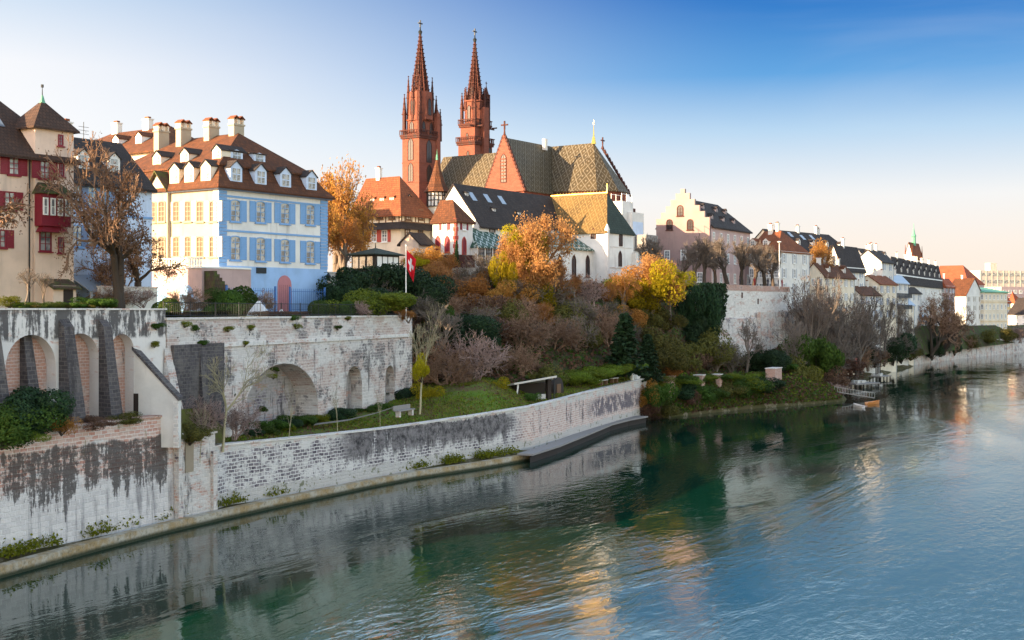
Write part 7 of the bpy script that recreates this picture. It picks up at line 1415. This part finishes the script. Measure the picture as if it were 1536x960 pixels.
# trees along the shore to the right
for i, (px, pb, pt, Y, wd) in enumerate(((1205, 585, 430, 242, .8), (1222, 580, 440, 250, .8), (1236, 575, 450, 258, .8), (1254, 572, 446, 264, .8), (1276, 562, 452, 286, .8), (1292, 556, 448, 296, .9), (1314, 548, 452, 312, .9), (1334, 542, 462, 328, .9), (1352, 538, 470, 342, .9), (1366, 530, 480, 352, .9), (1408, 528, 455, 392, .8), (1424, 526, 462, 402, .8))): PP('greythicket' if i % 3 else 'tall', 'bare_tree', px, pb, pt + (18 if px > 1270 else 0), Y, 'dense grey-brown bare tree under the riverside houses, %s from the viewing terrace' % (ords + ('twelfth',))[i], 'bare trees under the riverside houses', wd, .8)
tt = [(1212, 590, 412, 238, 'tall', .62, 'tall bare tree, nearest the viewing terrace on its right'), (1228, 585, 425, 246, 'tall', .6, 'tall bare tree right of the viewing terrace, second one'), (1244, 580, 408, 256, 'tall', .55, 'tall bare tree right of the viewing terrace, third one'), (1198, 590, 470, 232, 'bare', .8, 'bare tree leaning at the end of the terrace wall'), (1266, 572, 440, 268, 'tall', .7, 'mauve bare tree above the red boat shed'), (1284, 566, 432, 280, 'bare', .7, 'grey bare tree above the red boat shed'), (1302, 552, 430, 300, 'tall', .7, 'bare tree left of the black boat hut'), (1326, 545, 440, 318, 'tall', .6, 'bare tree above the black boat hut'), (1345, 540, 448, 332, 'tall', .7, 'bare tree before the balconied white house'), (1360, 535, 470, 350, 'tall', .8, 'low bare tree left of the slim riverside house'), (1398, 530, 436, 376, 'russet', .62, 'dark red-brown tree right of the slim riverside house'), (1416, 528, 428, 388, 'russet', .62, 'dark red-brown tree left of the yellow block'), (1432, 522, 470, 405, 'tall', .9, 'bare tree at the foot of the yellow block'), (1232, 400 + 30, 357, 285, 'golden', .55, 'upright orange-leaved tree between the white roofs')]
for px, pb, pt, Y, k, wd, lb in tt: PP(k, 'bare_tree' if k != 'golden' else 'golden_tree', px, pb, pt, Y, lb, 'trees along the far shore' if k != 'golden' else None, wd, .8)
gg = [(1226, 580, 500, 234, 'green', 'tall green ivy-clad bush at the grassy point', .62), (1212, 586, 548, 228, 'chart', 'yellow-green bush at the grassy point', 1.0), (1240, 585, 545, 237, 'brownbush', 'brown bush at the grassy point', 1.1), (1256, 588, 560, 236, 'thicket', 'bare thicket over the water at the grassy point', 1.5), (1200, 588, 530, 226, 'olive', 'olive bush left of the grassy point', .8), (1246, 596, 572, 230, 'thicket', 'low bare thicket at the waterside of the grassy point', 2.0), (1270, 570, 530, 268, 'brownbush', 'brown bush behind the floating jetty', 1.2), (1300, 545, 515, 300, 'evergreen', 'dark bush between the two boat sheds', 1.0), (1340, 545, 505, 326, 'evergreen', 'dark ivy bush right of the black boat hut', .9), (1352, 542, 498, 340, 'evergreen', 'dark bush below the balconied white house', .9), (1366, 538, 512, 352, 'olive', 'olive bush at the slim riverside house', 1.0), (1398, 538, 505, 380, 'evergreen', 'dark ivy mass on the far white embankment', .8), (1432, 531, 508, 408, 'evergreen', 'second dark ivy mass on the far white embankment', .8), (1452, 522, 500, 420, 'olive', 'olive bush below the yellow block', 1.2), (1478, 515, 492, 440, 'olive', 'olive bush on the embankment before the yellow block', 1.3), (1508, 512, 490, 462, 'olive', 'olive bush before the white gabled house', 1.3), (1530, 512, 486, 470, 'thicket', 'bare bush at the right edge of the embankment', 1.2), (1222, 566, 530, 240, 'evergreen', 'dark bush behind the green ivy-clad bush', 1.0), (1312, 548, 520, 305, 'brownbush', 'brown bush behind the black boat hut', 1.3), (1280, 552, 510, 288, 'thicket', 'bare thicket behind the red boat shed', 1.2)]
for px, pb, pt, Y, k, lb, wd in gg: PP(k, 'shore_bush', px, pb, pt, Y, lb, 'bushes along the far shore', wd, .6)
# weeds along the foot of the river walls, grass blades on the lawn, ground cover of the slope
rng = np.random.default_rng(77); Pn = []
kl = offs(qo, 1.5)
for i in range(len(qo) - 4):
    a, b = kl[i], kl[i + 1]; L = (b - a).length
    for _ in range(int(L * 260)):
        t = rng.random(); s_ = rng.random(); q = a.lerp(b, t); g_ = math.sin((q.x * .9 + q.y * .6)) + math.sin(q.y * 1.7) * .7
        if g_ < rng.uniform(-.9, .9): continue
        d_ = (b - a).normalized(); hh = abs(rng.normal(0, .32)); Pn.append((q.x - d_.y * (s_ * 1.7 - .4), q.y + d_.x * (s_ * 1.7 - .4), .78 + hh))
o = obj('weeds', leaves_mesh('weeds', np.array(Pn), .15, K['lchart'], rng)); tag(o, 'yellow-green weeds along the foot of the river walls', 'weeds', None, 'stuff')
def cover(name, label, fn, n_, mat, ls, seed):
    rng = np.random.default_rng(seed); Pn = np.array([fn(rng) for _ in range(n_)]); o = obj(name, leaves_mesh(name, Pn, ls, K[mat], rng)); return tag(o, label, 'ground cover', None, 'stuff')
def on_slope(rng):
    px = rng.uniform(605, 1380); f_ = rng.uniform(.02, 1); Y, z_ = slope_z(px, f_); p = at(px, Y, z_ + abs(rng.normal(0, .35))); return tuple(p)
cover('ground_cover', 'fallen leaves and undergrowth on the wooded slope', on_slope, 14000, 'lbrown', .4, 5); cover('ground_cover', 'ivy and low green undergrowth on the wooded slope', on_slope, 6000, 'lgreen', .42, 6)
def on_bank(rng):
    i = rng.integers(0, len(BK) - 1); t = rng.random(); a, b = BK[i], BK[i + 1]; px = a[0] + (b[0] - a[0]) * t; w_ = G(px, a[2] + (b[2] - a[2]) * t, 0); q = at(px, a[4] + (b[4] - a[4]) * t, a[3] + (b[3] - a[3]) * t); s_ = rng.random(); p = w_.lerp(q, s_); p.z += .5 + abs(rng.normal(0, .22)); return tuple(p)
cover('ground_cover', 'grass and ivy on the overgrown river bank', on_bank, 5000, 'lgreen', .34, 8); cover('ground_cover', 'yellowed growth on the overgrown river bank', on_bank, 4000, 'lolive', .36, 9); cover('ground_cover', 'withered brown growth on the overgrown river bank', on_bank, 4500, 'lbrown', .36, 10); cover('ground_cover', 'bright grass patches on the overgrown river bank', on_bank, 1800, 'lbright', .36, 11)
def scatter(src, name, label, n_, mat, ls, seed, up=.05, zmin=-9):
    o = bpy.data.objects[src]; me = o.data; rng = np.random.default_rng(seed); me.calc_loop_triangles(); co = np.array([v.co[:] for v in me.vertices]); tr = np.array([t.vertices[:] for t in me.loop_triangles]); a, b, c = co[tr[:, 0]], co[tr[:, 1]], co[tr[:, 2]]
    ar = np.linalg.norm(np.cross(b - a, c - a), axis=1); k = rng.choice(len(tr), n_, p=ar / ar.sum()); r1 = np.sqrt(rng.random(n_))[:, None]; r2 = rng.random(n_)[:, None]; Pn = a[k] * (1 - r1) + b[k] * r1 * (1 - r2) + c[k] * r1 * r2; Pn[:, 2] += up * rng.random(n_)
    g = np.sin(Pn[:, 0] * .5 + 1.3 * np.sin(Pn[:, 1] * .23)) + np.sin(Pn[:, 1] * .41 + seed) + rng.normal(0, .8, n_); Pn = Pn[g > -.3]
    return tag(obj(name, leaves_mesh(name, Pn, ls, K[mat], rng), None), label, 'grass', None, 'stuff')
scatter('riverside_lawn', 'grass', 'short green grass of the riverside lawn', 15000, 'lbright', .15, 21, .12); scatter('riverside_lawn', 'grass', 'yellowed grass of the riverside lawn', 12000, 'lstraw', .15, 22, .12); scatter('riverside_lawn', 'fallen_leaves', 'brown fallen leaves strewn over the riverside lawn', 3500, 'lbrown', .16, 24, .14)
# recentre: walls modelled in place get their Empty at their own foot
for o in list(COL.objects):
    if o.type == 'EMPTY' and o.parent is None and o.location.length < 1e-6 and o.children:
        v = o.children[0].data.vertices; p = Vector((sum(q.co.x for q in v) / len(v), sum(q.co.y for q in v) / len(v), min(q.co.z for q in v)))
        o.location = p
        for c in o.children: c.location = c.location - p
